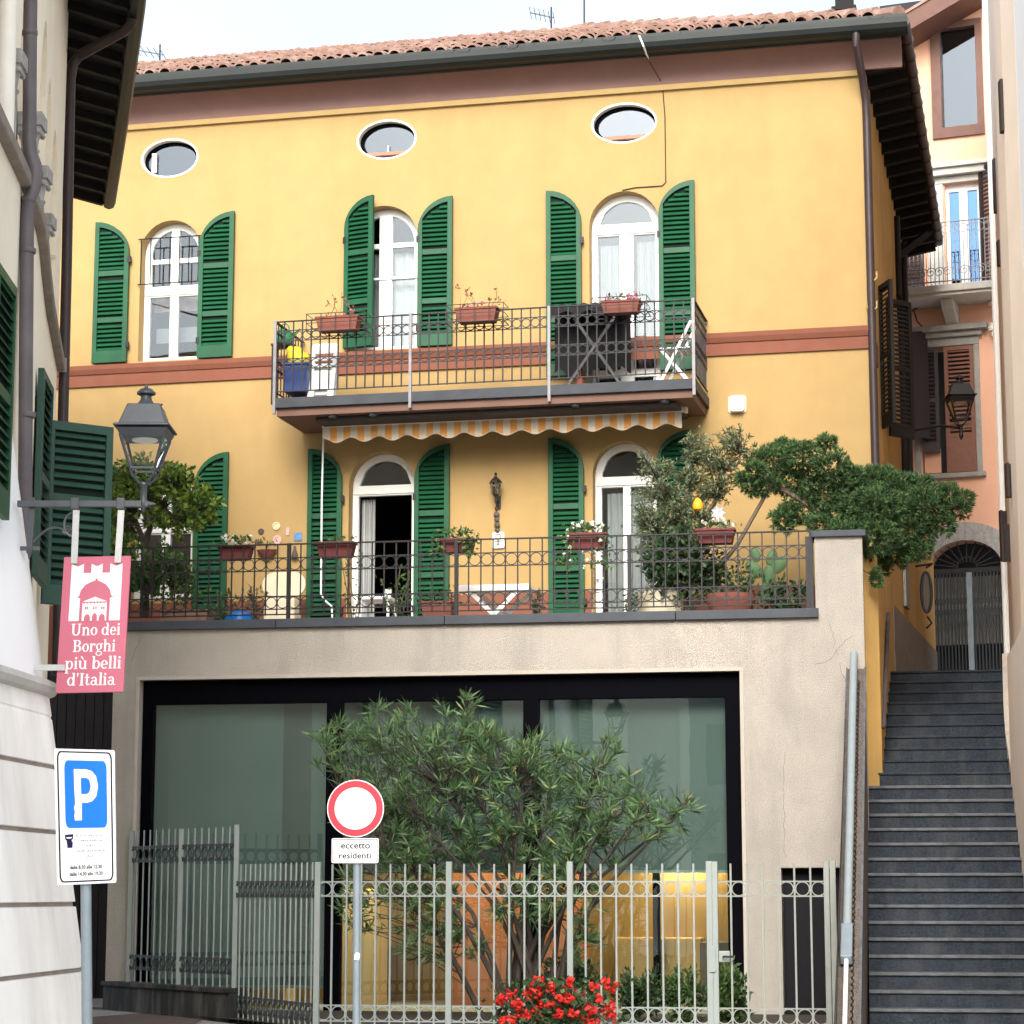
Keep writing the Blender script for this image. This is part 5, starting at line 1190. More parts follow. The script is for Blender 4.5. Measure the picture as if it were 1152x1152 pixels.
# balcony door
x0, x1, z0, z1 = DR; m = MB(); xm = (x0 + x1) / 2
m.plate([rect_loop(x0, x1, z0, z1), list(reversed(rect_loop(x0 + .06, xm - .07, z0 + .1, z1 - .12))), list(reversed(rect_loop(xm + .07, x1 - .06, z0 + .1, z1 - .12)))], .10, .17); o = pk.part('balcony_door', m, 'white_paint')
m = MB(); m.box(x0 + .03, x1 - .03, .13, .14, z0 + .05, z1 - .06); pk.part('pane', m, 'glass_blue_reflection', o)
q0, q1 = pz_(1080, 198), pz_(1080, 180); m = MB(); m.box(x0 - .35, x1 + .20, -.05, -.001, z1, q0); m.box(x0 - .45, x1 + .32, -.16, -.0, q0 + .001, q0 + .12); m.box(x0 - .5, x1 + .38, -.22, -.0, q0 + .121, q0 + .20); m.box(x0 - .3, x0 - .02, -.04, -.001, z0, z1 - .001); pk.part('door_surround', m, 'surround_pale', bevel=.01)
def pshut(x0, x1, z0, z1, y, mm, rot=0, rails=(.5,), bottom=.16):
    fr, sl = shutter_mb(x0, x1, z0, z1, y, None, rails=rails, sp=.07, bottom=bottom)
    if rot:
        c, s = math.cos(R(rot)), math.sin(R(rot))
        for m in (fr, sl): m.xform(lambda v: (x0 + (v.x - x0) * c + (v.y - y) * s, y - (v.x - x0) * s + (v.y - y) * c, v.z))
    o = pk.part('shutter', fr, mm); pk.part('louvre_panel', sl, mm, o)
r_ = prect(1105, 1121, 188, 325); pshut(r_[0], r_[0] + .5, r_[2], r_[3], -.03, 'shutter_deep', 40)
r_ = prect(1018, 1040, 262, 328); pshut(r_[0], r_[1], r_[2], pz_(1030, 200), -.03, 'shutter_deep')
# balcony
by = -.85; z1b = pz_(1080, 318, by); xa, xb = px_(1005, 330, by), px_(1128, 318, by)
m = MB(); m.box(xa, xb, by, -.001, z1b - .12, z1b); b_ = pk.part('balcony', m, 'surround_pale', bevel=.01)
m = MB(); m.box(xa + .03, xb - .03, by + .05, -.002, z1b - .17, z1b - .121); pk.part('balcony_moulding', m, 'surround_pale', b_)
m = MB(); q = px_(1072, 340); m.poly3([(q - .1, -.002, z1b - .18), (q - .1, -.6, z1b - .18), (q - .1, -.5, z1b - .32), (q - .1, -.002, z1b - .6)], (.2, 0, 0)); pk.part('console', m, 'surround_pale', b_, bevel=.01)
m = MB(); zr = pz_(1095, 246, by); ya = by + .04
for z in (z1b + .06, zr): m.beam((xa, ya, z), (xb, ya, z), .03, .015)
n = 26
for k in range(n + 1): x = xa + (xb - xa) * k / n; m.beam((x, ya, z1b), (x, ya, zr), .012, .012)
for k in range(n // 2):
    x = xa + (xb - xa) * (k + .5) / (n // 2)
    m.tube([(x + .09 * (1 - t / 22) * math.cos(t * .55), ya, z1b + .22 + .09 * (1 - t / 22) * math.sin(t * .55)) for t in range(18)], .008, 4)
    m.ring((x, ya, zr - .12), (1, 0), .07, .007, 10)
pk.part('railing', m, 'iron_grey', b_)
# lower window
x0, x1, z0, z1 = LW; m = MB(); xs0, xs1 = px_(1032, 460), px_(1104, 460)
m.box(xs0 - .05, xs1, -.05, -.001, z1, z1 + .14); m.box(x1 + .01, xs1, -.05, -.001, z0 - .02, z1 - .001); m.box(xs0 - .05, x0 - .01, -.05, -.001, z0 - .02, z1 - .001); m.box(xs0 - .15, xs1 + .06, -.12, -.001, z1 + .141, z1 + .23); m.box(xs0 - .22, xs1 + .16, -.20, -.001, z1 + .231, z1 + .33); m.box(xs0 - .1, xs1 + .05, -.10, .05, z0 - .1, z0 - .021)
pk.part('window_surround', m, 'surround', bevel=.012)
xm = px_(1061, 460); r_ = prect(1063, 1095, 393, 531)
pshut(xm + .04, x1, z0, z1, .02, 'shutter_brown', 0, (.36, .38), z0 * 0 + .62)
m = MB(); m.box(xm + .12, x1 - .08, -.008, -.001, z0 + .08, z0 + .56); m.plate([rect_loop(xm + .04, x1, z0, z0 + .64), list(reversed(rect_loop(xm + .10, x1 - .06, z0 + .06, z0 + .58)))], -.030, -.001); pk.part('shutter_panel', m, 'shutter_brown')
pshut(x0 + .02, xm - .06, z0 + .35, z1 - .02, -.05, 'shutter_deep', -12)
m = MB(); m.box(x0 + .03, xm - .07, .05, .08, z0 + .02, z0 + .42); pk.part('lower_panel', m, 'pink_wall')
m = MB(); c0 = PF.p(1024, 490, -.5); c1 = PF.p(1040, 372, -.1); m.poly3([(c0.x, -.5, c0.z), (c0.x + .22, -.1, c0.z), (c0.x + .22, -.1, c1.z), (c0.x, -.5, c1.z - .1)], (.03, .02, 0)); pk.part('open_shutter', m, 'shutter_deep')
# gate
m = MB(); r1_ = []; 
cxg = (GT[0] + GT[1]) / 2; hw = (GT[1] - GT[0]) / 2; zs = pz_(1088, 640); hh = GT[3] - zs
o_ = [(cxg + (hw + .30) * math.cos(math.pi * i / 20), zs + (hh + .30) * math.sin(math.pi * i / 20)) for i in range(21)]; i_ = [(cxg + hw * math.cos(math.pi * i / 20), zs + hh * math.sin(math.pi * i / 20)) for i in range(21)]
m.plate([o_ + list(reversed(i_))], -.05, .2); m.box(GT[0] - .3, GT[0], -.05, .2, zg0, zs - .001); m.box(GT[1], GT[1] + .3, -.05, .2, zg0, zs - .001); pk.part('gate_arch', m, 'stone_grey')
m = MB(); m.box(GT[0], GT[1], .10, .16, zs - .05, zs + .03)
for k in range(1, 12): a = math.pi * k / 12; m.beam((cxg + .18 * math.cos(a), .13, zs + .03 + .10 * math.sin(a)), (cxg + hw * math.cos(a), .13, zs + hh * math.sin(a)), .018, .018)
m.ring((cxg, .13, zs + .06), (1, 0), .16, .012, 14); pk.part('fanlight_grille', m, 'lamp_black')
m = MB(); n = 22
for k in range(n + 1): x = GT[0] + (GT[1] - GT[0]) * k / n; m.beam((x, .12, zg0 + .02), (x, .12, zs - .05), .022, .03)
for zc in (zg0 + .55, zg0 + 1.75):
    for k in range(n):
        x = GT[0] + (GT[1] - GT[0]) * k / n; dx = (GT[1] - GT[0]) / n
        for j in range(2): m.beam((x, .10, zc + j * .18), (x + dx, .10, zc + j * .18 + .18), .010, .014); m.beam((x + dx, .095, zc + j * .18), (x, .095, zc + j * .18 + .18), .010, .014)
gt = pk.part('folding_gate', m, 'fence_dark')
m = MB(); x = px_(1091, 700); m.beam((x, .08, zg0), (x, .08, zs - .05), .09, .06); pk.part('gate_mullion', m, 'galv', gt)
m = MB(); m.box(GT[0], GT[1], .5, .55, zg0 + 1.35, zs - .06); pk.part('gate_curtain', m, 'surround', gt)
# wires and insulators
m = MB(); m.tube([PF.p(x, y, -.1) for x, y in ((1026, 350), (1034, 345), (1060, 341), (1100, 338), (1120, 337))], .014, 5); m.tube([PF.p(x, y, -.1) for x, y in ((1028, 350), (1032, 362), (1040, 370))], .012, 5); pk.part('wall_cable', m, 'lamp_black')
for y in (343, 372):
    q = PF.p(1116, y, -.15); m = MB(); m.lathe((q.x, q.y, q.z), [(.06, 0), (.07, .04), (.04, .08), (.05, .12), (.02, .14)], 8); m.tube([(q.x, q.y, q.z), (q.x, q.y, q.z - .08), (q.x + .08, q.y + .05, q.z - .12), (q.x + .15, -.005, q.z - .1)], .014, 5); pk.part('insulator', m, 'white_reveal', smooth=True)
# alley wall
aw_ = Thing('alley_wall', 'ochre yellow wall with a grey dado beside the top of the upper stairs', 'wall', WF, (atd(1030, 700, 34).x, 34, 4.3))
pa, pb = P(1007, 31.0), P(1055, 37.2)
aw_.part('wall', wpoly([pa, pb], 3.8, 7.1), 'yellow_side')
m = wpoly([(pa[0] + .02, pa[1]), (pb[0] + .02, pb[1])], 3.8, 5.40, .012); aw_.part('dado', m, 'stone_beam')
t = lambda k, z, o=.05: Vector((pa[0] + (pb[0] - pa[0]) * k + o, pa[1] + (pb[1] - pa[1]) * k, z))
m = MB(); a, b = t(.22, 5.55, .03), t(.30, 5.55, .03); m.hexa([t(.22, 5.55, .01), t(.30, 5.55, .01), t(.30, 5.55, .05), t(.22, 5.55, .05), t(.22, 6.2, .01), t(.30, 6.2, .01), t(.30, 6.2, .05), t(.22, 6.2, .05)]); single('wall_plaque', 'narrow grey rectangular plaque on the ochre alley wall', 'plaque', m, 'surround', WF, a)
si = Thing('hanging_shop_sign', 'dark oval wrought iron sign standing out from the ochre alley wall', 'sign', WF, t(.52, 5.6, .02))
c = t(.52, 5.98, .16); m = MB(); m.tube([c + Vector((.075 * math.cos(2 * math.pi * k / 20), .03, .30 * math.sin(2 * math.pi * k / 20))) for k in range(20)], .022, 6, True); si.part('rim', m, 'lamp_black')
m = MB(); m.lathe(c + Vector((0, .03, -.28)), [(.01, 0), (.04, .09), (.06, .28), (.04, .47), (.01, .56)], 12, 1, .08); si.part('board', m, 'cabinet_dark')
m = MB(); m.tube([t(.52, 6.36, 0), c + Vector((.1, 0, .42)), c + Vector((0, .02, .36))], .018, 5); m.tube([c + Vector((0, .02, -.36)), c + Vector((.06, 0, -.46)), c + Vector((-.02, 0, -.54))], .016, 5); si.part('bracket_arm', m, 'lamp_black')
# alley lantern
lq = atd(1080, 447, 33.5); al = Thing('alley_lantern', 'black wall lantern in front of the brown shutters of the pink house', 'street lamp', WF, (lq.x, 33.5, atd(1080, 483, 33.5).z))
lantern(al, lq, .43, 'lamp_black')
m = MB(); a = atd(1079, 481, 33.5); b = atd(1058, 479, 33.8); m.tube([a, b, b + Vector((-.4, .3, -.02))], .02, 6); al.part('arm', m, 'lamp_black')

# house across the street, behind the viewer: it shows in the shop panes
oh = Thing('opposite_house', 'pale house across the street, seen only as a reflection in the shop panes', 'house', WF, (0, -14, 0))
m = MB(); wn = [rect_loop(x, x + 1.1, z, z + 1.7) for x in (-31.4, -28, -24.6, -21.2, -17.8, -14.4, -11, -7.6, -4.2, -.8, 2.6, 6) for z in (1.0, 4.6, 8.0)]
m.plate([rect_loop(-34, 10, 0, 11)] + [list(reversed(r)) for r in wn], -14.3, -14); m.box(-34, 10, -20, -14.301, 0, 11); oh.part('wall', m, 'surround')
for r in wn:
    m = MB(); (xa, za), (xb, zb_) = r[0], r[2]; m.plate([r, list(reversed(rect_loop(xa + .08, xb - .08, za + .08, zb_ - .08)))], -14.2, -14.1); o = oh.part('window', m, 'white_paint')
    m = MB(); m.box(xa + .05, xb - .05, -14.18, -14.15, za + .05, zb_ - .05); oh.part('pane', m, 'glass', o)
    for s_ in (-1, 1): m = MB(); x = xa - .58 if s_ < 0 else xb + .03; m.box(x, x + .55, -13.99, -13.94, za, zb_); oh.part('shutter', m, 'green_old')
m = MB(); m.poly3([(-34.6, -13.2, 10.9), (10.6, -13.2, 10.9), (10.6, -17, 12.4), (-34.6, -17, 12.4)], (0, 0, .15)); oh.part('roof', m, 'tile')
# ------------------------------------------------------------------ flower boxes
def trough_mb(x0, x1, z0, z1, y0, y1, tp=.03):
    m = MB()
    m.hexa([(x0 + tp, y0 + tp * .6, z0), (x1 - tp, y0 + tp * .6, z0), (x1 - tp, y1 - tp * .6, z0), (x0 + tp, y1 - tp * .6, z0), (x0, y0, z1 - .03), (x1, y0, z1 - .03), (x1, y1, z1 - .03), (x0, y1, z1 - .03)])
    m.box(x0 - .012, x1 + .012, y0 - .012, y1 + .012, z1 - .029, z1); return m
def flower_box(fr, x0p, x1p, yt, yb, y, dep, mm, label, group, leaf, nl, hl, fl=None, nf=0, cage=False, droop=0.0, dry=False, name='flower_box'):
    cp_, cx_ = (yt + yb) / 2, (x0p + x1p) / 2
    x0, x1 = fr.p(x0p, cp_, y).x, fr.p(x1p, cp_, y).x; z0, z1 = fr.p(cx_, yb, y).z, fr.p(cx_, yt, y).z
    T = Thing(name, label, 'flower box', fr, ((x0 + x1) / 2, y + dep / 2, z0), group)
    T.part('box', trough_mb(x0, x1, z0, z1, y, y + dep), mm, bevel=.006)
    c = ((x0 + x1) / 2, y + dep / 2, z1)
    m = small_plant(c, (x1 - x0) * .8, hl, nl, .06, .03, None, dep * .8, .4)
    if droop:
        for i in range(int(nl * 1.1)):
            side_ = rnd.choice((-1, 1)) if droop > .2 else 0
            p = Vector((c[0] + (side_ * (x1 - x0) * .45 if side_ else 0) + rnd.gauss(0, .12) * (x1 - x0), y - .03 - abs(rnd.gauss(0, .03)), z1 - rnd.random() * droop)); m.leaf(p, rdir(-.3), .055, .03)
    T.part('plant', m, leaf)
    if dry:
        m = MB(); st = MB()
        for i in range(7):
            p = Vector((c[0] + rnd.uniform(-.45, .4) * (x1 - x0), c[1], z1)); q = p + Vector((rnd.uniform(-.16, .10), rnd.uniform(-.05, .05), rnd.uniform(.1, .30)))
            st.tube([p, p.lerp(q, .5) + Vector((.03, 0, 0)), q], .004, 4)
            for k in range(4): m.leaf(q + rdir() * .02, rdir(), .05, .03)
        T.part('dry_stalk', st, 'dry'); T.part('dry_leaves', m, 'dry')
    if fl:
        m = MB()
        for i in range(nf):
            dz = rnd.random() * hl + .02; p = Vector((c[0] + rnd.uniform(-.48, .48) * (x1 - x0), c[1] + rnd.uniform(-.6, .4) * dep, z1 + dz))
            if droop and i % 3 == 0: p = Vector((c[0] + rnd.uniform(-.6, .4) * (x1 - x0), y - .05, z1 - rnd.random() * droop))
            m.flower(p, .026, 8)
        T.part('flowers', m, fl)
    if cage:
        m = MB(); a, b, d, e, f = x0 - .10, x1 + .10, y - .05, y + dep + .03, z0 - .015
        for z in (f, (z0 + z1) / 2, z1 + .025): m.tube([(a, d, z), (b, d, z), (b, e, z), (a, e, z)], .006, 4, True)
        for k in range(5): x = a + (b - a) * k / 4; m.tube([(x, e, f), (x, d, f), (x, d, z1 + .025)], .006, 4)
        T.part('wire_holder', m, 'iron')
    return T
G1 = 'flower boxes hung along the terrace railing'; G2 = 'flower boxes in wire holders along the balcony railing'
flower_box(LF, 245, 281, 613, 629, .10, .18, 'terracotta_dark', 'dark red flower box of white flowers by the shutter near the blue basin', G1, 'lf_plant', 90, .10, 'fl_white', 14)
flower_box(LF, 356, 397, 609, 626, .10, .18, 'terracotta_dark', 'dark red flower box with only a few low leaves on the terrace railing', G1, 'lf_plant', 40, .05)
flower_box(LF, 493, 532, 605, 621, .10, .18, 'terracotta_dark', 'dark red flower box of trailing green leaves without flowers on the terrace railing', G1, 'lf_plant', 110, .10, None, 0, False, .22)
flower_box(LF, 637, 682, 599, 617, .10, .18, 'terracotta_dark', 'dark red flower box of white flowers spilling down over the terrace railing', G1, 'lf_plant', 150, .10, 'fl_white', 34, False, .42)
flower_box(LF, 783, 826, 594, 611, .10, .18, 'terracotta_dark', 'dark red flower box of white and blue flowers beneath the olive tree', G1, 'lf_plant', 70, .08, 'fl_white', 12)
flower_box(HF, 355, 402, 355, 371, BY - .30, .20, 'terracotta', 'terracotta flower box with dry stalks above the white folded chair on the balcony', G2, 'lf_plant', 14, .04, 'fl_pink', 3, True, dry=True)
flower_box(HF, 512, 558, 345, 361, BY - .30, .20, 'terracotta', 'terracotta flower box with dry stalks and few pink blooms between the two balcony shutters', G2, 'lf_plant', 22, .05, 'fl_pink', 5, True, dry=True)
flower_box(HF, 676, 719, 337, 351, BY - .30, .20, 'terracotta', 'terracotta flower box with bright pink geraniums above the covered balcony table', G2, 'lf_plant', 40, .07, 'fl_pink', 13, True)
# ------------------------------------------------------------------ balcony things
def HP(a, b, y): return HF.p(a, b, y)
def boxT(name, label, cat, fr, x0p, x1p, yt, yb, y, dep, mm, rim=True, tp=.02):
    x0, x1 = fr.p(x0p, yb, y).x, fr.p(x1p, yb, y).x; z0, z1 = fr.p(x0p, yb, y).z, fr.p(x0p, yt, y).z
    T = Thing(name, label, cat, fr, ((x0 + x1) / 2, y + dep / 2, z0)); m = MB()
    m.hexa([(x0 + tp, y + tp, z0), (x1 - tp, y + tp, z0), (x1 - tp, y + dep - tp, z0), (x0 + tp, y + dep - tp, z0), (x0, y, z1), (x1, y, z1), (x1, y + dep, z1), (x0, y + dep, z1)])
    T.part('body', m, mm, bevel=.01)
    if rim: m = MB(); m.box(x0 - .015, x1 + .015, y - .015, y + dep + .015, z1 + .001, z1 + .03); T.part('rim', m, mm, bevel=.006)
    T.x0, T.x1, T.z0, T.z1 = x0, x1, z0, z1; return T
bb = bzt + .002
T = boxT('crate', 'dark blue plastic bin with a yellow bag on it, on the balcony', 'bin', HF, 317, 345, 411, 441, BY + .18, .34, 'blue_plastic')
m = MB(); q = HP(333, 400, BY + .3); m.sphere((q.x, q.y, T.z1 + .13), .115, 10, 1, .9, 1.15); m.sphere((q.x - .06, q.y, T.z1 + .2), .07, 8); m.sphere((q.x + .07, q.y, T.z1 + .10), .09, 8, 1.2)
single('plastic_bag', 'bright yellow plastic bag lying on the dark blue bin', 'bag', m, 'yellow_bag', HF, (q.x, q.y, T.z1 + .031), smooth=True)
T = Thing('watering_can', 'green watering can on a dark rack in the balcony corner', 'watering can', HF, HP(320, 388, BY + .45)); c = HP(320, 388, BY + .45)
m = MB(); m.lathe(c, [(.09, 0), (.10, .03), (.09, .16), (.06, .19)], 12); T.part('body', m, 'green_plastic', smooth=True)
m = MB(); m.tube([c + Vector((.08, 0, .05)), c + Vector((.2, 0, .2))], [.02, .012], 8); T.part('spout', m, 'green_plastic'); m = MB(); m.tube([c + Vector((-.06 * math.cos(t * .4), 0, .19 + .08 * math.sin(t * .4))) for t in range(9)], .01, 6); T.part('handle', m, 'green_plastic')
m = MB(); a, b = c.x - .14, c.x + .12; m.box(a, b, c.y - .12, c.y + .12, bb, c.z - .002)
T2 = Thing('shelf_unit', 'small dark rack carrying the green watering can in the balcony corner', 'rack', HF, (c.x, c.y, bb)); m = MB(); m.box(a, b, c.y - .12, c.y + .12, c.z - .03, c.z - .002); T2.part('shelf', m, 'iron')
m = MB()
for sx in (a + .02, b - .02):
    for sy in (-.1, .1): m.beam((sx, c.y + sy, bb), (sx, c.y + sy, c.z - .031), .02, .02)
T2.part('leg', m, 'iron')
T = Thing('folded_chair', 'white folded plastic chair leaning beside the dark blue bin', 'chair', HF, (HP(360, 440, BY + .3).x, BY + .3, bb))
a, b = HP(345, 440, BY + .3), HP(375, 384, BY + .3); lean = lambda v: (v.x + (v.z - bb) * .05, v.y + (v.z - bb) * .12, v.z)
m = MB(); zt_ = b.z; holes_ = [rect_loop(a.x + .05, b.x - .05, zt_ - .17 - .09 * k, zt_ - .13 - .09 * k) for k in range(3)] + [rect_loop(a.x + .08, b.x - .08, bb + .03, bb + .16)]
m.plate([round_rect(a.x, b.x, bb + .005, zt_, .04)] + [list(reversed(h)) for h in holes_], BY + .3, BY + .33); m.xform(lean); T.part('backrest', m, 'white_plastic', bevel=.006)
m = MB(); m.box(a.x + .03, b.x - .03, BY + .36, BY + .39, bb + .1, bb + .5); m.xform(lean); T.part('seat', m, 'white_plastic')
for s_ in (a.x + .02, b.x - .02): m = MB(); m.beam((s_, BY + .42, bb), (s_, BY + .38, zt_ - .12), .03, .03); m.xform(lean); T.part('leg', m, 'white_plastic')
m = MB(); q = HP(338, 412, BY + .6); m.lathe((q.x, q.y, bb), [(.06, 0), (.08, .1), (.095, .18), (.1, .2)], 10); single('plant_pot', 'small terracotta pot half hidden between the blue bin and the folded chair', 'pot', m, 'terracotta', HF, (q.x, q.y, bb), smooth=True)
# table under a dark cover
T = Thing('covered_table', 'balcony table with crossed grey legs under a dark cover', 'table', HF, (HP(670, 425, -.65).x, -.65, bb))
x0, x1 = HP(626, 350, -.65).x, HP(706, 350, -.65).x; zt_ = HP(660, 350, -.65).z
m = MB(); m.box(x0, x1, -.95, -.35, zt_ - .03, zt_); T.part('tabletop', m, 'grey_wood')
m = MB(); n = 26; vs = []
for i in range(n + 1):
    x = x0 - .03 + (x1 - x0 + .06) * i / n; vs += [(x, -.62 + .02 * math.sin(i * 1.3), bb + .26 + .05 * math.sin(i * .9)), (x, -.60, zt_ + .005), (x, -.97 + .01 * math.sin(i), zt_ + .012 + .012 * math.sin(i * 1.7)), (x, -.985 + .012 * math.sin(i * 1.4), zt_ - .10 - .03 * math.sin(i * .8))]
m.add(vs, [(4 * i + a, 4 * i + 4 + a, 4 * i + 5 + a, 4 * i + 1 + a) for i in range(n) for a in range(3)]); T.part('cover', m, 'dark_cloth', smooth=True)
for (xa, xb, yy_) in ((636, 700, -.90), (700, 640, -.86)):
    a, b = HP(xa, 424, yy_), HP(xb, 356, yy_); m = MB(); m.beam((a.x, yy_, bb), (b.x, yy_, zt_ - .03), .034, .025, (0, 1, 0)); T.part('leg', m, 'grey_wood')
for k, px in enumerate((652, 668)):
    q = HP(px, 415, -.8); m = MB(); m.lathe((q.x, -.8, bb), [(.05, 0), (.05, .12), (.025, .18), (.02, .24)], 8); single('bottle', ['brown bottle standing under the covered balcony table', 'dark bottle standing under the covered balcony table'][k], 'bottle', m, ['terracotta', 'lamp_black'][k], HF, (q.x, -.8, bb), smooth=True)
def xchair(fr, name, label, cat, cx, y, z0, zt, w_, d_, mm, back=1, lw=.035):
    T = Thing(name, label, cat, fr, (cx, y, z0)); zs = z0 + (zt - z0) * .55
    for yy_ in (y - d_ / 2, y + d_ / 2):
        m = MB(); m.beam((cx - w_ / 2, yy_, z0), (cx + w_ / 2 * (1.1 if back else 1), yy_, zt if back > 0 else zs), lw, lw * .6, (0, 1, 0)); T.part('leg', m, mm)
        m = MB(); m.beam((cx + w_ / 2, yy_ + .03, z0), (cx - w_ / 2 * .9, yy_ + .03, zs), lw, lw * .6, (0, 1, 0)); T.part('leg', m, mm)
    m = MB()
    for k in range(5): x = cx - w_ / 2 + w_ * (k + .5) / 5; m.box(x - w_ / 11.5, x + w_ / 11.5, y - d_ / 2, y + d_ / 2, zs, zs + .02)
    T.part('seat', m, mm, bevel=.004)
    if back:
        m = MB()
        for k in range(2): t = .78 + .16 * k; m.box(cx - w_ / 2 + w_ * 1.05 * t - .012, cx - w_ / 2 + w_ * 1.05 * t + .012, y - d_ / 2 + .02, y + d_ / 2 - .02, z0 + (zt - z0) * t - .03, z0 + (zt - z0) * t + .03)
        T.part('backrest', m, mm)
    return T
a = HP(745, 424, -.7); b = HP(779, 364, -.7); xchair(HF, 'folding_chair', 'white slatted folding chair standing open next to the covered balcony table', 'chair', (a.x + b.x) / 2, -.72, bb, b.z, b.x - a.x, .38, 'white_plastic')
# ------------------------------------------------------------------ things on the house wall
q = HF.p(557.5, 566, 0); wl_ = Thing('wall_lantern', 'small black carriage lantern on the yellow wall between the two terrace doors', 'wall lamp', HF, (q.x, -.02, q.z))
c = Vector((HF.p(557.5, 548, -.16).x, -.16, HF.p(557.5, 548, -.16).z))
m = MB(); m.lathe(c + Vector((0, 0, .05)), [(.085, 0), (.06, .04), (.02, .075), (.012, .1), (.02, .115), (.004, .135)], 6); wl_.part('hood', m, 'lamp_black')
m = MB()
for k in range(6): an = 2 * math.pi * k / 6; m.beam(c + Vector((.068 * math.cos(an), .068 * math.sin(an), .05)), c + Vector((.040 * math.cos(an), .04 * math.sin(an), -.09)), .009, .009)
m.lathe(c + Vector((0, 0, -.12)), [(.01, 0), (.035, .02), (.042, .03)], 6); wl_.part('cage', m, 'lamp_black')
m = MB(); m.lathe(c + Vector((0, 0, -.09)), [(.036, 0), (.062, .14)], 6); wl_.part('pane', m, 'glass_clear')
m = MB(); m.tube([(c.x, -.01, c.z - .16), (c.x, -.08, c.z - .21), (c.x, -.16, c.z - .19), (c.x, -.16, c.z - .12)], .012, 6); m.box(c.x - .03, c.x + .03, -.015, -.001, c.z - .25, c.z - .08); wl_.part('bracket_arm', m, 'lamp_black')
wc = Thing('wind_chime', 'string of small hanging ornaments beneath the black wall lantern', 'wind chime', HF, (HF.p(559, 598, -.04).x, -.04, HF.p(559, 598, -.04).z))
m = MB(); a, b = HF.p(558, 568, -.04), HF.p(559.5, 598, -.04); m.tube([a, b], .004, 4); wc.part('cord', m, 'lamp_black')
m = MB()
for k, s_ in ((.12, .02), (.36, .035), (.55, .03), (.75, .035), (.95, .03)): c = a.lerp(b, k); m.sphere(c, s_, 8, 1.1, .5, 1)
wc.part('ornament', m, 'plate_dark', smooth=True)
q = HF.p(561, 608, 0); m = MB(); m.plate([round_rect(q.x - .075, q.x + .075, q.z - .10, q.z + .10, .02)], -.03, -.001)
wp = Thing('ceramic_plaque', 'white ceramic wall plaque with a dark motif below the wind chime', 'plaque', HF, (q.x, -.01, q.z - .1)); wp.part('tile', m, 'white_paint', bevel=.004)
m = MB(); m.ring((q.x, -.033, q.z + .045), (1, 0), .03, .007, 10); m.box(q.x - .04, q.x + .04, -.034, -.031, q.z - .02, q.z - .005); m.box(q.x - .008, q.x + .008, -.0345, -.031, q.z - .07, q.z + .02); m.box(q.x - .03, q.x + .03, -.034, -.031, q.z - .055, q.z - .045); wp.part('motif', m, 'plate_dark')
q = HF.p(830, 455, 0); al_ = Thing('alarm_box', 'square white alarm box on the yellow wall above the olive tree', 'alarm box', HF, (q.x, -.01, q.z - .11))
m = MB(); m.plate([round_rect(q.x - .115, q.x + .105, q.z - .105, q.z + .105, .03)], -.015, -.001); al_.part('back_plate', m, 'awning_beige')
m = MB(); m.plate([round_rect(q.x - .085, q.x + .085, q.z - .10, q.z + .095, .04)], -.09, -.016); al_.part('cover', m, 'white_plastic', bevel=.02)
GP = 'decorative plates on the yellow wall'
for px, py, r_, mm, lab in ((311, 592, .052, 'plate_a', 'round olive wreath plate, highest of the plates on the yellow wall'), (294, 598, .038, 'plate_dark', 'small dark round plate beside the olive wreath plate'), (312, 607.5, .058, 'plate_pink', 'round pink plate beneath the wreath plate on the yellow wall')):
    q = HF.p(px, py, 0); m = MB(); m.lathe((q.x, q.z, 0), [(r_, 0), (r_, .012), (r_ * .7, .016), (r_ * .6, .010), (.004, .010)], 18); m.xform(lambda v: (v.x, -.002 - v.z, v.y)); single('wall_plate', lab, 'plate', m, mm, HF, q, GP, smooth=True)
q = HF.p(335.5, 604, 0); m = MB(); m.plate([round_rect(q.x - .05, q.x + .05, q.z - .05, q.z + .05, .006)], -.015, -.001); single('wall_tile', 'square blue painted tile beside the round plates on the yellow wall', 'tile', m, 'plate_blue', HF, q, GP)
q = HF.p(324, 598, 0); m = MB(); m.plate([round_rect(q.x - .022, q.x + .022, q.z - .05, q.z + .05, .015)], -.015, -.001); single('wall_ornament', 'narrow pink ornament between the wreath plate and the blue tile', 'ornament', m, 'plate_pink', HF, q, GP)
q = HF.p(291, 609, 0); m = MB(); m.box(q.x - .05, q.x + .05, -.02, -.001, q.z - .02, q.z + .01)
for k in range(3): m.tube([(q.x - .04 + .04 * k, -.012, q.z - .05), (q.x - .03 + .03 * k, -.012, q.z + .03)], .008, 5)
single('key_rack', 'small dark ornament rack just above the railing beside the pink plate', 'ornament', m, 'plate_dark', HF, q)
q = HF.p(302, 622, 0); T = Thing('wall_planter', 'small terracotta half pot with a plant hung on the yellow wall under the plates', 'planter', HF, (q.x, -.05, q.z - .05)); m = MB(); m.lathe((q.x, -.06, q.z - .07), [(.04, 0), (.08, .06), (.1, .1)], 12, 1.4, .6); T.part('pot', m, 'terracotta_dark', smooth=True); T.part('plant', small_plant((q.x, -.08, q.z + .03), .25, .1, 40, .05, .02), 'lf_plant')
q = HF.p(333, 622, 0); m = MB(); m.lathe((q.x, -.05, q.z - .08), [(.035, 0), (.045, .04), (.02, .11), (.015, .16)], 8, 1, .5); single('bottle', 'small dark bottle ornament on the yellow wall below the blue tile', 'bottle', m, 'plate_dark', HF, (q.x, -.05, q.z - .08), smooth=True)
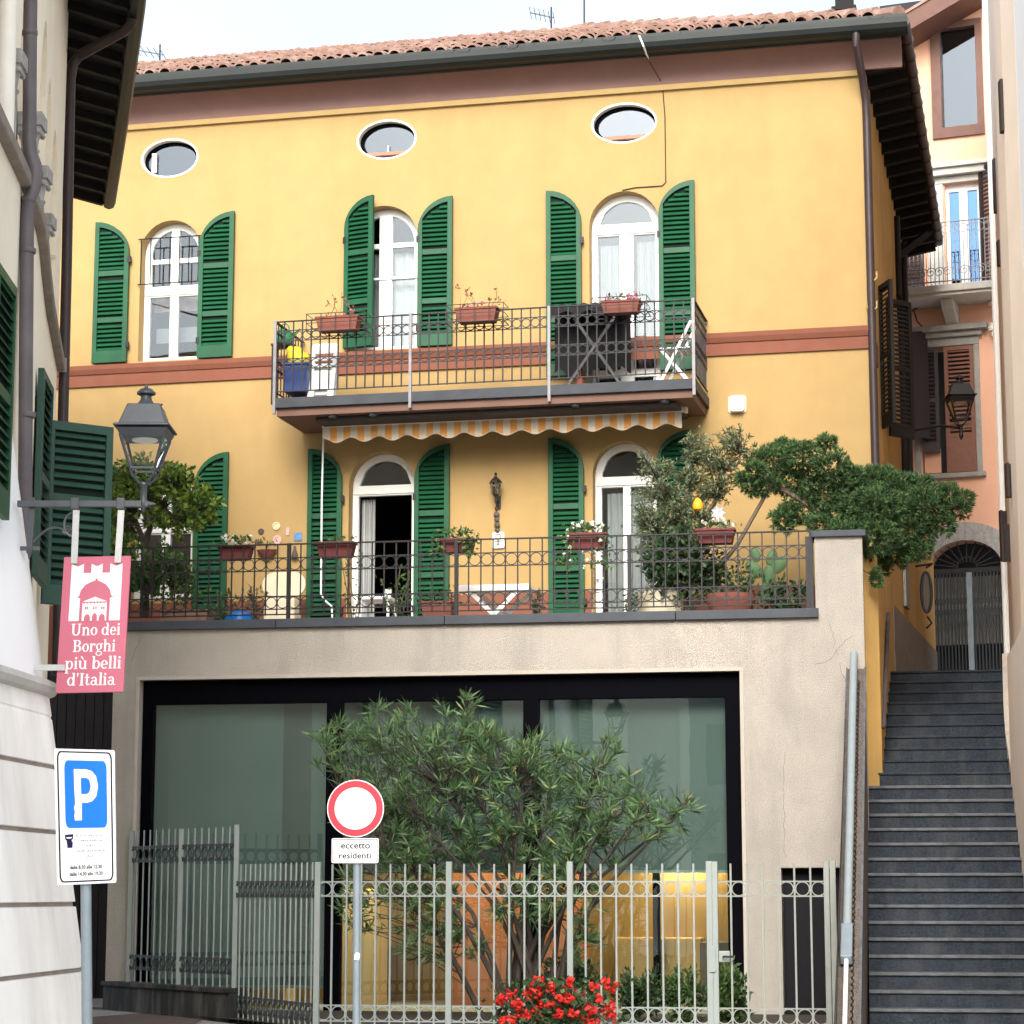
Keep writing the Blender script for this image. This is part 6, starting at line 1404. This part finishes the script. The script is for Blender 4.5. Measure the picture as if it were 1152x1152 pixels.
# ------------------------------------------------------------------ terrace furniture and pots
def pot(label, px, w_, yb, y, prof_h, mm, kind='pot', name='plant_pot', shape=None, fr=LF):
    q = fr.p(px, 660, y); r_ = w_ / 2; z = TZ + .002
    T = Thing(name, label, kind, fr, (q.x, y, z)); m = MB()
    m.lathe((q.x, y, z), shape(r_, prof_h) if shape else [(r_ * .68, 0), (r_ * .72, .02), (r_ * .95, prof_h * .85), (r_ * 1.04, prof_h * .86), (r_ * 1.04, prof_h), (r_ * .9, prof_h), (r_ * .85, prof_h * .92), (.01, prof_h * .9)], 20)
    T.part('pot', m, mm, smooth=True); T.q = Vector((q.x, y, z + prof_h)); return T
def topz(py, y): return LF.p(600, py, y).z - TZ
T = Thing('cream_bench', 'low cream glazed stone seat against the wall beneath the plates', 'bench', LF, (lx(313, 690, 2.3), 2.3, TZ))
a, b = lx(296, 690, 2.2), lx(331, 690, 2.2); m = MB(); m.box(a, b, 2.2, 2.55, TZ + .03, LF.p(313, 672, 2.2).z); T.part('seat', m, 'cream_pot', bevel=.03); m = MB(); m.box(a + .05, b - .05, 2.25, 2.5, TZ, TZ + .029); T.part('foot', m, 'terracotta')
m = MB(); m.plate([round_rect(a - .12, b + .04, LF.p(313, 671, 2.5).z, LF.p(313, 643, 2.5).z, .15)], 2.56, 2.60); T.part('back_panel', m, 'cream_pot', bevel=.01)
T = Thing('long_planter', 'long tan planter box on the terrace under the bright green shrub', 'planter', LF, (lx(206, 690, .5), .6, TZ))
T.part('box', trough_mb(lx(180, 690, .5), lx(233, 690, .5), TZ + .002, lz(206, 686, .5), .5, .8), 'box_tan', bevel=.01); T.part('plant', small_plant((lx(206, 690, .6), .65, lz(206, 686, .6)), .6, .25, 120, .07, .03), 'lf_shrub')
T = Thing('blue_basin', 'bright blue plastic watering basin on the terrace behind the railing', 'basin', LF, (lx(270, 692, .4), .5, TZ)); m = MB(); c = (lx(270, 692, .5), .5, TZ + .002); h = lz(270, 688, .5) - TZ; m.lathe(c, [(.14, 0), (.2, h * .6), (.15, h * .9), (.04, h)], 16); T.part('body', m, 'blue_bright', smooth=True); m = MB(); m.tube([(c[0] - .12 * math.cos(t * .4), .5, TZ + h * .8 + .09 * math.sin(t * .4)) for t in range(9)], .014, 6); T.part('handle', m, 'blue_bright')
T = Thing('side_table', 'small white table in front of the open terrace door', 'table', LF, (lx(424, 690, 1.6), 1.6, TZ)); zt_ = lz(424, 673, 1.6); a, b = lx(407, 673, 1.6), lx(443, 673, 1.6); m = MB(); m.box(a, b, 1.4, 1.85, zt_ - .04, zt_); T.part('tabletop', m, 'white_plastic', bevel=.01)
for s_ in (a + .03, b - .03):
    for yy_ in (1.43, 1.82): m = MB(); m.beam((s_, yy_, TZ + .001), (s_, yy_, zt_ - .041), .03, .03); T.part('leg', m, 'white_plastic')
m = MB(); c = (lx(436, 670, 1.6), 1.62, zt_ + .001); m.lathe(c, [(.03, 0), (.045, .05), (.05, .1)], 10); single('cup', 'white cup standing on the small white table by the open door', 'cup', m, 'white_plastic', LF, c, smooth=True)
# white table with crossed legs
T = Thing('folding_table', 'white folding table with crossed legs in front of the wall between the terrace doors', 'table', LF, (lx(562, 690, 1.2), 1.2, TZ)); zt_ = lz(562, 660, 1.1); a, b = lx(520, 668, 1.1), lx(598, 668, 1.1)
m = MB()
for k in range(5): m.box(a, b, .9 + k * .13, 1.02 + k * .13, zt_ - .03, zt_)
m.box(a, b, .89, .899, zt_ - .07, zt_ - .0); T.part('tabletop', m, 'white_plastic', bevel=.004)
for xa, xb, yy_ in ((526, 558, .95), (540, 570, 1.45), (585, 553, .95), (598, 566, 1.45)):
    p0 = Vector((lx(xa, 668, yy_), yy_, zt_ - .04)); p1 = Vector((lx(xb, 694, yy_), yy_, lz(xb, 694, yy_))); p1 = p0 + (p1 - p0) * ((p0.z - TZ - .002) / (p0.z - p1.z)); m = MB(); m.beam(p0, p1, .05, .03, (0, 1, 0)); T.part('leg', m, 'white_plastic')
pot('large round cream pot under the olive tree on the terrace', 744, .50, 690, .75, topz(670, .75), 'cream_pot', name='round_pot', shape=lambda r, h: [(r * .75, 0), (r * .98, h * .3), (r, h * .8), (r * 1.06, h * .9), (r * 1.06, h), (r * .9, h), (.01, h * .9)])
T = Thing('terracotta_bowl', 'wide terracotta trough of dark plants under the olive tree', 'planter', LF, (lx(822, 685, .45), .5, TZ)); m = MB(); h = topz(673, .5); m.lathe((lx(822, 685, .5), .5, TZ + .002), [(.2, 0), (.24, h * .7), (.27, h * .8), (.27, h), (.22, h), (.01, h * .9)], 20, 1.0, .6); T.part('bowl', m, 'terracotta', smooth=True); T.part('plant', small_plant((lx(822, 660, .5), .5, TZ + h), .5, .2, 160, .07, .03), 'lf_dark')
T = Thing('terracotta_planter', 'terracotta planter with dark leaves on the terrace floor by the open door', 'planter', LF, (lx(490, 690, .5), .55, TZ)); T.part('box', trough_mb(lx(474, 690, .45), lx(508, 690, .45), TZ + .002, lz(490, 676, .45), .45, .7), 'terracotta', bevel=.01); T.part('plant', small_plant((lx(490, 670, .5), .5, lz(490, 678, .5)), .42, .18, 130, .06, .025, None, .2, .4, .1), 'lf_dark')
def potted(label, px, pyt, pyb, y, n, L, W_, leaf, w_=.25, potc='terracotta', name='potted_plant', stems=True, up=.4):
    q = LF.p(px, 690, y); T = Thing(name, label, 'plant', LF, (q.x, y, TZ)); m = MB(); m.lathe((q.x, y, TZ + .002), [(.08, 0), (.11, .16), (.12, .17), (.12, .2), (.01, .19)], 12); T.part('pot', m, potc, smooth=True)
    zt_, zb_ = LF.p(px, pyt, y).z, LF.p(px, pyb, y).z; m, st = MB(), MB()
    for k in range(5):
        p = Vector((q.x, y, TZ + .19)); e = Vector((q.x + rnd.gauss(0, w_ * .35), y + rnd.gauss(0, .06), zb_ + (zt_ - zb_) * rnd.uniform(.6, 1))); st.tube([p, p.lerp(e, .5) + Vector((rnd.uniform(-.04, .04), 0, 0)), e], .006, 4)
        for i in range(n // 5): t = rnd.uniform(.2, 1); c = p.lerp(e, t); m.leaf(c + rdir() * w_ * .25 * rnd.random(), rdir(up), L * rnd.uniform(.6, 1.2), W_)
    T.part('stem', st, 'trunk'); T.part('foliage', m, leaf); return T
potted('slender leafy plant standing in the open terrace doorway', 449, 632, 688, 1.0, 130, .07, .03, 'lf_plant', .28)
potted('thin trailing plant between the open door and the crank rod', 398, 618, 660, .9, 50, .06, .03, 'lf_plant', .2)
potted('spiky potted plant beside the blue basin', 287, 655, 692, .5, 110, .10, .018, 'lf_dark', .35, up=.8)
potted('small leafy plant between the blue basin and the long tan planter', 252, 662, 694, .6, 110, .07, .03, 'lf_plant', .35)
potted('small dark leaved plant between the white folding table and the curtained door', 605, 655, 692, .8, 100, .06, .035, 'lf_dark', .22)
potted('dark broad leaved plant at the foot of the prickly pear', 884, 655, 690, .45, 260, .10, .055, 'lf_dark', .55, up=.2)
potted('green bushy plant between the olive tree and the prickly pear', 838, 632, 690, .8, 260, .08, .035, 'lf_plant', .45)
potted('leafy plant at the foot of the white curtained door', 707, 655, 690, .5, 80, .07, .03, 'lf_plant', .25)
# prickly pear
q = LF.p(857, 690, .9); T = Thing('prickly_pear', 'prickly pear cactus with flat green pads standing on the terrace', 'cactus', LF, (q.x, .9, TZ)); m = MB(); m.lathe((q.x, .9, TZ + .002), [(.12, 0), (.16, .22), (.17, .26), (.01, .25)], 12); T.part('pot', m, 'terracotta', smooth=True)
m = MB(); zz_ = lambda py: LF.p(860, py, .9).z
for (px, py, s_, a) in ((862, 668, .13, 0), (865, 648, .13, .15), (848, 640, .12, -.7), (876, 636, .13, .8), (868, 628, .10, .3), (850, 624, .09, -.3)):
    c = Vector((lx(px, py, .9), .9, zz_(py))); i0 = len(m.v); m.sphere((0, 0, 0), s_, 10, .62, .16, 1); m.xform(lambda v: c + Vector((v.x * math.cos(a) + v.z * math.sin(a), v.y, -v.x * math.sin(a) + v.z * math.cos(a))), i0)
T.part('pads', m, 'cactus', smooth=True)
q = LF.p(785, 570, .08); m = MB(); m.lathe(q + Vector((0, 0, -.05)), [(.01, 0), (.05, .02), (.062, .06), (.045, .11), (.02, .14), (.006, .15)], 12); single('orange_gourd', 'orange gourd ornament on a stick above the flower box beneath the olive tree', 'ornament', m, 'orange_ball', LF, q, smooth=True)
T = Thing('toy_windmill', 'pale blue paper windmill flower stuck in the flower box beneath the olive tree', 'windmill', LF, LF.p(808, 594, .16)); c = LF.p(808, 577, .14); m = MB()
for k in range(7): a = 2 * math.pi * k / 7; m.leaf(c, (math.cos(a), -.1, math.sin(a)), .085, .04, Vector((0, 1, 0)))
T.part('sails', m, 'fl_blue'); m = MB(); m.tube([LF.p(808, 594, .16), c], .005, 4); T.part('stick', m, 'white_plastic')
# ------------------------------------------------------------------ trees and shrubs
def env_pts(fr, ells, n, y, dep):
    out = []; tot = sum(e[2] * e[3] for e in ells)
    for (px, py, rx, rz) in ells:
        for i in range(int(n * rx * rz / tot) + 1):
            d = rdir() * (rnd.random() ** .45); q = fr.p(px + d.x * rx, py - d.z * rz, y); out.append(q + Vector((0, d.y * dep, 0)))
    return out
# shrub at the left end of the terrace
T = Thing('leafy_shrub', 'bright green leafy shrub with a dark trunk behind the lantern', 'shrub', LF, (lx(160, 690, .9), .9, TZ))
sk = [LF.p(163, 695, .9), LF.p(163, 650, .9), LF.p(163, 612, .9), LF.p(170, 590, .9), LF.p(150, 580, .85), LF.p(185, 572, .95), LF.p(155, 555, .9), LF.p(200, 585, .8), LF.p(215, 575, .8), LF.p(190, 550, .9)]
m = MB(); m.tube(sk[:4], [.055, .05, .045, .035], 8); m.tube([sk[2], sk[4], sk[6]], [.035, .03, .015], 6); m.tube([sk[3], sk[5], sk[9]], [.03, .025, .012], 6); m.tube([sk[5], sk[7], sk[8]], [.022, .018, .010], 6); T.part('trunk', m, 'trunk_dark', smooth=True)
def lf_round(lf, t, d, a, mid):
    for k in range(13): c = mid.lerp(t, rnd.uniform(.35, 1.05)) + rdir() * .05; lf.leaf(c, d * .4 + rdir(.2), rnd.uniform(.06, .10), rnd.uniform(.035, .05))
E1 = [(150, 535, 32, 24), (135, 570, 22, 34), (195, 545, 30, 22), (222, 575, 26, 24), (195, 590, 26, 16), (160, 560, 30, 22), (232, 562, 16, 12), (140, 610, 16, 20)]
st, lf = shrub(sk[3:], env_pts(LF, E1, 330, .9, .45), lf_round); T.part('twigs', st, 'trunk_dark'); T.part('crown', lf, 'lf_shrub')
T = Thing('climbing_plant', 'sparse climbing plant low behind the terrace railing beneath the bright green shrub', 'plant', LF, (lx(180, 690, .4), .4, TZ))
st, lf = shrub([LF.p(185, 692, .4), LF.p(175, 670, .4), LF.p(195, 660, .4)], env_pts(LF, [(185, 640, 32, 34), (150, 650, 14, 34), (205, 655, 16, 22)], 90, .45, .3), lf_round); T.part('twigs', st, 'trunk_dark'); T.part('foliage', lf, 'lf_plant')
# olive
T = Thing('olive_tree', 'grey green olive tree in front of the white curtained terrace door', 'tree', LF, (lx(772, 690, .9), .9, TZ))
sk = [LF.p(772, 695, .9), LF.p(770, 650, .9), LF.p(772, 620, .9), LF.p(765, 590, .9), LF.p(790, 585, .9), LF.p(750, 560, .85), LF.p(775, 550, .95), LF.p(808, 560, .9), LF.p(815, 530, .9), LF.p(740, 540, .8), LF.p(780, 520, 1.0), LF.p(740, 610, .8), LF.p(770, 505, .95), LF.p(835, 510, .9)]
m = MB(); m.tube(sk[:3], [.06, .055, .045], 8)
for ch_ in ((2, 3, 5, 9), (2, 4, 7, 8, 13), (3, 6, 10, 12), (2, 11)): m.tube([sk[i] for i in ch_], [.038 - .007 * i for i in range(len(ch_))], 6)
T.part('trunk', m, 'trunk', smooth=True)
def lf_olive(lf, t, d, a, mid):
    for k in range(15):
        s_ = rnd.uniform(.1, 1.05); c = mid.lerp(t, s_) + rdir() * .015; lf.leaf(c, d * .6 + rdir() * .8, rnd.uniform(.045, .075), rnd.uniform(.011, .017))
E2 = [(745, 560, 38, 46), (785, 545, 40, 50), (815, 520, 30, 36), (735, 600, 26, 36), (770, 595, 36, 38), (755, 640, 36, 40), (790, 505, 26, 24), (825, 495, 20, 18), (722, 575, 18, 22), (730, 520, 14, 10)]
st, lf = shrub(sk[1:], env_pts(LF, E2, 900, .85, .55), lf_olive, .003); T.part('twigs', st, 'trunk_dark'); T.part('crown', lf, 'lf_olive')
E2b = [(755, 640, 36, 34), (770, 612, 34, 20), (800, 650, 25, 26), (735, 625, 18, 20)]
T = Thing('dark_shrub', 'dense dark green shrub under the olive tree behind the railing', 'shrub', LF, (lx(775, 690, .5), .55, TZ))
st, lf = shrub([LF.p(772, 690, .55), LF.p(768, 660, .55), LF.p(780, 640, .55)], env_pts(LF, E2b, 190, .55, .3), lf_round); T.part('stem', st, 'trunk_dark'); T.part('foliage', lf, 'lf_dark')
# juniper
JY = .9
T = Thing('juniper', 'dark green juniper spreading over the corner of the terrace wall towards the stairs', 'tree', LF, (lx(930, 604, JY), JY, zpier - .08))
sk = [LF.p(925, 610, JY), LF.p(935, 590, JY), LF.p(955, 575, JY), LF.p(985, 570, JY), LF.p(1015, 575, JY), LF.p(905, 565, JY), LF.p(880, 550, JY), LF.p(915, 535, JY), LF.p(870, 535, JY), LF.p(1050, 572, JY)]
m = MB()
for ch_, r_ in (((0, 1, 2, 3, 4, 9), .06), ((1, 5, 6, 8), .045), ((5, 7), .03)): m.tube([sk[i] for i in ch_], [r_ * (1 - .17 * i) for i in range(len(ch_))], 6)
q1_, q2_ = LF.p(830, 612, .8), LF.p(868, 545, .85); m.tube([LF.p(800, 650, .8), q1_, q2_, LF.p(880, 530, .9)], [.03, .024, .02, .012], 6)
T.part('trunk', m, 'trunk', smooth=True)
st, lf = MB(), MB()
pads = [(868, 518, 24, 16), (902, 510, 20, 12), (930, 500, 12, 8), (935, 525, 22, 14), (890, 540, 26, 16), (925, 552, 26, 18), (862, 545, 14, 12), (950, 545, 18, 16), (905, 572, 26, 16), (880, 585, 14, 14), (985, 540, 30, 14), (1010, 552, 30, 18), (1040, 568, 28, 18), (1065, 556, 14, 10), (1078, 572, 16, 9), (985, 572, 36, 22), (1025, 595, 30, 22), (985, 605, 30, 18), (962, 620, 16, 12), (990, 632, 14, 14), (1040, 545, 12, 8), (1030, 618, 18, 14), (965, 580, 22, 18), (950, 600, 22, 14), (986, 650, 5, 10), (925, 590, 18, 10), (850, 530, 10, 8), (1062, 590, 12, 10), (1008, 625, 14, 14), (965, 556, 20, 14), (950, 572, 22, 14), (962, 535, 10, 8), (880, 502, 10, 7), (848, 548, 12, 10), (835, 540, 8, 6), (1084, 560, 9, 6)]
for (px, py, rx, rz) in pads:
    dy = rnd.uniform(-.35, .35); c0 = LF.p(px, py, JY + dy); nst = min(sk, key=lambda p: (p - c0).length); st.tube([nst, nst.lerp(c0, .5) + Vector((0, 0, -.03)), c0], [.014, .010, .006], 4)
    for i in range(int(rx * rz * .62) + 26):
        d = rdir(.15); k = (.30 + .70 * rnd.random() ** .6) * (1.25 if i % 7 == 0 else 1); q = LF.p(px + d.x * rx * k, py - d.z * rz * k, JY + dy); q += Vector((0, d.y * rx * .0092 * k, 0))
        dd_ = (d + Vector((0, 0, .35))).normalized(); tuft(lf, q, dd_, 12, .072, .0125, .80)
T.part('branches', st, 'trunk'); T.part('crown', lf, 'lf_juniper')
# oleander between the fence and the shop window
OC = fr_xy(*FF.w((FF.p(585, 1100).x, 1.35, 0)).to_2d(), -9)
OB = OC.p(585, 1165); T = Thing('oleander', 'big oleander bush with long narrow leaves in front of the shop window', 'shrub', OC, (OB.x, 0, .33))
roots = [OC.p(x, 1170, 0) for x in (545, 560, 575, 590, 605, 620)]
for r_ in roots: r_.z = .33
E3 = [(400, 850, 42, 44), (385, 830, 30, 18), (450, 830, 50, 40), (520, 835, 45, 40), (560, 870, 60, 50), (470, 890, 70, 50), (600, 860, 45, 40), (640, 880, 45, 45), (690, 905, 45, 45), (735, 925, 35, 28), (560, 930, 90, 45), (480, 960, 60, 40), (650, 950, 60, 40), (640, 1000, 40, 50), (470, 1010, 55, 50), (430, 930, 40, 40), (520, 800, 22, 16), (680, 850, 20, 18), (765, 912, 14, 14), (650, 1060, 20, 30), (500, 1060, 50, 30), (590, 1010, 40, 50), (395, 1020, 16, 60)]
tips = env_pts(OC, E3, 760, 0, .75)
st, lf = MB(), MB(); tr_ = MB(); mids = []
for k in range(18):
    r0 = rnd.choice(roots) + Vector((rnd.uniform(-.1, .1), rnd.uniform(-.2, .2), 0)); px = 400 + 370 * k / 17; e = OC.p(px + rnd.uniform(-15, 15), rnd.uniform(870, 960), rnd.uniform(-.35, .35))
    mm_ = r0.lerp(e, .5) + Vector((-(e.x - r0.x) * .12, 0, .12)); tr_.tube([r0, r0.lerp(mm_, .5) + Vector((0, 0, .05)), mm_, e], [.032, .028, .02, .010], 6); mids += [mm_.lerp(e, t / 9) for t in range(10)] + [r0.lerp(mm_, t / 8) for t in range(3, 8)]
for t_ in tips:
    low = [p for p in mids if p.z < t_.z + .1] or mids; a = min(low, key=lambda p: (p - t_).length * rnd.uniform(.6, 1.4)); mid = a.lerp(t_, .6) + Vector((rnd.uniform(-.04, .04), 0, .04)); st.tube([a, mid, t_], [.007, .005, .003], 4, cap=False)
    d = (t_ - a).normalized() + Vector((0, 0, .5)); d.normalize()
    for k in range(17):
        c = mid.lerp(t_, rnd.uniform(.3, 1.0)) if k < 7 else t_; lf.leaf(c, d * .8 + rdir() * .85, rnd.uniform(.09, .20), rnd.uniform(.015, .024))
T.part('trunk', tr_, 'trunk_dark', smooth=True); T.part('twigs', st, 'trunk_dark'); T.part('foliage', lf, 'lf_oleander')
# low hedge plants along the shop window
def lf_small(lf, t, d, a, mid):
    for k in range(12): c = mid.lerp(t, rnd.uniform(.3, 1.05)) + rdir() * .03; lf.leaf(c, d * .4 + rdir(.3), rnd.uniform(.05, .09), rnd.uniform(.022, .036))
for (px, py, rx, rz, lab) in ((720, 1120, 30, 34, 'low dark garden shrub behind the railing next to the red flowers'), (770, 1118, 28, 36, 'low green garden shrub with paler leaves behind the garden gate bars'), (822, 1120, 24, 38, 'low garden shrub behind the lock of the garden gate'), (640, 1100, 40, 30, 'low dark shrub behind the railing beneath the oleander')):
    b_ = OC.p(px, 1165, .2); T = Thing('garden_shrub', lab, 'shrub', OC, (b_.x, .2, .35), 'low shrubs in the garden strip')
    sk_ = [Vector((b_.x + .08 * k, .2, .36 + .12 * abs(k))) for k in (-1, 0, 1)]
    st, lf = shrub(sk_, env_pts(OC, [(px, py, rx, rz)], 95, .2, .3), lf_small); T.part('stem', st, 'trunk_dark'); T.part('foliage', lf, 'lf_dark' if 'dark' in lab else 'lf_plant')
# red geraniums in front of the fence
GF = fr_xy(*FF.w((FF.p(625, 1130).x, -.55, 0)).to_2d(), -9); c = GF.p(625, 1165); zg = gz(GF.oy)
T = Thing('red_flowers', 'tub of bright red geraniums in front of the garden railing', 'flowers', GF, (c.x, 0, zg))
a, b = GF.p(563, 1170).x, GF.p(690, 1170).x; zt_ = GF.p(620, 1163).z
T.part('tub', trough_mb(a + .05, b - .05, zg + .002, zt_, -.2, .2), 'terracotta', bevel=.01)
m = MB(); st = MB()
for i in range(900):
    px, py = rnd.gauss(626, 30), rnd.uniform(1103, 1168); m.leaf(GF.p(px, py, rnd.uniform(-.2, .2)), rdir(.3), rnd.uniform(.05, .08), rnd.uniform(.04, .06))
for i in range(90): p = GF.p(rnd.uniform(570, 685), 1165, rnd.uniform(-.15, .15)); st.tube([p, GF.p(rnd.uniform(565, 690), rnd.uniform(1108, 1140), rnd.uniform(-.2, .2))], .005, 4)
T.part('leaves', m, 'lf_dark'); T.part('stem', st, 'lf_dark')
m = MB()
hd_ = [(568, 1120), (562, 1124), (575, 1117), (612, 1108), (606, 1104), (604, 1118), (620, 1112), (594, 1120), (630, 1120), (640, 1124), (626, 1130), (668, 1108), (682, 1106), (690, 1110), (655, 1130), (645, 1138), (665, 1135), (600, 1138), (592, 1142), (606, 1144), (620, 1145), (686, 1132), (680, 1140), (690, 1144), (642, 1150), (660, 1148), (642, 1106), (576, 1148), (566, 1150), (668, 1150), (636, 1112), (598, 1112), (582, 1130), (618, 1130), (652, 1118), (674, 1122), (628, 1140), (660, 1142), (584, 1140), (608, 1128)]
for px, py in hd_:
    q = GF.p(px, py, rnd.uniform(-.22, .05))
    for k in range(6): m.flower(q + rdir() * .036, .030, 9)
T.part('flowers', m, 'fl_red')
# ------------------------------------------------------------------ aerials and small things
def aerial(px, pyt, pyb, d, lab, bars=4, w_=.8):
    a, b = atd(px, pyb, d), atd(px, pyt, d); T = Thing('roof_aerial', lab, 'aerial', WF, a - Vector((0, 0, .6))); m = MB(); m.tube([a - Vector((0, 0, .6)), b], .014, 5); T.part('mast', m, 'iron')
    if bars:
        m = MB(); z = b.z - .05 - (b.z - a.z) * .3; m.tube([(a.x - w_ * .75, d, z + .08), (a.x + w_ * .1, d, z)], .012, 5)
        for k in range(bars): t = k / (bars - 1); x = a.x - w_ * .75 + w_ * .85 * t; m.tube([(x - .02, d - .25, z + .08 - .08 * t), (x + .02, d + .25, z + .08 - .08 * t)], .006, 4)
        T.part('antenna', m, 'iron_grey')
aerial(620, 8, 36, 34, 'television aerial with cross bars standing on the tiled roof', 6, .42); aerial(657, -30, 32, 34, 'plain tall mast standing on the tiled roof', 0); aerial(180, 50, 78, 36, 'small thin television aerial behind the tiled roof beside the dark eaves', 5, .5)
